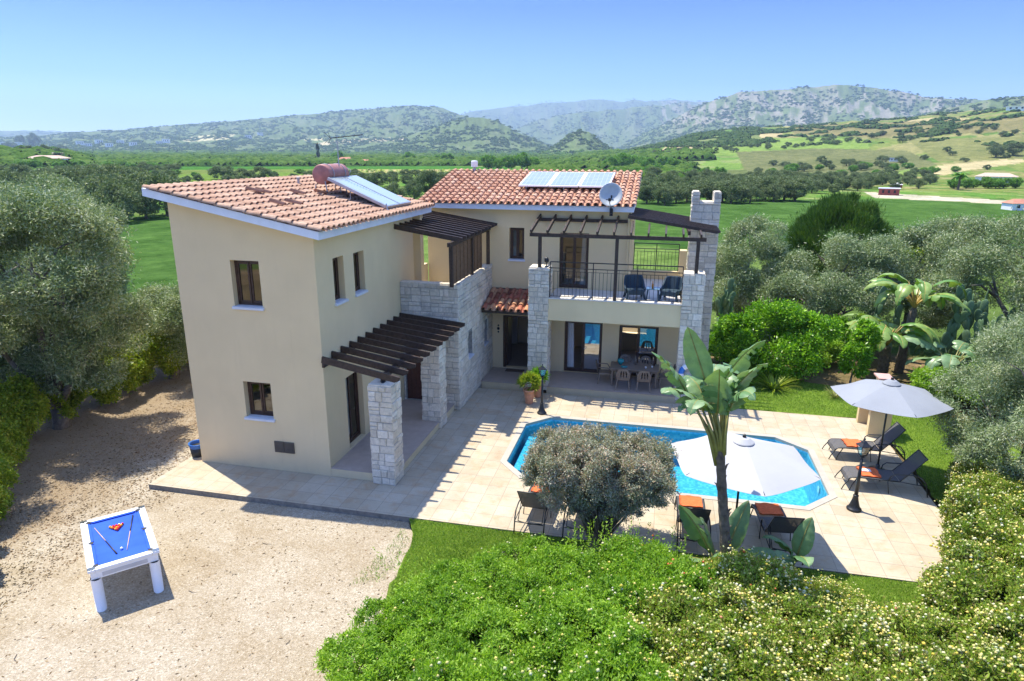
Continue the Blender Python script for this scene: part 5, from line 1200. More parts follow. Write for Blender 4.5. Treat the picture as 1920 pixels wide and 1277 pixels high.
def limbs(prims, base, r0, rng_, mat, name='trunk', parent=None, h0=.35, subs=2):
    mb = MB(); b = Vector(base); fork = b+Vector((rng_.uniform(-.1, .1), rng_.uniform(-.1, .1), max(.3, min(p[2] for p in prims)*h0)))
    mb.tube([b-Vector((0, 0, .1)), b.lerp(fork, .5)+Vector((rng_.uniform(-.05, .05), .03, 0)), fork], [r0*1.25, r0, r0*.85], 9)
    for p in prims:
        c = Vector(p[:3]); m = fork.lerp(c, .5)+Vector((rng_.uniform(-.15, .15), rng_.uniform(-.15, .15), .12)); mb.tube([fork, m, c], [r0*.6, r0*.38, r0*.15], 6)
        for _ in range(subs):
            e = c+Vector((rng_.uniform(-1, 1)*p[3], rng_.uniform(-1, 1)*p[4], rng_.uniform(-.2, 1)*p[5]))*.75; mb.tube([m.lerp(c, .5), c.lerp(e, .5), e], [r0*.25, r0*.14, r0*.05], 5)
    return mb.build(name, mat, parent, True, org=(0, 0, 0))
def tree(name, label, cat, loc, prims, n, L, W, mat, seed, r0=.15, group=None, bark='bark_grey', spread=.75, droop=.1, rz=0., **kw):
    t = thing(name, label, cat, loc, rz, group); me, P, D = leaf_mesh(name+'_crown', prims, n, L, W, M[mat], seed, spread, droop, **kw)
    link('crown', me, t); limbs(prims, (0, 0, 0), r0, random.Random(seed), M[bark], 'trunk', t); return t
GV = GZ
# olives on the left
tree('olive_tree', 'large grey-green olive tree filling the left edge, its shade lying on the gravel', 'tree', (-9.0, 1.2, GV), [(.5, -.4, 4.9, 2.1, 1.9, 1.6), (1.5, -.5, 4.2, 1.2, 1.2, 1.1), (-1.2, .5, 4.4, 1.7, 1.7, 1.5), (.3, .1, 3.0, 1.6, 1.4, 1.3), (-.7, -.8, 2.6, 1.4, 1.2, 1.1), (1.0, 1.0, 3.1, 1.4, 1.3, 1.2), (-1.0, .4, 1.7, 1.2, 1.1, .9), (-.2, .3, 1.6, 1.2, .9, .8), (1.2, .2, 2.2, 1.0, .9, .9)], 220000, .10, .028, 'olive', 21, .22, shell=.4, nsub=26, rsub=.3)
tree('olive_tree', 'tall olive tree behind the leftmost one, rising to the far field', 'tree', (-14.2, 6.4, GV), [(0, 0, 4.8, 2.4, 2.3, 1.7), (1.6, .4, 4.2, 1.6, 1.6, 1.5), (-1.7, 0, 4.2, 1.8, 1.8, 1.5), (.6, -1.4, 3.2, 1.7, 1.6, 1.4), (2.0, -.6, 2.8, 1.3, 1.3, 1.2)], 150000, .12, .032, 'olive', 22, .28, shell=.35)
tree('olive_tree', 'pale bushy olive between the left corner of the villa and the big olives', 'tree', (-8.9, 5.6, GV), [(0, 0, 2.0, 1.5, 1.4, 1.2), (.9, .9, 2.2, 1.1, 1.1, 1.0), (-1.2, .3, 1.9, 1.3, 1.2, 1.1)], 80000, .09, .024, 'olive', 23, .14, shell=.35)
tree('olive_tree', 'olive behind the pale bushy one with darker leaves, left of the villa', 'tree', (-12.0, 3.2, GV), [(0, 0, 2.4, 1.6, 1.5, 1.3), (1.2, .3, 1.6, 1.2, 1.2, 1.0), (-.9, -.9, 1.8, 1.3, 1.3, 1.1)], 80000, .10, .028, 'olive', 24, .16, shell=.35)
# olives and bushes on the right
tree('olive_tree', 'round olive tree directly right of the stone chimney', 'tree', (11.0, 17.6, GV), [(0, 0, 2.6, 1.7, 1.6, 1.4), (.4, .3, 3.9, 1.2, 1.2, 1.0), (-.5, -.6, 1.8, 1.4, 1.3, 1.1), (1.1, -.6, 1.9, 1.2, 1.2, 1.1)], 90000, .11, .03, 'olive', 31, .2)
tree('olive_tree', 'wide grey-green olive behind the bright citrus bush', 'tree', (14.4, 16.4, GV), [(0, 0, 2.7, 1.9, 1.8, 1.5), (-1.3, -.5, 1.8, 1.4, 1.4, 1.2), (1.4, .2, 2.8, 1.6, 1.5, 1.4), (.6, -1.2, 1.6, 1.4, 1.2, 1.1)], 110000, .11, .03, 'olive', 32, .2)
tree('olive_tree', 'olive standing between the wide grey olive and the tall one at the right edge', 'tree', (17.6, 17.0, GV), [(0, 0, 3.2, 1.9, 1.8, 1.5), (1.6, .3, 3.6, 1.6, 1.6, 1.4), (.4, -1.0, 2.2, 1.5, 1.4, 1.2)], 100000, .11, .03, 'olive', 33, .2)
tree('olive_tree', 'tall dark olive tree at the right edge behind the cacti', 'tree', (20.6, 13.8, GV), [(0, 0, 3.7, 2.1, 2.0, 1.7), (-1.4, .4, 3.0, 1.6, 1.5, 1.4), (.4, -1.2, 2.4, 1.6, 1.5, 1.3), (1.8, .3, 3.6, 1.6, 1.6, 1.5)], 120000, .11, .03, 'olive', 34, .25)
tree('olive_tree', 'low pale olive at the right edge in front of the tall dark one', 'tree', (18.4, 8.6, GV), [(0, 0, 1.8, 1.5, 1.4, 1.2), (1.2, -.4, 2.0, 1.4, 1.3, 1.2), (-.5, -1, 1.3, 1.1, 1.1, .9)], 90000, .09, .026, 'olive', 35, .16)
tree('mastic_tree', 'feathery grey-green tree at the right edge overhanging the grey parasol', 'tree', (15.5, 2.6, GV), [(0, 0, 2.9, 1.5, 1.4, 1.2), (-.6, .7, 2.0, 1.1, 1.1, .9), (-.3, -1.0, 1.8, 1.1, 1.1, .9), (.9, .8, 2.4, 1.2, 1.2, 1.0), (.5, -1.2, 2.4, 1.1, 1.1, 1.0), (-.5, -.2, 1.3, 1.0, 1.1, .7)], 150000, .085, .018, 'olive', 36, .14, shell=.45)
tree('pine_tree', 'dark upright pine with candle-like shoots standing before the green field', 'tree', (16.9, 26.5, GV), [(0, 0, 3.0, 2.6, 2.5, 2.2), (-1.1, -.4, 2.2, 1.8, 1.7, 1.6), (1.4, .2, 2.4, 1.7, 1.7, 1.7), (.2, .3, 4.2, 1.6, 1.6, 1.3)], 90000, .26, .03, 'pine', 37, .3, spread=.35, droop=-.8, nsub=40, rsub=.22)
tree('citrus_tree', 'glossy bright green citrus bush right of the villa on the lawn edge', 'tree', (11.35, 10.7, GV), [(0, 0, 1.45, 1.35, 1.2, 1.05), (-1.0, 0, 1.2, .95, 1.0, .85), (1.1, .1, 1.3, 1.1, 1.0, .95), (.3, -.6, .9, 1.1, .8, .7)], 42000, .115, .055, 'citrus', 38, .1, spread=.6)
tree('citrus_tree', 'small young citrus bush between the bright bush and the banana plants', 'tree', (13.9, 10.0, GV), [(0, 0, 1.2, .45, .45, .7), (.25, .1, 1.9, .35, .35, .4)], 5000, .12, .055, 'citrus', 39, .04, spread=.6)
tree('yellow_bush', 'yellow-green bush beyond the right-hand olives at the field edge', 'bush', (23.5, 33, GV), [(0, 0, 1.3, 2.0, 1.6, 1.2), (1.8, 0, 1.0, 1.5, 1.4, 1.0)], 20000, .2, .1, 'hedge', 40, .1)
# clipped round shrub over the loungers
tree('clipped_shrub', 'grey-leaved shrub clipped to a flat-topped drum on dark spreading stems beside the pool', 'shrub', (6.45, -1.50, -.04),
     [(ix*.36, .3+iy*.40, 1.87-.022*ix*ix, .34, .34, .34) for ix in (-3, -2, -1, 0, 1, 2, 3) for iy in (-1.5, -.5, .5, 1.5)]+[(ix*.34, .28+iy*.4, 1.48, .34, .34, .3) for ix in (-3, -2, -1, 0, 1, 2, 3) for iy in (-1.3, 0, 1.3)]+[(ix*.36, .2+iy*.4, 1.2, .26, .26, .24) for ix in (-2.5, -1.5, -.5, .5, 1.5, 2.5) for iy in (-1, 1)]+[(ix*.3, .1+iy*.3, .98, .22, .22, .2) for ix in (-2, -1, 0, 1, 2) for iy in (-1, 1)], 190000, .052, .019, 'greyleaf', 41, .05, nsub=12, rsub=.45, shell=.6)
for o in [x for x in col.objects if x.name.startswith('clipped_shrub')]: SHR = o
rg = random.Random(5); mb = MB()
for i in range(46):
    a = rg.uniform(0, 2*PI); rr_ = rg.uniform(.3, 1.25); e = Vector((math.cos(a)*rr_, .3+math.sin(a)*rr_*.65, rg.uniform(1.1, 1.6))); b = Vector((rg.uniform(-.12, .12), rg.uniform(-.1, .1), rg.uniform(0, .15)))
    mb.tube([b, b.lerp(e, .45)+Vector((0, 0, .12)), e], [.035, .022, .008], 5)
mb.tube([(0, 0, -.05), (0, 0, .35), (0, 0, .6)], [.17, .14, .05], 9); mb.build('stems', M['bark'], SHR, org=(0, 0, 0))
# hedges on the left
def hedge(name, label, pts, w, h, n, mat, seed, L=.07, W=.035, cat='hedge', group=None, spread=.7):
    pr = []; rg_ = random.Random(seed)
    for (x0, y0), (x1, y1) in zip(pts[:-1], pts[1:]):
        k = max(1, int(math.hypot(x1-x0, y1-y0)/(w*.9)))
        for i in range(k+1): t = i/k; pr.append((x0+(x1-x0)*t+rg_.uniform(-.1, .1), y0+(y1-y0)*t+rg_.uniform(-.1, .1), h*rg_.uniform(.42, .55), w*rg_.uniform(.55, .75), w*rg_.uniform(.55, .75), h*rg_.uniform(.5, .62)))
    me, P, D = leaf_mesh(name, pr, n, L, W, M[mat], seed, spread); o = link(name, me); tag(o, label, cat, group); return o
hedge('hedge', 'low leafy yellow-green hedge along the far side of the gravel, left of the villa', [tuple(G(-60, 845)[:2]), tuple(G(40, 820)[:2]), tuple(G(120, 785)[:2]), tuple(G(210, 748)[:2]), tuple(G(290, 712)[:2]), tuple(G(345, 672)[:2]), (-6.7, 8.5)], .95, 1.5, 130000, 'hedge', 51, .09, .045)
hedge('hedge', 'bright green hedge at the lower left edge beside the pool table', [(-8.2, -1.2), (-7.1, -2.4), (-5.9, -3.7), (-4.75, -5.0), (-3.7, -6.4)], .66, .95, 70000, 'hedge', 52, .07, .034)
# flowering shrubs in the foreground
def flower_mesh(name, P, D, k, r, mat, seed, zmin=.25):
    rng = np.random.default_rng(seed); m_ = np.linalg.norm((P-P.mean(0))/P.std(0), axis=1)+(P[:, 2]-P[:, 2].mean())*.5; ok = np.where((P[:, 2] > zmin) & (m_ > np.percentile(m_, 62)))[0]; i = rng.choice(ok, k); c = P[i]+D[i]*.045
    cl = rng.random(k) < .45; c[1:][cl[1:]] = c[:-1][cl[1:]]+rng.normal(size=(cl[1:].sum(), 3))*.05
    oct_ = np.array([(1, 0, 0), (0, 1, 0), (-1, 0, 0), (0, -1, 0), (0, 0, .8), (0, 0, -.4)], float); rad = r*(.6+.7*rng.random((k, 1, 1)))
    V = (c[:, None, :]+oct_[None]*rad*(.8+.4*rng.random((k, 6, 1)))).reshape(-1, 3); f = np.array([(0, 1, 4), (1, 2, 4), (2, 3, 4), (3, 0, 4), (1, 0, 5), (2, 1, 5), (3, 2, 5), (0, 3, 5)])
    return np_mesh(name, V, (f[None]+np.arange(k)[:, None, None]*6).reshape(-1, 3), mat, False, 3)
VAR = {}
def shrub_var(kind, v):
    if (kind, v) in VAR: return VAR[(kind, v)]
    rg_ = random.Random(v*7+len(kind)); pr = [(0, 0, .52, .85, .82, .50)]+[(rg_.uniform(-.7, .7), rg_.uniform(-.7, .7), rg_.uniform(.42, .66), rg_.uniform(.3, .45), rg_.uniform(.3, .45), rg_.uniform(.3, .42)) for _ in range(11)]
    me, P, D = leaf_mesh(kind+'_leaves', pr, 70000, .050, .021, M['lantana' if kind == 'lantana' else 'bushgreen'], 60+v+(10 if kind == 'green' else 0), .65, -.2, nsub=70, rsub=.19, shell=.6)
    nf = {'green': 60, 'lantana': 1500, 'sparse': 300}[kind]
    fm = flower_mesh(kind+'_blossom', P, D, nf, .0225, M['petal'], 80+v); VAR[(kind, v)] = (me, fm, P, D); return VAR[(kind, v)]
FG = [ # x, y, scale, zscale, kind, label
 (3.75, -4.45, .95, .95, 'green', 'bright green shrub at the left end of the foreground planting, top of the edge'),
 (3.55, -5.75, 1.0, .98, 'green', 'bright green shrub low on the left side of the foreground, spilling over the gravel'),
 (4.15, -7.1, 1.05, 1.05, 'green', 'green shrub in the lower left corner of the foreground planting'),
 (4.75, -3.75, .95, .90, 'green', 'green shrub behind the small white flowers at the lawn edge'),
 (5.0, -5.2, 1.1, 1.0, 'green', 'dense green shrub in the middle of the left foreground'),
 (5.65, -6.7, 1.1, 1.1, 'sparse', 'green shrub with few cream flowers at the bottom of the picture, left of centre'),
 (6.2, -3.5, 1.0, .95, 'green', 'tall-shooted green shrub right in front of the clipped grey shrub'),
 (6.6, -4.9, 1.1, 1.05, 'sparse', 'green shrub with scattered cream flowers, in front of the clipped grey shrub'),
 (7.2, -6.3, 1.1, 1.15, 'sparse', 'green flowering shrub at the bottom of the picture in the centre'),
 (7.6, -3.25, 1.0, 1.0, 'sparse', 'shrub with cream and orange-red flowers between clipped shrub and banana trunk'),
 (8.2, -4.6, 1.1, 1.05, 'lantana', 'lantana covered in yellow and white flowers in front of the banana leaves'),
 (8.8, -6.0, 1.15, 1.1, 'lantana', 'lantana with yellow flowers at the bottom of the picture right of centre'),
 (9.0, -3.15, 1.0, 1.0, 'lantana', 'lantana with white and red flowers below the lounger with the big leaf'),
 (9.8, -4.3, 1.1, 1.0, 'lantana', 'lantana thick with white flowers below the cream paving'),
 (10.4, -5.6, 1.15, 1.1, 'lantana', 'lantana with cream flowers at the bottom, third from the right corner'),
 (10.4, -3.0, .8, .70, 'lantana', 'low lantana touching the near edge of the paving'),
 (11.4, -3.9, 1.1, .9, 'lantana', 'lantana in the dip between the paving and the lower right corner'),
 (11.9, -5.2, 1.1, 1.05, 'lantana', 'lantana with many white flowers at the bottom, second from the right corner'),
 (13.4, -4.6, 1.2, 1.2, 'lantana', 'lantana filling the lower right corner of the picture'),
 (12.9, -2.7, 1.1, 1.1, 'lantana', 'lantana at the near right corner of the paving'),
 (14.0, -1.7, 1.15, 1.25, 'lantana', 'lantana on the right edge, just above the corner of the paving'),
 (14.7, -3.2, 1.2, 1.35, 'lantana', 'tall lantana on the right edge of the picture, lowest of the edge ones'),
 (14.05, -.3, 1.05, 1.15, 'lantana', 'lantana leaning over the right side of the paving'),
 (15.2, -.9, 1.2, 1.4, 'lantana', 'tall lantana under the feathery grey-green tree'),
 (14.35, 1.0, .95, 1.05, 'lantana', 'lantana behind the backrest of the lounger by the lamp post'),
 (14.75, 2.2, .8, .8, 'lantana', 'sparse lantana on the lawn below the feathery tree, farthest back')]
rg = random.Random(12)
for i, (x, y, s, sz, kind, lb) in enumerate(FG):
    me, fm, P, D = shrub_var(kind, i % 3); t = thing('lantana_bush' if kind == 'lantana' else 'flowering_shrub', lb, 'bush', (x+(.42 if x < 4.5 else .2 if x < 5.4 else 0), y-(.12 if x < 5.6 else 0), -.12), rg.uniform(0, 6.28), 'shrubs massed in the foreground')
    c = link('leaves', me, t); f = link('blossom', fm, t); f['kind'] = 'stuff'; t.scale = (s*1.08, s*1.08, sz*(1.08 if x < 5.5 else 1.2))
    if kind in ('sparse', 'lantana') and (i in (9, 12, 10, 13, 16, 21)):
        f2 = link('red_blossom', flower_mesh('red_blossom', P, D, 26 if i in (9, 12) else 5, .026, M['petal_red'], 90+i, .6), t); f2['kind'] = 'stuff'
# upright shoots on the green shrubs
def shoots(label, x, y, n, h, seed, r=.6):
    rng = np.random.default_rng(seed); P = []; D = []
    for i in range(n):
        bx, by = x+rng.uniform(-r, r), y+rng.uniform(-r*.6, r*.6); hh = h*rng.uniform(.5, 1); lean = rng.normal(size=2)*.08
        k = int(hh/.02); z = np.linspace(.5, .5+hh, k); 
        for zz in z:
            t = (zz-.5)/hh; P.append((bx+lean[0]*t, by+lean[1]*t, zz)); D.append((rng.normal(), rng.normal(), .8))
    P = np.array(P); D = nrmz(np.array(D)); V = leaf_quads(P, D, .055, .02, rng, .3); o = link('shrub_foliage', np_mesh('shrub_foliage', V, np.arange(len(V)).reshape(-1, 4), M['bushgreen'])); tag(o, label, 'plant'); return o
shoots('upright leafy shoots in front of the stems of the clipped grey shrub', 6.55, -2.75, 26, .75, 71, .55)
shoots('thin upright shoots between the clipped shrub and the banana trunk', 7.5, -2.45, 26, .62, 72, .6)
shoots('short upright shoots along the left edge of the green foreground shrubs', 3.5, -4.0, 14, .5, 73, .5)
wf = thing('white_flower_bush', 'small bush with silvery leaves and pure white flowers on the lawn edge', 'bush', (5.0, -2.85, -.08), 0)
me, P, D = leaf_mesh('silver_leaves', [(0, 0, .3, .4, .3, .3), (.3, 0, .25, .3, .25, .25)], 5000, .05, .02, M['greyleaf'], 77); link('leaves', me, wf); f = link('blossom', flower_mesh('white_blossom', P, D, 26, .04, M['petal_white'], 78, .2), wf); f['kind'] = 'stuff'
# pots planting
for (x, y, m_, lb, sd2) in ((3.66, 5.80, 'hedge', 'yellow-green foliage plant growing in the front terracotta pot', 1), (3.80, 6.42, 'citrus', 'dark green spiky plant growing in the rear terracotta pot', 2)):
    me, P, D = leaf_mesh('pot_plant', [(0, 0, .62, .24, .24, .2), (.05, 0, .74, .17, .17, .14)], 900, .17, .035, M[m_], 200+sd2, .5, -.2); o = link('pot_plant', me); o.location = (x, y, 0); tag(o, lb, 'plant')

# ---- strelitzia / banana plants
def paddle(base, d, L, W, droop, seed, tears=3, vf=.35, roll=0.):
    """blade along direction d, returns MB pieces: strips with gaps (tears)"""
    rg_ = random.Random(seed); d = Vector(d).normalized(); up = Vector((0, 0, 1)); side = d.cross(up); side = side.normalized() if side.length > .1 else Vector((1, 0, 0))
    side = Matrix.Rotation(roll, 3, d) @ side
    mb = MB(); n = 16; m = 4; spine = []; p = Vector(base); dd = d.copy()
    for i in range(n+1):
        spine.append((p.copy(), dd.copy())); p = p+dd*(L/n); dd = (dd+Vector((0, 0, -droop/n*(1+i*.12)))).normalized()
    wf_ = [math.sin(PI*min(1, (i/n)**.75*.985+.015))**.62*W for i in range(n+1)]
    for s in (-1, 1):
        cuts = sorted(rg_.sample(range(2, n-1), min(tears, n-3))); seg0 = 0
        for c_ in cuts+[n]:
            off = rg_.uniform(-.30, .26) if tears else 0; V = []
            for i in range(seg0, c_+1):
                p, dd = spine[i]; u = side.cross(dd).normalized(); u = u if u.z > 0 else -u
                for j in range(m+1):
                    q_ = j/m; wv = wf_[i]*q_*(1-(.26*q_ if tears and i in (seg0, c_) and 0 < i < n else 0)); V.append(p+side*s*wv*math.cos(vf*q_)+u*(wv*(.28+off*q_*1.2)-wv*q_*(.42+.25*abs(off)))-(dd*wv*.10 if q_ else dd*0)+u*.01*math.sin(i*1.9)*q_)
            k = m+1; nn = c_-seg0+1; mb.add(V, [(a*k+j, a*k+j+1, (a+1)*k+j+1, (a+1)*k+j) for a in range(nn-1) for j in range(m)]); seg0 = c_
    rib = MB(); rib.tube([q_[0]+Vector((0, 0, -.004)) for q_ in spine], [.016*(1-i/(n+2))+.003 for i in range(n+1)], 5)
    return mb, rib
def strel(name, label, loc, trunk_pts, leaves, mat='banana', stalk='stalk', cat='banana plant', tr=.1):
    t = thing(name, label, cat, loc)
    if trunk_pts:
        mb = MB(); pts = [Vector(p) for p in trunk_pts]; fine = []; rad = []
        for i in range(len(pts)-1):
            for k in range(6): q_ = k/6; fine.append(pts[i].lerp(pts[i+1], q_)); rad.append(tr*(1.15-.35*(i+q_)/len(pts))*(1+.10*(k % 2)))
        fine.append(pts[-1]); rad.append(tr*.6); mb.tube(fine, rad, 10); rg_ = random.Random(9)
        for i in range(18):
            q_ = rg_.uniform(.15, .95); p = fine[int(q_*(len(fine)-1))]; a = rg_.uniform(0, 6.28); o_ = Vector((math.cos(a), math.sin(a), 0)); mb.tube([p+o_*tr*.8, p+o_*tr*1.3+Vector((0, 0, .1)), p+o_*tr*1.75+Vector((0, 0, .12))], [.025, .016, .004], 5)
        mb.build('trunk', M['bark'], t, org=(0, 0, 0))
    for i, (b, e, d, L, W, dr, roll, tears) in enumerate(leaves):
        b = Vector(b); e = Vector(e); mb, rib = paddle(e, d, L, W, dr, 300+i+int(loc[0]*10), tears, .35, roll); lf = mb.build('leaf', M[mat], t, True, org=(0, 0, 0))
        mid = b.lerp(e, .5); out = Vector((e.x-b.x, e.y-b.y, 0))*-.12; rib.tube([b, mid+out, e], [.038, .026, .016], 7); rib.build('stalk', M[stalk], lf, True, org=(0, 0, 0))
    KEEP.append(t); return t
KEEP = []
def fan(c, top, n, L, W, seed, spreadx=1., tilt=.6, h=(.6, 1.1)):
    rg_ = random.Random(seed); out = []
    for i in range(n):
        a = 2*PI*i/n+rg_.uniform(-.3, .3); el = rg_.uniform(.25, 1.0); dx, dy = math.cos(a)*spreadx, math.sin(a)
        hh = rg_.uniform(*h); e = (top[0]+dx*.35*tilt*1.3, top[1]+dy*.35*tilt, top[2]+hh); out.append((top, e, (dx*tilt, dy*tilt, el), L*rg_.uniform(.75, 1.1), W*rg_.uniform(.85, 1.1), rg_.uniform(.7, 1.9), rg_.uniform(-.5, .5), rg_.randint(1, 5)))
    return out
# the tall one by the white parasol: trunk foot (8.85,-.75); crown reaches z about 3.3
def _pb(u, v, y):
    d = ray(u, v); q_ = CAM+d*((y-CAM[1])/d[1]); return (q_[0]-8.72, q_[1]+2.3, q_[2]+.06)
def _lf(sb, a, b, W, dr, roll, tears, ya=-.8, yb=-.8):
    ya -= 1.5; yb -= 1.5; W *= 1.02; tears = tears+4 if tears else 0
    A = Vector(_pb(*a, ya)); B = Vector(_pb(*b, yb)); up_ = Vector((0, 0, (B-A).length*dr*.42)); d = B-A+up_
    return (_pb(*sb, -2.3), tuple(A), tuple(d), (B-A).length*1.06, W, dr, roll, tears)
LV = [_lf((1348, 852), (1322, 712), (1292, 618), .24, .05, 1.15, 0), _lf((1345, 857), (1290, 742), (1236, 655), .27, .5, .35, 5, -.8, -.9),
      _lf((1343, 872), (1304, 760), (1252, 712), .34, .9, .15, 2, -.85, -1.2), _lf((1348, 852), (1322, 752), (1288, 690), .25, .9, -.2, 4, -.75, -.4),
      _lf((1353, 852), (1352, 720), (1420, 632), .26, .55, -.6, 4), _lf((1358, 852), (1362, 755), (1424, 672), .27, .6, -.3, 4, -.85, -1.1),
      _lf((1355, 862), (1366, 772), (1408, 705), .30, 1.2, .5, 3, -.9, -1.4), _lf((1353, 857), (1345, 775), (1350, 690), .30, .5, -.2, 2, -.9, -1.2),
      _lf((1350, 852), (1335, 735), (1345, 660), .24, 1.0, 0, 3, -.7, .0), _lf((1352, 852), (1350, 730), (1385, 665), .24, 1.1, .2, 4, -.7, -.1), _lf((1347, 862), (1318, 770), (1300, 735), .24, 1.3, 0, 3, -.9, -1.5)]
LV += [_lf((1352, 850), (1335, 748), (1312, 688), .24, .7, .4, 3, -.75, -.6), _lf((1352, 850), (1358, 752), (1398, 716), .25, 1.0, .2, 3, -.8, -1.0), _lf((1350, 852), (1332, 775), (1276, 742), .24, 1.1, -.2, 3, -.85, -1.2)]
strel('banana_plant', 'tall banana plant with ragged leaves on a bare trunk before the white parasol', (8.72, -2.30, -.06), [_pb(1362, 1090, -2.3), _pb(1359, 1000, -2.3), _pb(1354, 920, -2.3), _pb(1350, 845, -2.3)], LV, tr=.082)
LS = [((0, 0, 0), (-.10, 0, .35), (-.45, .0, .9), .72, .16, .35, .9, 1), ((0, 0, 0), (-.04, 0, .3), (-.2, -.1, .8), .62, .16, .5, -.4, 0), ((.02, 0, 0), (.08, 0, .35), (.25, .05, 1), .75, .14, .15, 1.2, 0), ((.05, 0, 0), (.2, -.05, .25), (.85, .05, .42), .72, .15, .4, .9, 1), ((.0, 0, 0), (.02, -.1, .25), (0, -.4, .8), .55, .17, .7, 0, 1), ((0, 0, 0), (-.15, -.1, .25), (-.5, -.4, .6), .5, .15, .8, .3, 0)]
strel('banana_shoot', 'low banana shoot with upright rolled leaves at the foot of the tall banana trunk', (8.70, -2.0, -.02), [], LS)
KEEP[-1].scale = (1.5, 1.5, 1.5)
strel('banana_shoot', 'single broad banana leaves standing before the lounger right of the banana trunk', (9.98, -1.75, -.02), [], [((0, 0, 0), (0, 0, .42), (-.45, -.1, .75), .55, .17, .9, .2, 1), ((0, 0, 0), (.08, 0, .4), (.15, .0, 1), .62, .15, .3, 1.0, 0), ((0, 0, 0), (.05, -.05, .35), (.1, -.5, .7), .5, .17, .9, 0, 1)])
KEEP[-1].scale = (1.3, 1.3, 1.3)
strel('banana_plant', 'banana plant with yellow stalks behind the grey parasol, shorter of the pair', (15.2, 11.4, GV), [(0, 0, 0), (.02, 0, .6), (.0, 0, 1.2)], fan(0, (0, 0, 1.2), 14, 1.45, .30, 4, 1.3, .8, (.3, .9)), 'banana_y', 'stalk_y', tr=.16)
strel('banana_plant', 'taller banana plant with its crown above the cacti, behind the grey parasol', (16.0, 12.2, GV), [(0, 0, 0), (.05, 0, 1.2), (.15, 0, 2.4)], fan(0, (.15, 0, 2.4), 13, 1.5, .30, 5, 1.3, .75, (.35, .9)), 'banana_y', 'stalk_y', tr=.13)
strel('banana_plant', 'dark young banana plant in front of the cacti, right of the parasol top', (16.9, 10.4, GV), [(0, 0, 0), (0, 0, .6)], fan(0, (0, 0, .6), 11, 1.35, .30, 6, 1.2, .7, (.3, .9)), 'banana', 'stalk', tr=.1)
# prickly pears
def cactus(label, loc, seed, n0=5, lev=5, s=1., spreadr=.7):
    t = thing('prickly_pear', label, 'cactus', loc, 0, 'prickly pears on the right'); rg_ = random.Random(seed)
    v, f = ellipsoid((0, 0, .24), .125, .028, .25, 12, 10); mb = MB(); mb.add([(x*(.72+.45*z/.48), y, z) for x, y, z in v], f); pd = None; me = None
    tips = [(Vector((rg_.uniform(-spreadr, spreadr), rg_.uniform(-spreadr*.5, spreadr*.5), 0)), rg_.uniform(0, 6.28), rg_.uniform(-.15, .15), 1.25) for _ in range(n0)]
    for l in range(lev):
        nx = []
        for p, yaw, tl, k in tips:
            mat_ = Matrix.Translation(p) @ Matrix.Rotation(yaw, 4, 'Z') @ Matrix.Rotation(tl, 4, 'Y') @ Matrix.Rotation(rg_.uniform(-.2, .2), 4, 'X') @ Matrix.Diagonal((k*s, k*s*(2.2-l*.35 if l < 3 else 1), k*s*1.05, 1))
            if me is None: pd = mb.build('pad', M['cactus'], t, True, org=(0, 0, 0)); me = pd.data; o = pd
            else: o = link('pad', me, t)
            o.matrix_local = mat_; top = mat_ @ Vector((0, 0, .46))
            if rg_.random() < (.97 if l < 2 else .8 if l < 4 else .5): nx.append((top, yaw+rg_.uniform(-.9, .9), tl*.5+rg_.uniform(-.28, .28), k*.97))
            if rg_.random() < .5: nx.append((top+Vector((.06, 0, -.05)), yaw+rg_.uniform(-1.4, 1.4), rg_.uniform(-.6, .6), k*.9))
        tips = nx[:18]
    return t
cactus('tall prickly pear clump behind the banana plants, left part of the stand', (16.2, 14.2, GV), 1, 5, 5, 1.0, .9); cactus('tall prickly pear clump right of the banana plants against the dark olive', (18.1, 12.6, GV), 2, 7, 6, .95, 1.0)
cactus('prickly pear right of the young banana plant, with grey lower pads', (18.7, 11.2, GV), 3, 6, 5, .9, .9); cactus('narrow prickly pear standing alone just right of the stone chimney', (9.9, 13.6, GV), 4, 2, 6, .9, .3)
def strap(name, label, loc, n, L, W, mat, seed, up=1.0):
    rg_ = random.Random(seed); mb = MB()
    for i in range(n):
        a = rg_.uniform(0, 2*PI); el = rg_.uniform(.4, 1.5)*up; d = Vector((math.cos(a), math.sin(a), el)).normalized(); s = d.cross(Vector((0, 0, 1))).normalized(); p = Vector((math.cos(a)*.06, math.sin(a)*.06, 0)); l = L*rg_.uniform(.7, 1.1); V = []
        for k in range(6): 
            w = W*(1-k/5.5)*(.7+.3*math.sin(PI*k/5)); V += [p-s*w, p+s*w]; p = p+d*l/5; d = (d+Vector((0, 0, -.16))).normalized()
        mb.add(V, [(2*k, 2*k+1, 2*k+3, 2*k+2) for k in range(5)])
    o = mb.build(name, M[mat], None); o.location = loc; tag(o, label, 'plant')
strap('agapanthus', 'clump of strap-leaved agapanthus in front of the citrus bush on the lawn', (11.25, 8.9, -.03), 90, .85, .03, 'hedge', 5); strap('agapanthus', 'second small strap-leaved clump left of the agapanthus beside the lawn', (10.6, 9.3, -.03), 50, .6, .028, 'citrus', 6)
dbk = strap('dry_shrub', 'bare twiggy shrub on the lawn corner left of the grey parasol', (13.05, 8.6, -.03), 70, .55, .008, 'stalk', 7, 1.2)
rk = random.Random(4)
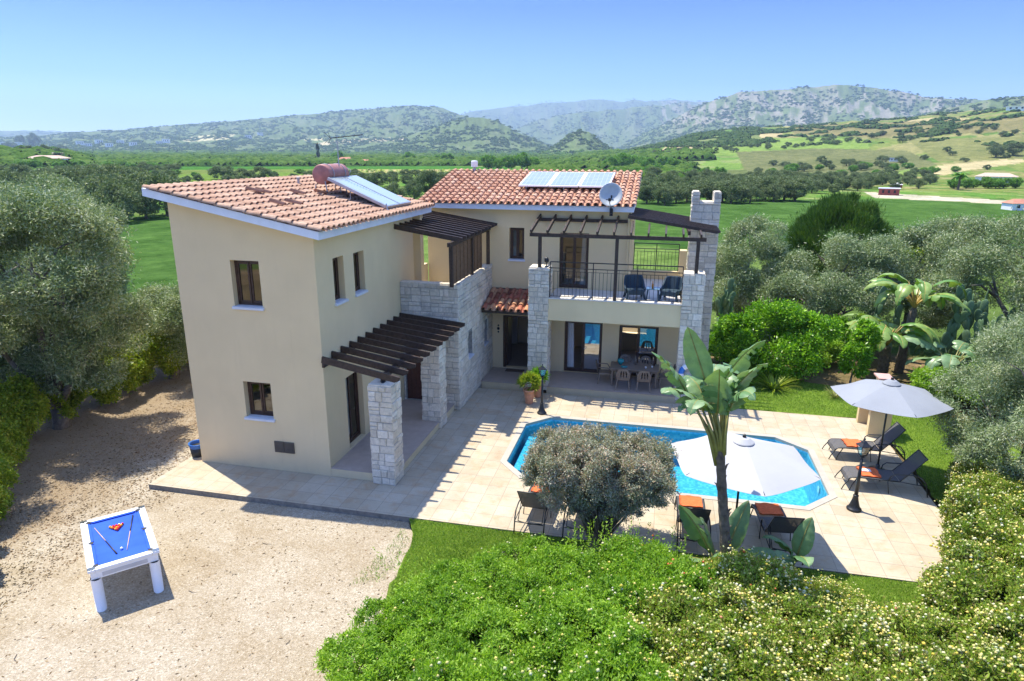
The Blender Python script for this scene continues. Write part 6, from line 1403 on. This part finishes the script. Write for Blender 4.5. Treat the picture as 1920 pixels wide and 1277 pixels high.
for i, (x, y, s, lb) in enumerate([(-14.6, 4.3, .42, 'largest reddish boulder at the left edge under the olives'), (-15.2, 4.0, .3, 'reddish boulder left of the largest one at the left edge'), (-13.9, 4.05, .22, 'small reddish boulder right of the largest one at the left edge')]):
    v, f = ellipsoid((0, 0, s*.5), s, s*.8, s*.75, 9, 6); v = [(a*(1+rk.uniform(-.18, .18)), b*(1+rk.uniform(-.18, .18)), c*(1+rk.uniform(-.15, .15))) for a, b, c in v]; mb = MB(); mb.add(v, f); o = mb.build('boulder', M['red_clay'], None); o.location = (x, y, GV); tag(o, lb, 'rock')
# grass blades on the lawns (uncountable)
def blades(name, poly, n, seed, h=.04, z0=-.015):
    rng = np.random.default_rng(seed); px = np.array(poly); lo = px.min(0); hi = px.max(0); p = lo+rng.random((n, 2))*(hi-lo); k = inpoly(p[:, 0], p[:, 1], poly); p = p[k]; P = np.column_stack([p, np.full(len(p), z0)]); D = np.tile([[0, 0, 1.]], (len(P), 1))
    V = leaf_quads(P, D, h, .010, rng, .38); o = link(name, np_mesh(name, V, np.arange(len(V)).reshape(-1, 4), M['grassblade'])); tag(o, 'short grass blades covering the lawn' if name == 'grass' else 'thin weeds sprouting at the edge of the gravel', name, None, 'stuff')
LF = [(2.5, -1.36), (8.0, -1.36), (7.8, -3.6), (3.4, -4.6), (3.02, -3.6), (2.92, -2.5), (2.8, -1.9)]
blades('grass', LF, 90000, 1); blades('grass', [(9.3, 6.9), (13.6, 6.9), (13.8, 5), (13.75, 1.2), (15.6, 1.2), (15.5, 8), (14.1, 9.5), (12.6, 9.8), (11.4, 10.5), (9.4, 9.8)], 90000, 2, .05, -.03)
o = blades('grass', [(10, -1.36), (13, -1.36), (13, -3.4), (10, -3.4)], 20000, 3)
# fallen leaves and twigs on the gravel
rng = np.random.default_rng(55); n = 16000; p = np.column_stack([-3.0-np.abs(rng.normal(size=n))*3.2, rng.uniform(-7, 8, n)]); ok = (p[:, 0] > -12) & (p[:, 0] < -3.2); p = p[ok]
p2 = np.column_stack([rng.uniform(-4, 3, 900), rng.uniform(-9, -1.7, 900)]); p = np.vstack([p, p2]); P = np.column_stack([p, np.full(len(p), -.112)])
V = leaf_quads(P, nrmz(rng.normal(size=(len(P), 3))*(1, 1, .08)), .06, .02, rng, .0); lm = leafmat('dead_leaf', [(.12, .07, .03), (.22, .13, .06), (.30, .20, .10)], .0); tag(link('fallen_leaves', np_mesh('fallen_leaves', V, np.arange(len(V)).reshape(-1, 4), lm)), 'dry fallen leaves scattered over the gravel', 'leaves', None, 'stuff')

# ------------------------------------------------------------------ the countryside
def gpx(u, v):
    d = ray(u, v); r = np.geomspace(12, 8000, 700); X = CAM[0]+d[0]*r; Y = CAM[1]+d[1]*r; Z = CAM[2]+d[2]*r; H = height(X, Y); k = np.argmax(Z < H)
    if k == 0: k = 300
    return float(X[k]), float(Y[k]), float(H[k]), float(r[k])
BG = {}
def bgmesh(kind, v):
    if (kind, v) in BG: return BG[(kind, v)]
    rg_ = random.Random(v+len(kind)*13)
    if kind == 'cypress': pr = [(0, 0, .5, .11, .11, .5)]; m, n, L, W = 'cypress', 3000, .06, .02
    elif kind == 'bright': pr = [(0, 0, .55, .42, .42, .42), (.2, 0, .5, .35, .35, .35), (-.22, .1, .48, .33, .33, .36)]; m, n, L, W = 'brightgreen', 7000, .06, .035
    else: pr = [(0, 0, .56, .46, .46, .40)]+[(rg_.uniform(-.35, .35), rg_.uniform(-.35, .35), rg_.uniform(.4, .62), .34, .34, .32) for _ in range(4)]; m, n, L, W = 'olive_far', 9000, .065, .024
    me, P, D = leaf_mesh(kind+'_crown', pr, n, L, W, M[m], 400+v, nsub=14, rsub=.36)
    root = thing(kind+'_tree', 'x', 'tree'); c = link('crown', me, root); tr = MB().tube([(0, 0, -.1), (0, 0, .45)], [.05, .03], 6).build('trunk', M['bark'], root, org=(0, 0, 0))
    BG[(kind, v)] = [root, c, tr, False]; return BG[(kind, v)]
def bg(kind, v, x, y, z, h, w, label, group, name):
    e = bgmesh(kind, v)
    if not e[3]: r = e[0]; e[3] = True
    else:
        r = e[0].copy(); col.objects.link(r)
        for c in e[1:3]: k = c.copy(); col.objects.link(k); k.parent = r
    r.name = name; r.location = (x, y, z); r.rotation_euler = (0, 0, rg.uniform(0, 6.28)); r.scale = (w, w, h); r['label'] = label; r['group'] = group; return r
rg = random.Random(77)
def row(u0, v0, u1, v1, n, hpx, kind, label, group, name, jit=4, aspect=1.25, jv=3):
    for i in range(n):
        t = (i+.5)/n; u = u0+(u1-u0)*t+rg.uniform(-jit, jit); v = v0+(v1-v0)*t+rg.uniform(-jv, jv)
        x, y, z, r = gpx(u, v); h = hpx*rg.uniform(.8, 1.2)*r/FPX; bg(kind, rg.randint(0, 2), x, y, z, h, h*aspect*rg.uniform(.85, 1.15), label, group, name)
row(1200, 384, 1500, 376, 15, 38, 'olive', 'grey-green olive in the front row of the grove behind the chimney', 'front row of the olive grove', 'olive_tree')
row(330, 345, 600, 336, 8, 12, 'olive', 'low olive in the field row just beyond the left roof', 'field row beyond the left roof', 'olive_tree', 12, 1.6, 3)
row(640, 338, 850, 334, 12, 14, 'olive', 'small olive in the far row behind the water tank', 'far row behind the water tank', 'olive_tree', 8, 1.5, 4)
row(0, 345, 320, 350, 13, 30, 'olive', 'olive in the middle belt left of the villa', 'middle belt of olives at the left', 'olive_tree', 10, 1.3, 5)
row(30, 330, 320, 334, 8, 16, 'bright', 'green tree among the olives left of the villa', 'green trees among the left olives', 'bright_tree', 10, 1.3, 6)
row(1340, 344, 1760, 338, 22, 16, 'olive', 'small olive in the loose far belt right of the chimney', 'loose far belt at the right', 'olive_tree', 10, 1.5, 6)
row(1430, 330, 1800, 322, 14, 13, 'bright', 'green bush on the farmland beyond the olive belts', 'green bushes on the farmland', 'bright_tree', 14, 1.6, 9)
row(1140, 332, 1360, 330, 12, 16, 'bright', 'green tree on the flat ground above the main roof', 'green trees above the main roof', 'bright_tree', 10, 1.3, 6)
row(1200, 356, 1560, 350, 18, 24, 'olive', 'olive in the third, farther row behind the chimney', 'third row of the olive grove', 'olive_tree', 6, 1.3, 5)
row(960, 345, 1340, 338, 16, 20, 'olive', 'olive in the belt of trees just above the ridge of the main roof', 'olive belt above the main roof', 'olive_tree', 8, 1.3, 5)
row(0, 330, 330, 328, 14, 18, 'olive', 'small olive in the distant belt at the far left', 'distant olive belt at the left', 'olive_tree', 10, 1.4, 5)
row(320, 330, 600, 326, 9, 9, 'bright', 'tiny bright bush in the fields beyond the left roof', 'bushes beyond the left roof', 'bright_tree', 10, 1.8, 3)
row(1200, 372, 1480, 366, 13, 30, 'olive', 'grey-green olive in the back row of the grove behind the chimney', 'back row of the olive grove', 'olive_tree')
row(1360, 362, 1640, 358, 13, 24, 'olive', 'olive in the belt of trees across the far side of the green field', 'olive belt beyond the green field', 'olive_tree', 5, 1.3, 6)
row(1500, 352, 1760, 350, 11, 20, 'olive', 'small far olive behind the red and white hut', 'far olives behind the hut', 'olive_tree', 5, 1.3, 5)
row(700, 385, 850, 372, 5, 44, 'olive', 'olive tree seen in the gap between the two tiled roofs', 'olives between the roofs', 'olive_tree', 6, 1.1, 6)
row(690, 352, 780, 350, 3, 24, 'olive', 'smaller olive farther back in the gap between the two roofs', 'far olives between the roofs', 'olive_tree')
row(165, 415, 330, 410, 4, 70, 'olive', 'dark olive at the left end of the green field beside the left roof', 'olives at the left end of the field', 'olive_tree', 10, 1.1, 5)
row(10, 372, 240, 368, 6, 52, 'olive', 'olive tree beyond the big left olives', 'olives beyond the left olives', 'olive_tree', 10, 1.2, 6)
row(120, 342, 330, 345, 7, 26, 'olive', 'small olive in the far left orchard', 'far left orchard trees', 'olive_tree', 10, 1.3, 4)
row(400, 338, 510, 338, 3, 22, 'olive', 'low grey olive peeping over the left roof', 'olives over the left roof', 'olive_tree', 8, 1.7, 2)
row(530, 335, 700, 332, 2, 14, 'olive', 'low olive behind the water tank', 'olives behind the tank', 'olive_tree', 8, 1.7, 2)
row(20, 318, 330, 320, 9, 14, 'bright', 'bright green bush in the distant left orchard', 'bright bushes far left', 'bright_tree', 8, 1.8, 5)
row(905, 318, 1010, 318, 5, 26, 'bright', 'bright green tree above the ridge of the main roof, left clump', 'bright trees above the main roof', 'bright_tree', 6, 1.1, 3)
row(1135, 318, 1265, 318, 7, 26, 'bright', 'bright green tree above the ridge of the main roof, right clump', 'right clump of bright trees', 'bright_tree', 6, 1.2, 3)
row(760, 305, 850, 305, 4, 16, 'bright', 'small bright green tree on the far plain left of the main roof', 'small bright trees on the plain', 'bright_tree', 5, 1.3, 2)
row(635, 303, 638, 303, 1, 19, 'bright', 'round bright green tree beside the lone cypress', 'tree beside the cypress', 'bright_tree')
row(597, 303, 598, 303, 1, 36, 'cypress', 'lone dark cypress on the plain left of the antenna', 'lone cypress', 'cypress_tree', 1, .8)
row(1560, 318, 1900, 300, 14, 10, 'olive', 'round bush on the far farmland of the right slope', 'bushes on the right slope', 'bush_tree', 12, 1.5, 22)
row(1300, 290, 1640, 262, 22, 8, 'olive', 'tiny bush in a hedgerow on the right hillside', 'hedgerow bushes on the right hill', 'bush_tree', 10, 1.6, 6)
row(1180, 300, 1330, 285, 12, 10, 'olive', 'tiny tree on the slope above the main roof', 'trees on the slope above the roof', 'bush_tree', 10, 1.5, 8)
row(1420, 318, 1700, 312, 16, 12, 'olive', 'bush on the low brown knoll behind the pine', 'bushes on the knoll', 'bush_tree', 10, 1.5, 9)
row(1640, 262, 1910, 246, 18, 8, 'olive', 'tiny bush high on the right farmland', 'bushes high on the right', 'bush_tree', 10, 1.6, 10)
row(1780, 355, 1915, 352, 7, 20, 'bright', 'leafy bush in the garden row at the right edge beyond the field', 'garden bushes at the right edge', 'bright_tree', 6, 1.4, 3)
row(1855, 296, 1912, 292, 2, 22, 'olive', 'large round dark tree on the right slope near the edge', 'round trees near the right edge', 'bush_tree', 3, 1.3)
row(20, 285, 130, 292, 7, 14, 'olive', 'dark tree on the low rise at the far left', 'trees on the left rise', 'bush_tree', 8, 1.2, 6)
row(22, 272, 75, 272, 2, 22, 'olive', 'taller dark tree on the skyline at the far left', 'skyline trees far left', 'bush_tree', 2, .8)
# dense far orchards and scrub that read as one mass
def scatter_mass(name, label, n, fn, size, mat, seed, rmin, rmax, a0=-1.0, a1=.6, kfun=None):
    rng = np.random.default_rng(seed); a = rng.uniform(a0, a1, n*4); r = np.exp(rng.uniform(np.log(rmin), np.log(rmax), n*4)); X = CAM[0]+r*np.sin(a); Y = CAM[1]+r*np.cos(a); Z = height(X, Y)
    ok = kfun(X, Y, Z, a, r); X, Y, Z, r = X[ok][:n], Y[ok][:n], Z[ok][:n], r[ok][:n]; m = len(X)
    ic = []; 
    for i in range(6): ic.append((math.cos(i*PI/3), math.sin(i*PI/3), .1))
    for i in range(5): ic.append((.62*math.cos(i*2*PI/5), .62*math.sin(i*2*PI/5), .72))
    ic.append((0, 0, .95)); ic = np.array(ic); f = []
    for i in range(6): f += [(i, (i+1) % 6, 6+int(i*5/6) % 5)]
    for i in range(5): f += [(6+i, 6+(i+1) % 5, 11), (6+i, (i+1) % 6 if i < 5 else 0, 6+(i+1) % 5)]
    f = np.array(f); s = size*(.5+rng.random((m, 1, 1)))*(r[:, None, None]/rmin)**.42
    V = (np.stack([X, Y, Z-.1], 1)[:, None, :]+ic[None]*s*(.7+.6*rng.random((m, 12, 1)))*np.array([1.3, 1.3, .85])).reshape(-1, 3)
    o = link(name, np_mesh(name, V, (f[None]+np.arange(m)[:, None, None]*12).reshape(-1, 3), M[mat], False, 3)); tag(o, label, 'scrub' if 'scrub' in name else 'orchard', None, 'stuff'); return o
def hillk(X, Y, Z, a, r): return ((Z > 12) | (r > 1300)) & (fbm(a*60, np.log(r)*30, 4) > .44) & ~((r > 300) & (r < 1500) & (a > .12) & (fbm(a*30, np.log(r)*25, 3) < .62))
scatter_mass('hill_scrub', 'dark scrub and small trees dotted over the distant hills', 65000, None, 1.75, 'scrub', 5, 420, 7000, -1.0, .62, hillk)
def plk(X, Y, Z, a, r):
    u, v = proj(np.stack([X, Y, Z], 1)); b = ((v > 286) & (v < 302)) | ((v > 300) & (v < 306) & (fbm(a*40, r*0, 2) > .5)); return b & (Z < 12) & (u < 1330) & (fbm(a*80, np.log(r)*20, 3) > .40)
scatter_mass('far_orchard', 'dense band of far orchards across the plain under the hills', 20000, None, 2.6, 'orchard', 6, 330, 1800, -1.0, .45, plk)
def plk2(X, Y, Z, a, r):
    u, v = proj(np.stack([X, Y, Z], 1)); return ((v > 300) & (v < 312) & (np.sin(v*2.2+u*.004) > -.2) & (u > -50) & (u < 1050)) | ((v > 305) & (v < 345) & (u > 1000) & (u < 1300) & (fbm(a*60, np.log(r)*30, 3) > .55))
scatter_mass('orchard_rows', 'green citrus orchard rows crossing the plain behind the villa', 15000, None, 1.8, 'orchard', 8, 200, 600, -1.0, .2, plk2)
def plk3(X, Y, Z, a, r):
    u, v = proj(np.stack([X, Y, Z], 1)); return (v > 319) & (v < 326) & (u > 640) & (u < 1000)
scatter_mass('vine_rows', 'low vines in rows on the straw-coloured strip behind the water tank', 700, None, .55, 'hedge', 9, 180, 330, -.6, .1, plk3)
# distant houses
def house(label, u, v, wpx, hpx, roofc, dep=1.0, wallm=None, rz=None, flat=False, name='farmhouse'):
    x, y, z, r = gpx(u, v); w = wpx*r/FPX; h = hpx*r/FPX; t = thing(name, label, 'house', (x, y, z), (rz if rz is not None else -math.atan2(x-CAM[0], y-CAM[1])+rg.uniform(-.4, .4))); O = (0, 0, 0); d = w*.6*dep; k = .62 if not flat else .9
    wl_ = MB(); wl_.box(-w/2, -d/2, -1, w/2, d/2, h*k); wo_ = wl_.build('wall', wallm or M['white_paint'], t, org=O)
    mb = MB(); e = w*.04
    if flat: mb.box(-w/2-e, -d/2-e, h*k, w/2+e, d/2+e, h)
    else:
        V = [(-w/2-e, -d/2-e, h*k), (w/2+e, -d/2-e, h*k), (w/2+e, d/2+e, h*k), (-w/2-e, d/2+e, h*k), (-w/2*.6, 0, h), (w/2*.6, 0, h)]; mb.add(V, [(0, 1, 5, 4), (1, 2, 5), (2, 3, 4, 5), (3, 0, 4), (0, 3, 2, 1)])
    mb.build('roof', roofc, t, org=O)
    for i in (-1, 0, 1): MB().box(i*w*.28-w*.05, -d/2-.05, h*k*.35, i*w*.28+w*.05, -d/2+.02, h*k*.8).build('window', M['iron'], t, org=O)
    return t
ro = simple('far_roof', (.45, .19, .12), .9, var=.15, scale=1); rp = simple('far_roof_pale', (.50, .36, .27), .9, var=.1, scale=1)
house('red-roofed house at the far left beside the palm', 92, 306, 62, 14, rp, 1); house('small pale house left of the palm at the far left edge', 20, 276, 34, 9, M['white_paint'], 1, flat=True)
house('white house among trees on the plain left of the water tank', 572, 306, 24, 8, rp); house('pink-roofed white house on the plain just right of the antenna', 648, 306, 26, 11, ro); house('low red-roofed building right of the pink-roofed house', 682, 308, 26, 9, ro)
house('red-roofed villa at the right edge beyond the palm', 1866, 342, 62, 17, rp, 1); house('terracotta-roofed house cut by the right edge beyond the olives', 1912, 394, 50, 20, ro, 1, rz=.2)
house('low red and white hut on the far side of the green field', 1666, 366, 34, 13, M['white_paint'], 1.0, M['red_clay'], rz=-.3, flat=True, name='hut'); house('second smaller hut behind the red and white one', 1680, 352, 20, 9, M['white_paint'], 1.0, M['red_clay'], rz=-.3, name='hut')
house('small blue-roofed shed on the right slope', 1680, 303, 22, 6, M['float_blue'], 1, flat=True, name='shed'); house('long white greenhouse high at the right edge', 1912, 207, 34, 7, M['white_paint'], 1.5, flat=True, name='greenhouse')
vh = [(150, 272, 'leftmost'), (166, 276, 'second'), (186, 270, 'third'), (205, 276, 'fourth'), (226, 270, 'fifth'), (250, 274, 'sixth'), (300, 272, 'seventh'), (312, 268, 'eighth')]
for u, v, nm in vh: house('tiny white hillside house, %s from the left in the far village' % nm, u, v, 12, 7, M['white_paint'], 1, flat=True, name='village_house')['group'] = 'far village houses'
house('isolated white house on the hillside above the lone cypress', 466, 260, 12, 6, M['white_paint'], 1, flat=True, name='village_house'); house('second isolated white house on the hillside right of the first', 488, 254, 9, 5, M['white_paint'], 1, flat=True, name='village_house')
# palms
def palm(label, u, v, hpx):
    x, y, z, r = gpx(u, v); s = hpx*r/FPX; t = thing('palm_tree', label, 'palm', (x, y, z)); mb = MB(); mb.tube([(0, 0, -.3), (0, 0, s*.6)], [s*.05, s*.04], 8); mb.build('trunk', M['bark'], t, org=(0, 0, 0)); rg_ = random.Random(int(u)); mb = MB()
    for i in range(34):
        a = rg_.uniform(0, 6.28); el = rg_.uniform(-.1, 1.2); d = Vector((math.cos(a), math.sin(a), el)).normalized(); p = Vector((0, 0, s*.6)); sd3 = d.cross(Vector((0, 0, 1))).normalized(); V = []
        for k in range(7): w = s*.07*math.sin(PI*(k+.4)/7); V += [p-sd3*w-Vector((0, 0, w*.5)), p, p+sd3*w-Vector((0, 0, w*.5))]; p = p+d*s*.075; d = (d+Vector((0, 0, -.2))).normalized()
        mb.add(V, [q for k in range(6) for q in ((3*k, 3*k+1, 3*k+4, 3*k+3), (3*k+1, 3*k+2, 3*k+5, 3*k+4))])
    mb.build('crown', M['cypress'] if v < 320 else M['brightgreen'], t, org=(0, 0, 0))
palm('dark palm beside the red-roofed house at the far left', 112, 306, 26); palm('palm with spreading fronds beyond the green field near the right edge', 1796, 356, 42)
# ------------------------------------------------------------------ the air
HZ = MB(); HZ.box(-8500, -600, -4, 8500, 9400, 620)
hzm = bpy.data.materials.new('haze'); hzm.use_nodes = True; nt = hzm.node_tree; nt.nodes.clear(); out = nt.nodes.new('ShaderNodeOutputMaterial'); pvn = nt.nodes.new('ShaderNodeVolumePrincipled')
pvn.inputs['Color'].default_value = (.55, .76, 1, 1); pvn.inputs['Density'].default_value = .00018; pvn.inputs['Anisotropy'].default_value = .2; nt.links.new(pvn.outputs[0], out.inputs['Volume'])
hz = HZ.build('haze', hzm); hz['kind'] = 'stuff'; hz['label'] = 'thin bluish haze hanging over the valley and hills'; hz['category'] = 'haze'
tree('green_bush', 'leafy mid-green bush under the tall dark olive at the right edge', 'bush', (20.0, 9.8, GV), [(0, 0, 1.1, 1.3, 1.2, 1.0), (-1.2, .4, .9, .9, .9, .8)], 30000, .10, .04, 'bushgreen', 141, .08)
tree('green_bush', 'leafy green bush between the cacti and the pale low olive', 'bush', (17.3, 8.4, GV), [(0, 0, .8, .8, .8, .7)], 16000, .09, .04, 'bushgreen', 142, .06)
tree('olive_tree', 'olive just outside the left edge whose dappled shade falls by the pool table', 'tree', (-8.4, -1.9, GV), [(0, 0, 4.7, 1.5, 1.5, 1.1), (-.9, .3, 4.1, 1.3, 1.2, 1.0), (.5, -.8, 3.9, 1.0, 1.0, .8), (-.4, .9, 3.6, 1.2, 1.1, .9)], 45000, .10, .028, 'olive', 143, .16, shell=.5)
rg = random.Random(31)
for i in range(14):
    x, y = rg.uniform(-4.5, 2.3), rg.uniform(-7.5, -1.8)
    if math.hypot(x-ctr[0], y-ctr[1]) < 1.4: continue
    a = rg.uniform(0, 6.28); l = rg.uniform(.08, .2); mb = MB(); mb.tube([(0, 0, .008), (math.cos(a)*l*.6, math.sin(a)*l*.6, .016), (math.cos(a+.3)*l, math.sin(a+.3)*l, .01)], [.006, .005, .002], 5); o = mb.build('twig', M['bark'], None); o.location = (x, y, -.12); tag(o, 'short brown twig lying on the open gravel', 'twig', 'twigs scattered on the gravel')
blades('weeds', [(-6.9, -3.6), (-6.4, -3.2), (-5.6, -4.3), (-5.9, -4.8)], 900, 9, .09, -.12)
blades('weeds', [(2.2, -3.6), (2.75, -3.3), (2.75, -2.0), (2.45, -1.6), (2.35, -2.6)], 700, 10, .07, -.12)
for i, (x, y, k_, lb) in enumerate([(13.0, 12.4, 1.0, 'leafy bush behind the small young citrus'), (14.3, 13.6, 1.2, 'leafy bush at the foot of the left prickly pear clump'), (16.2, 9.3, .8, 'low leafy bush behind the barbecue, near the grey parasol'), (9.9, 12.2, .8, 'low leafy bush at the foot of the chimney')]):
    tree('green_bush', lb, 'bush', (x, y, GV), [(0, 0, .7*k_, .9*k_, .8*k_, .65*k_), (.5, .2, .5*k_, .6, .5, .45)], 14000, .10, .045, 'citrus' if i % 2 else 'bushgreen', 150+i, .06)
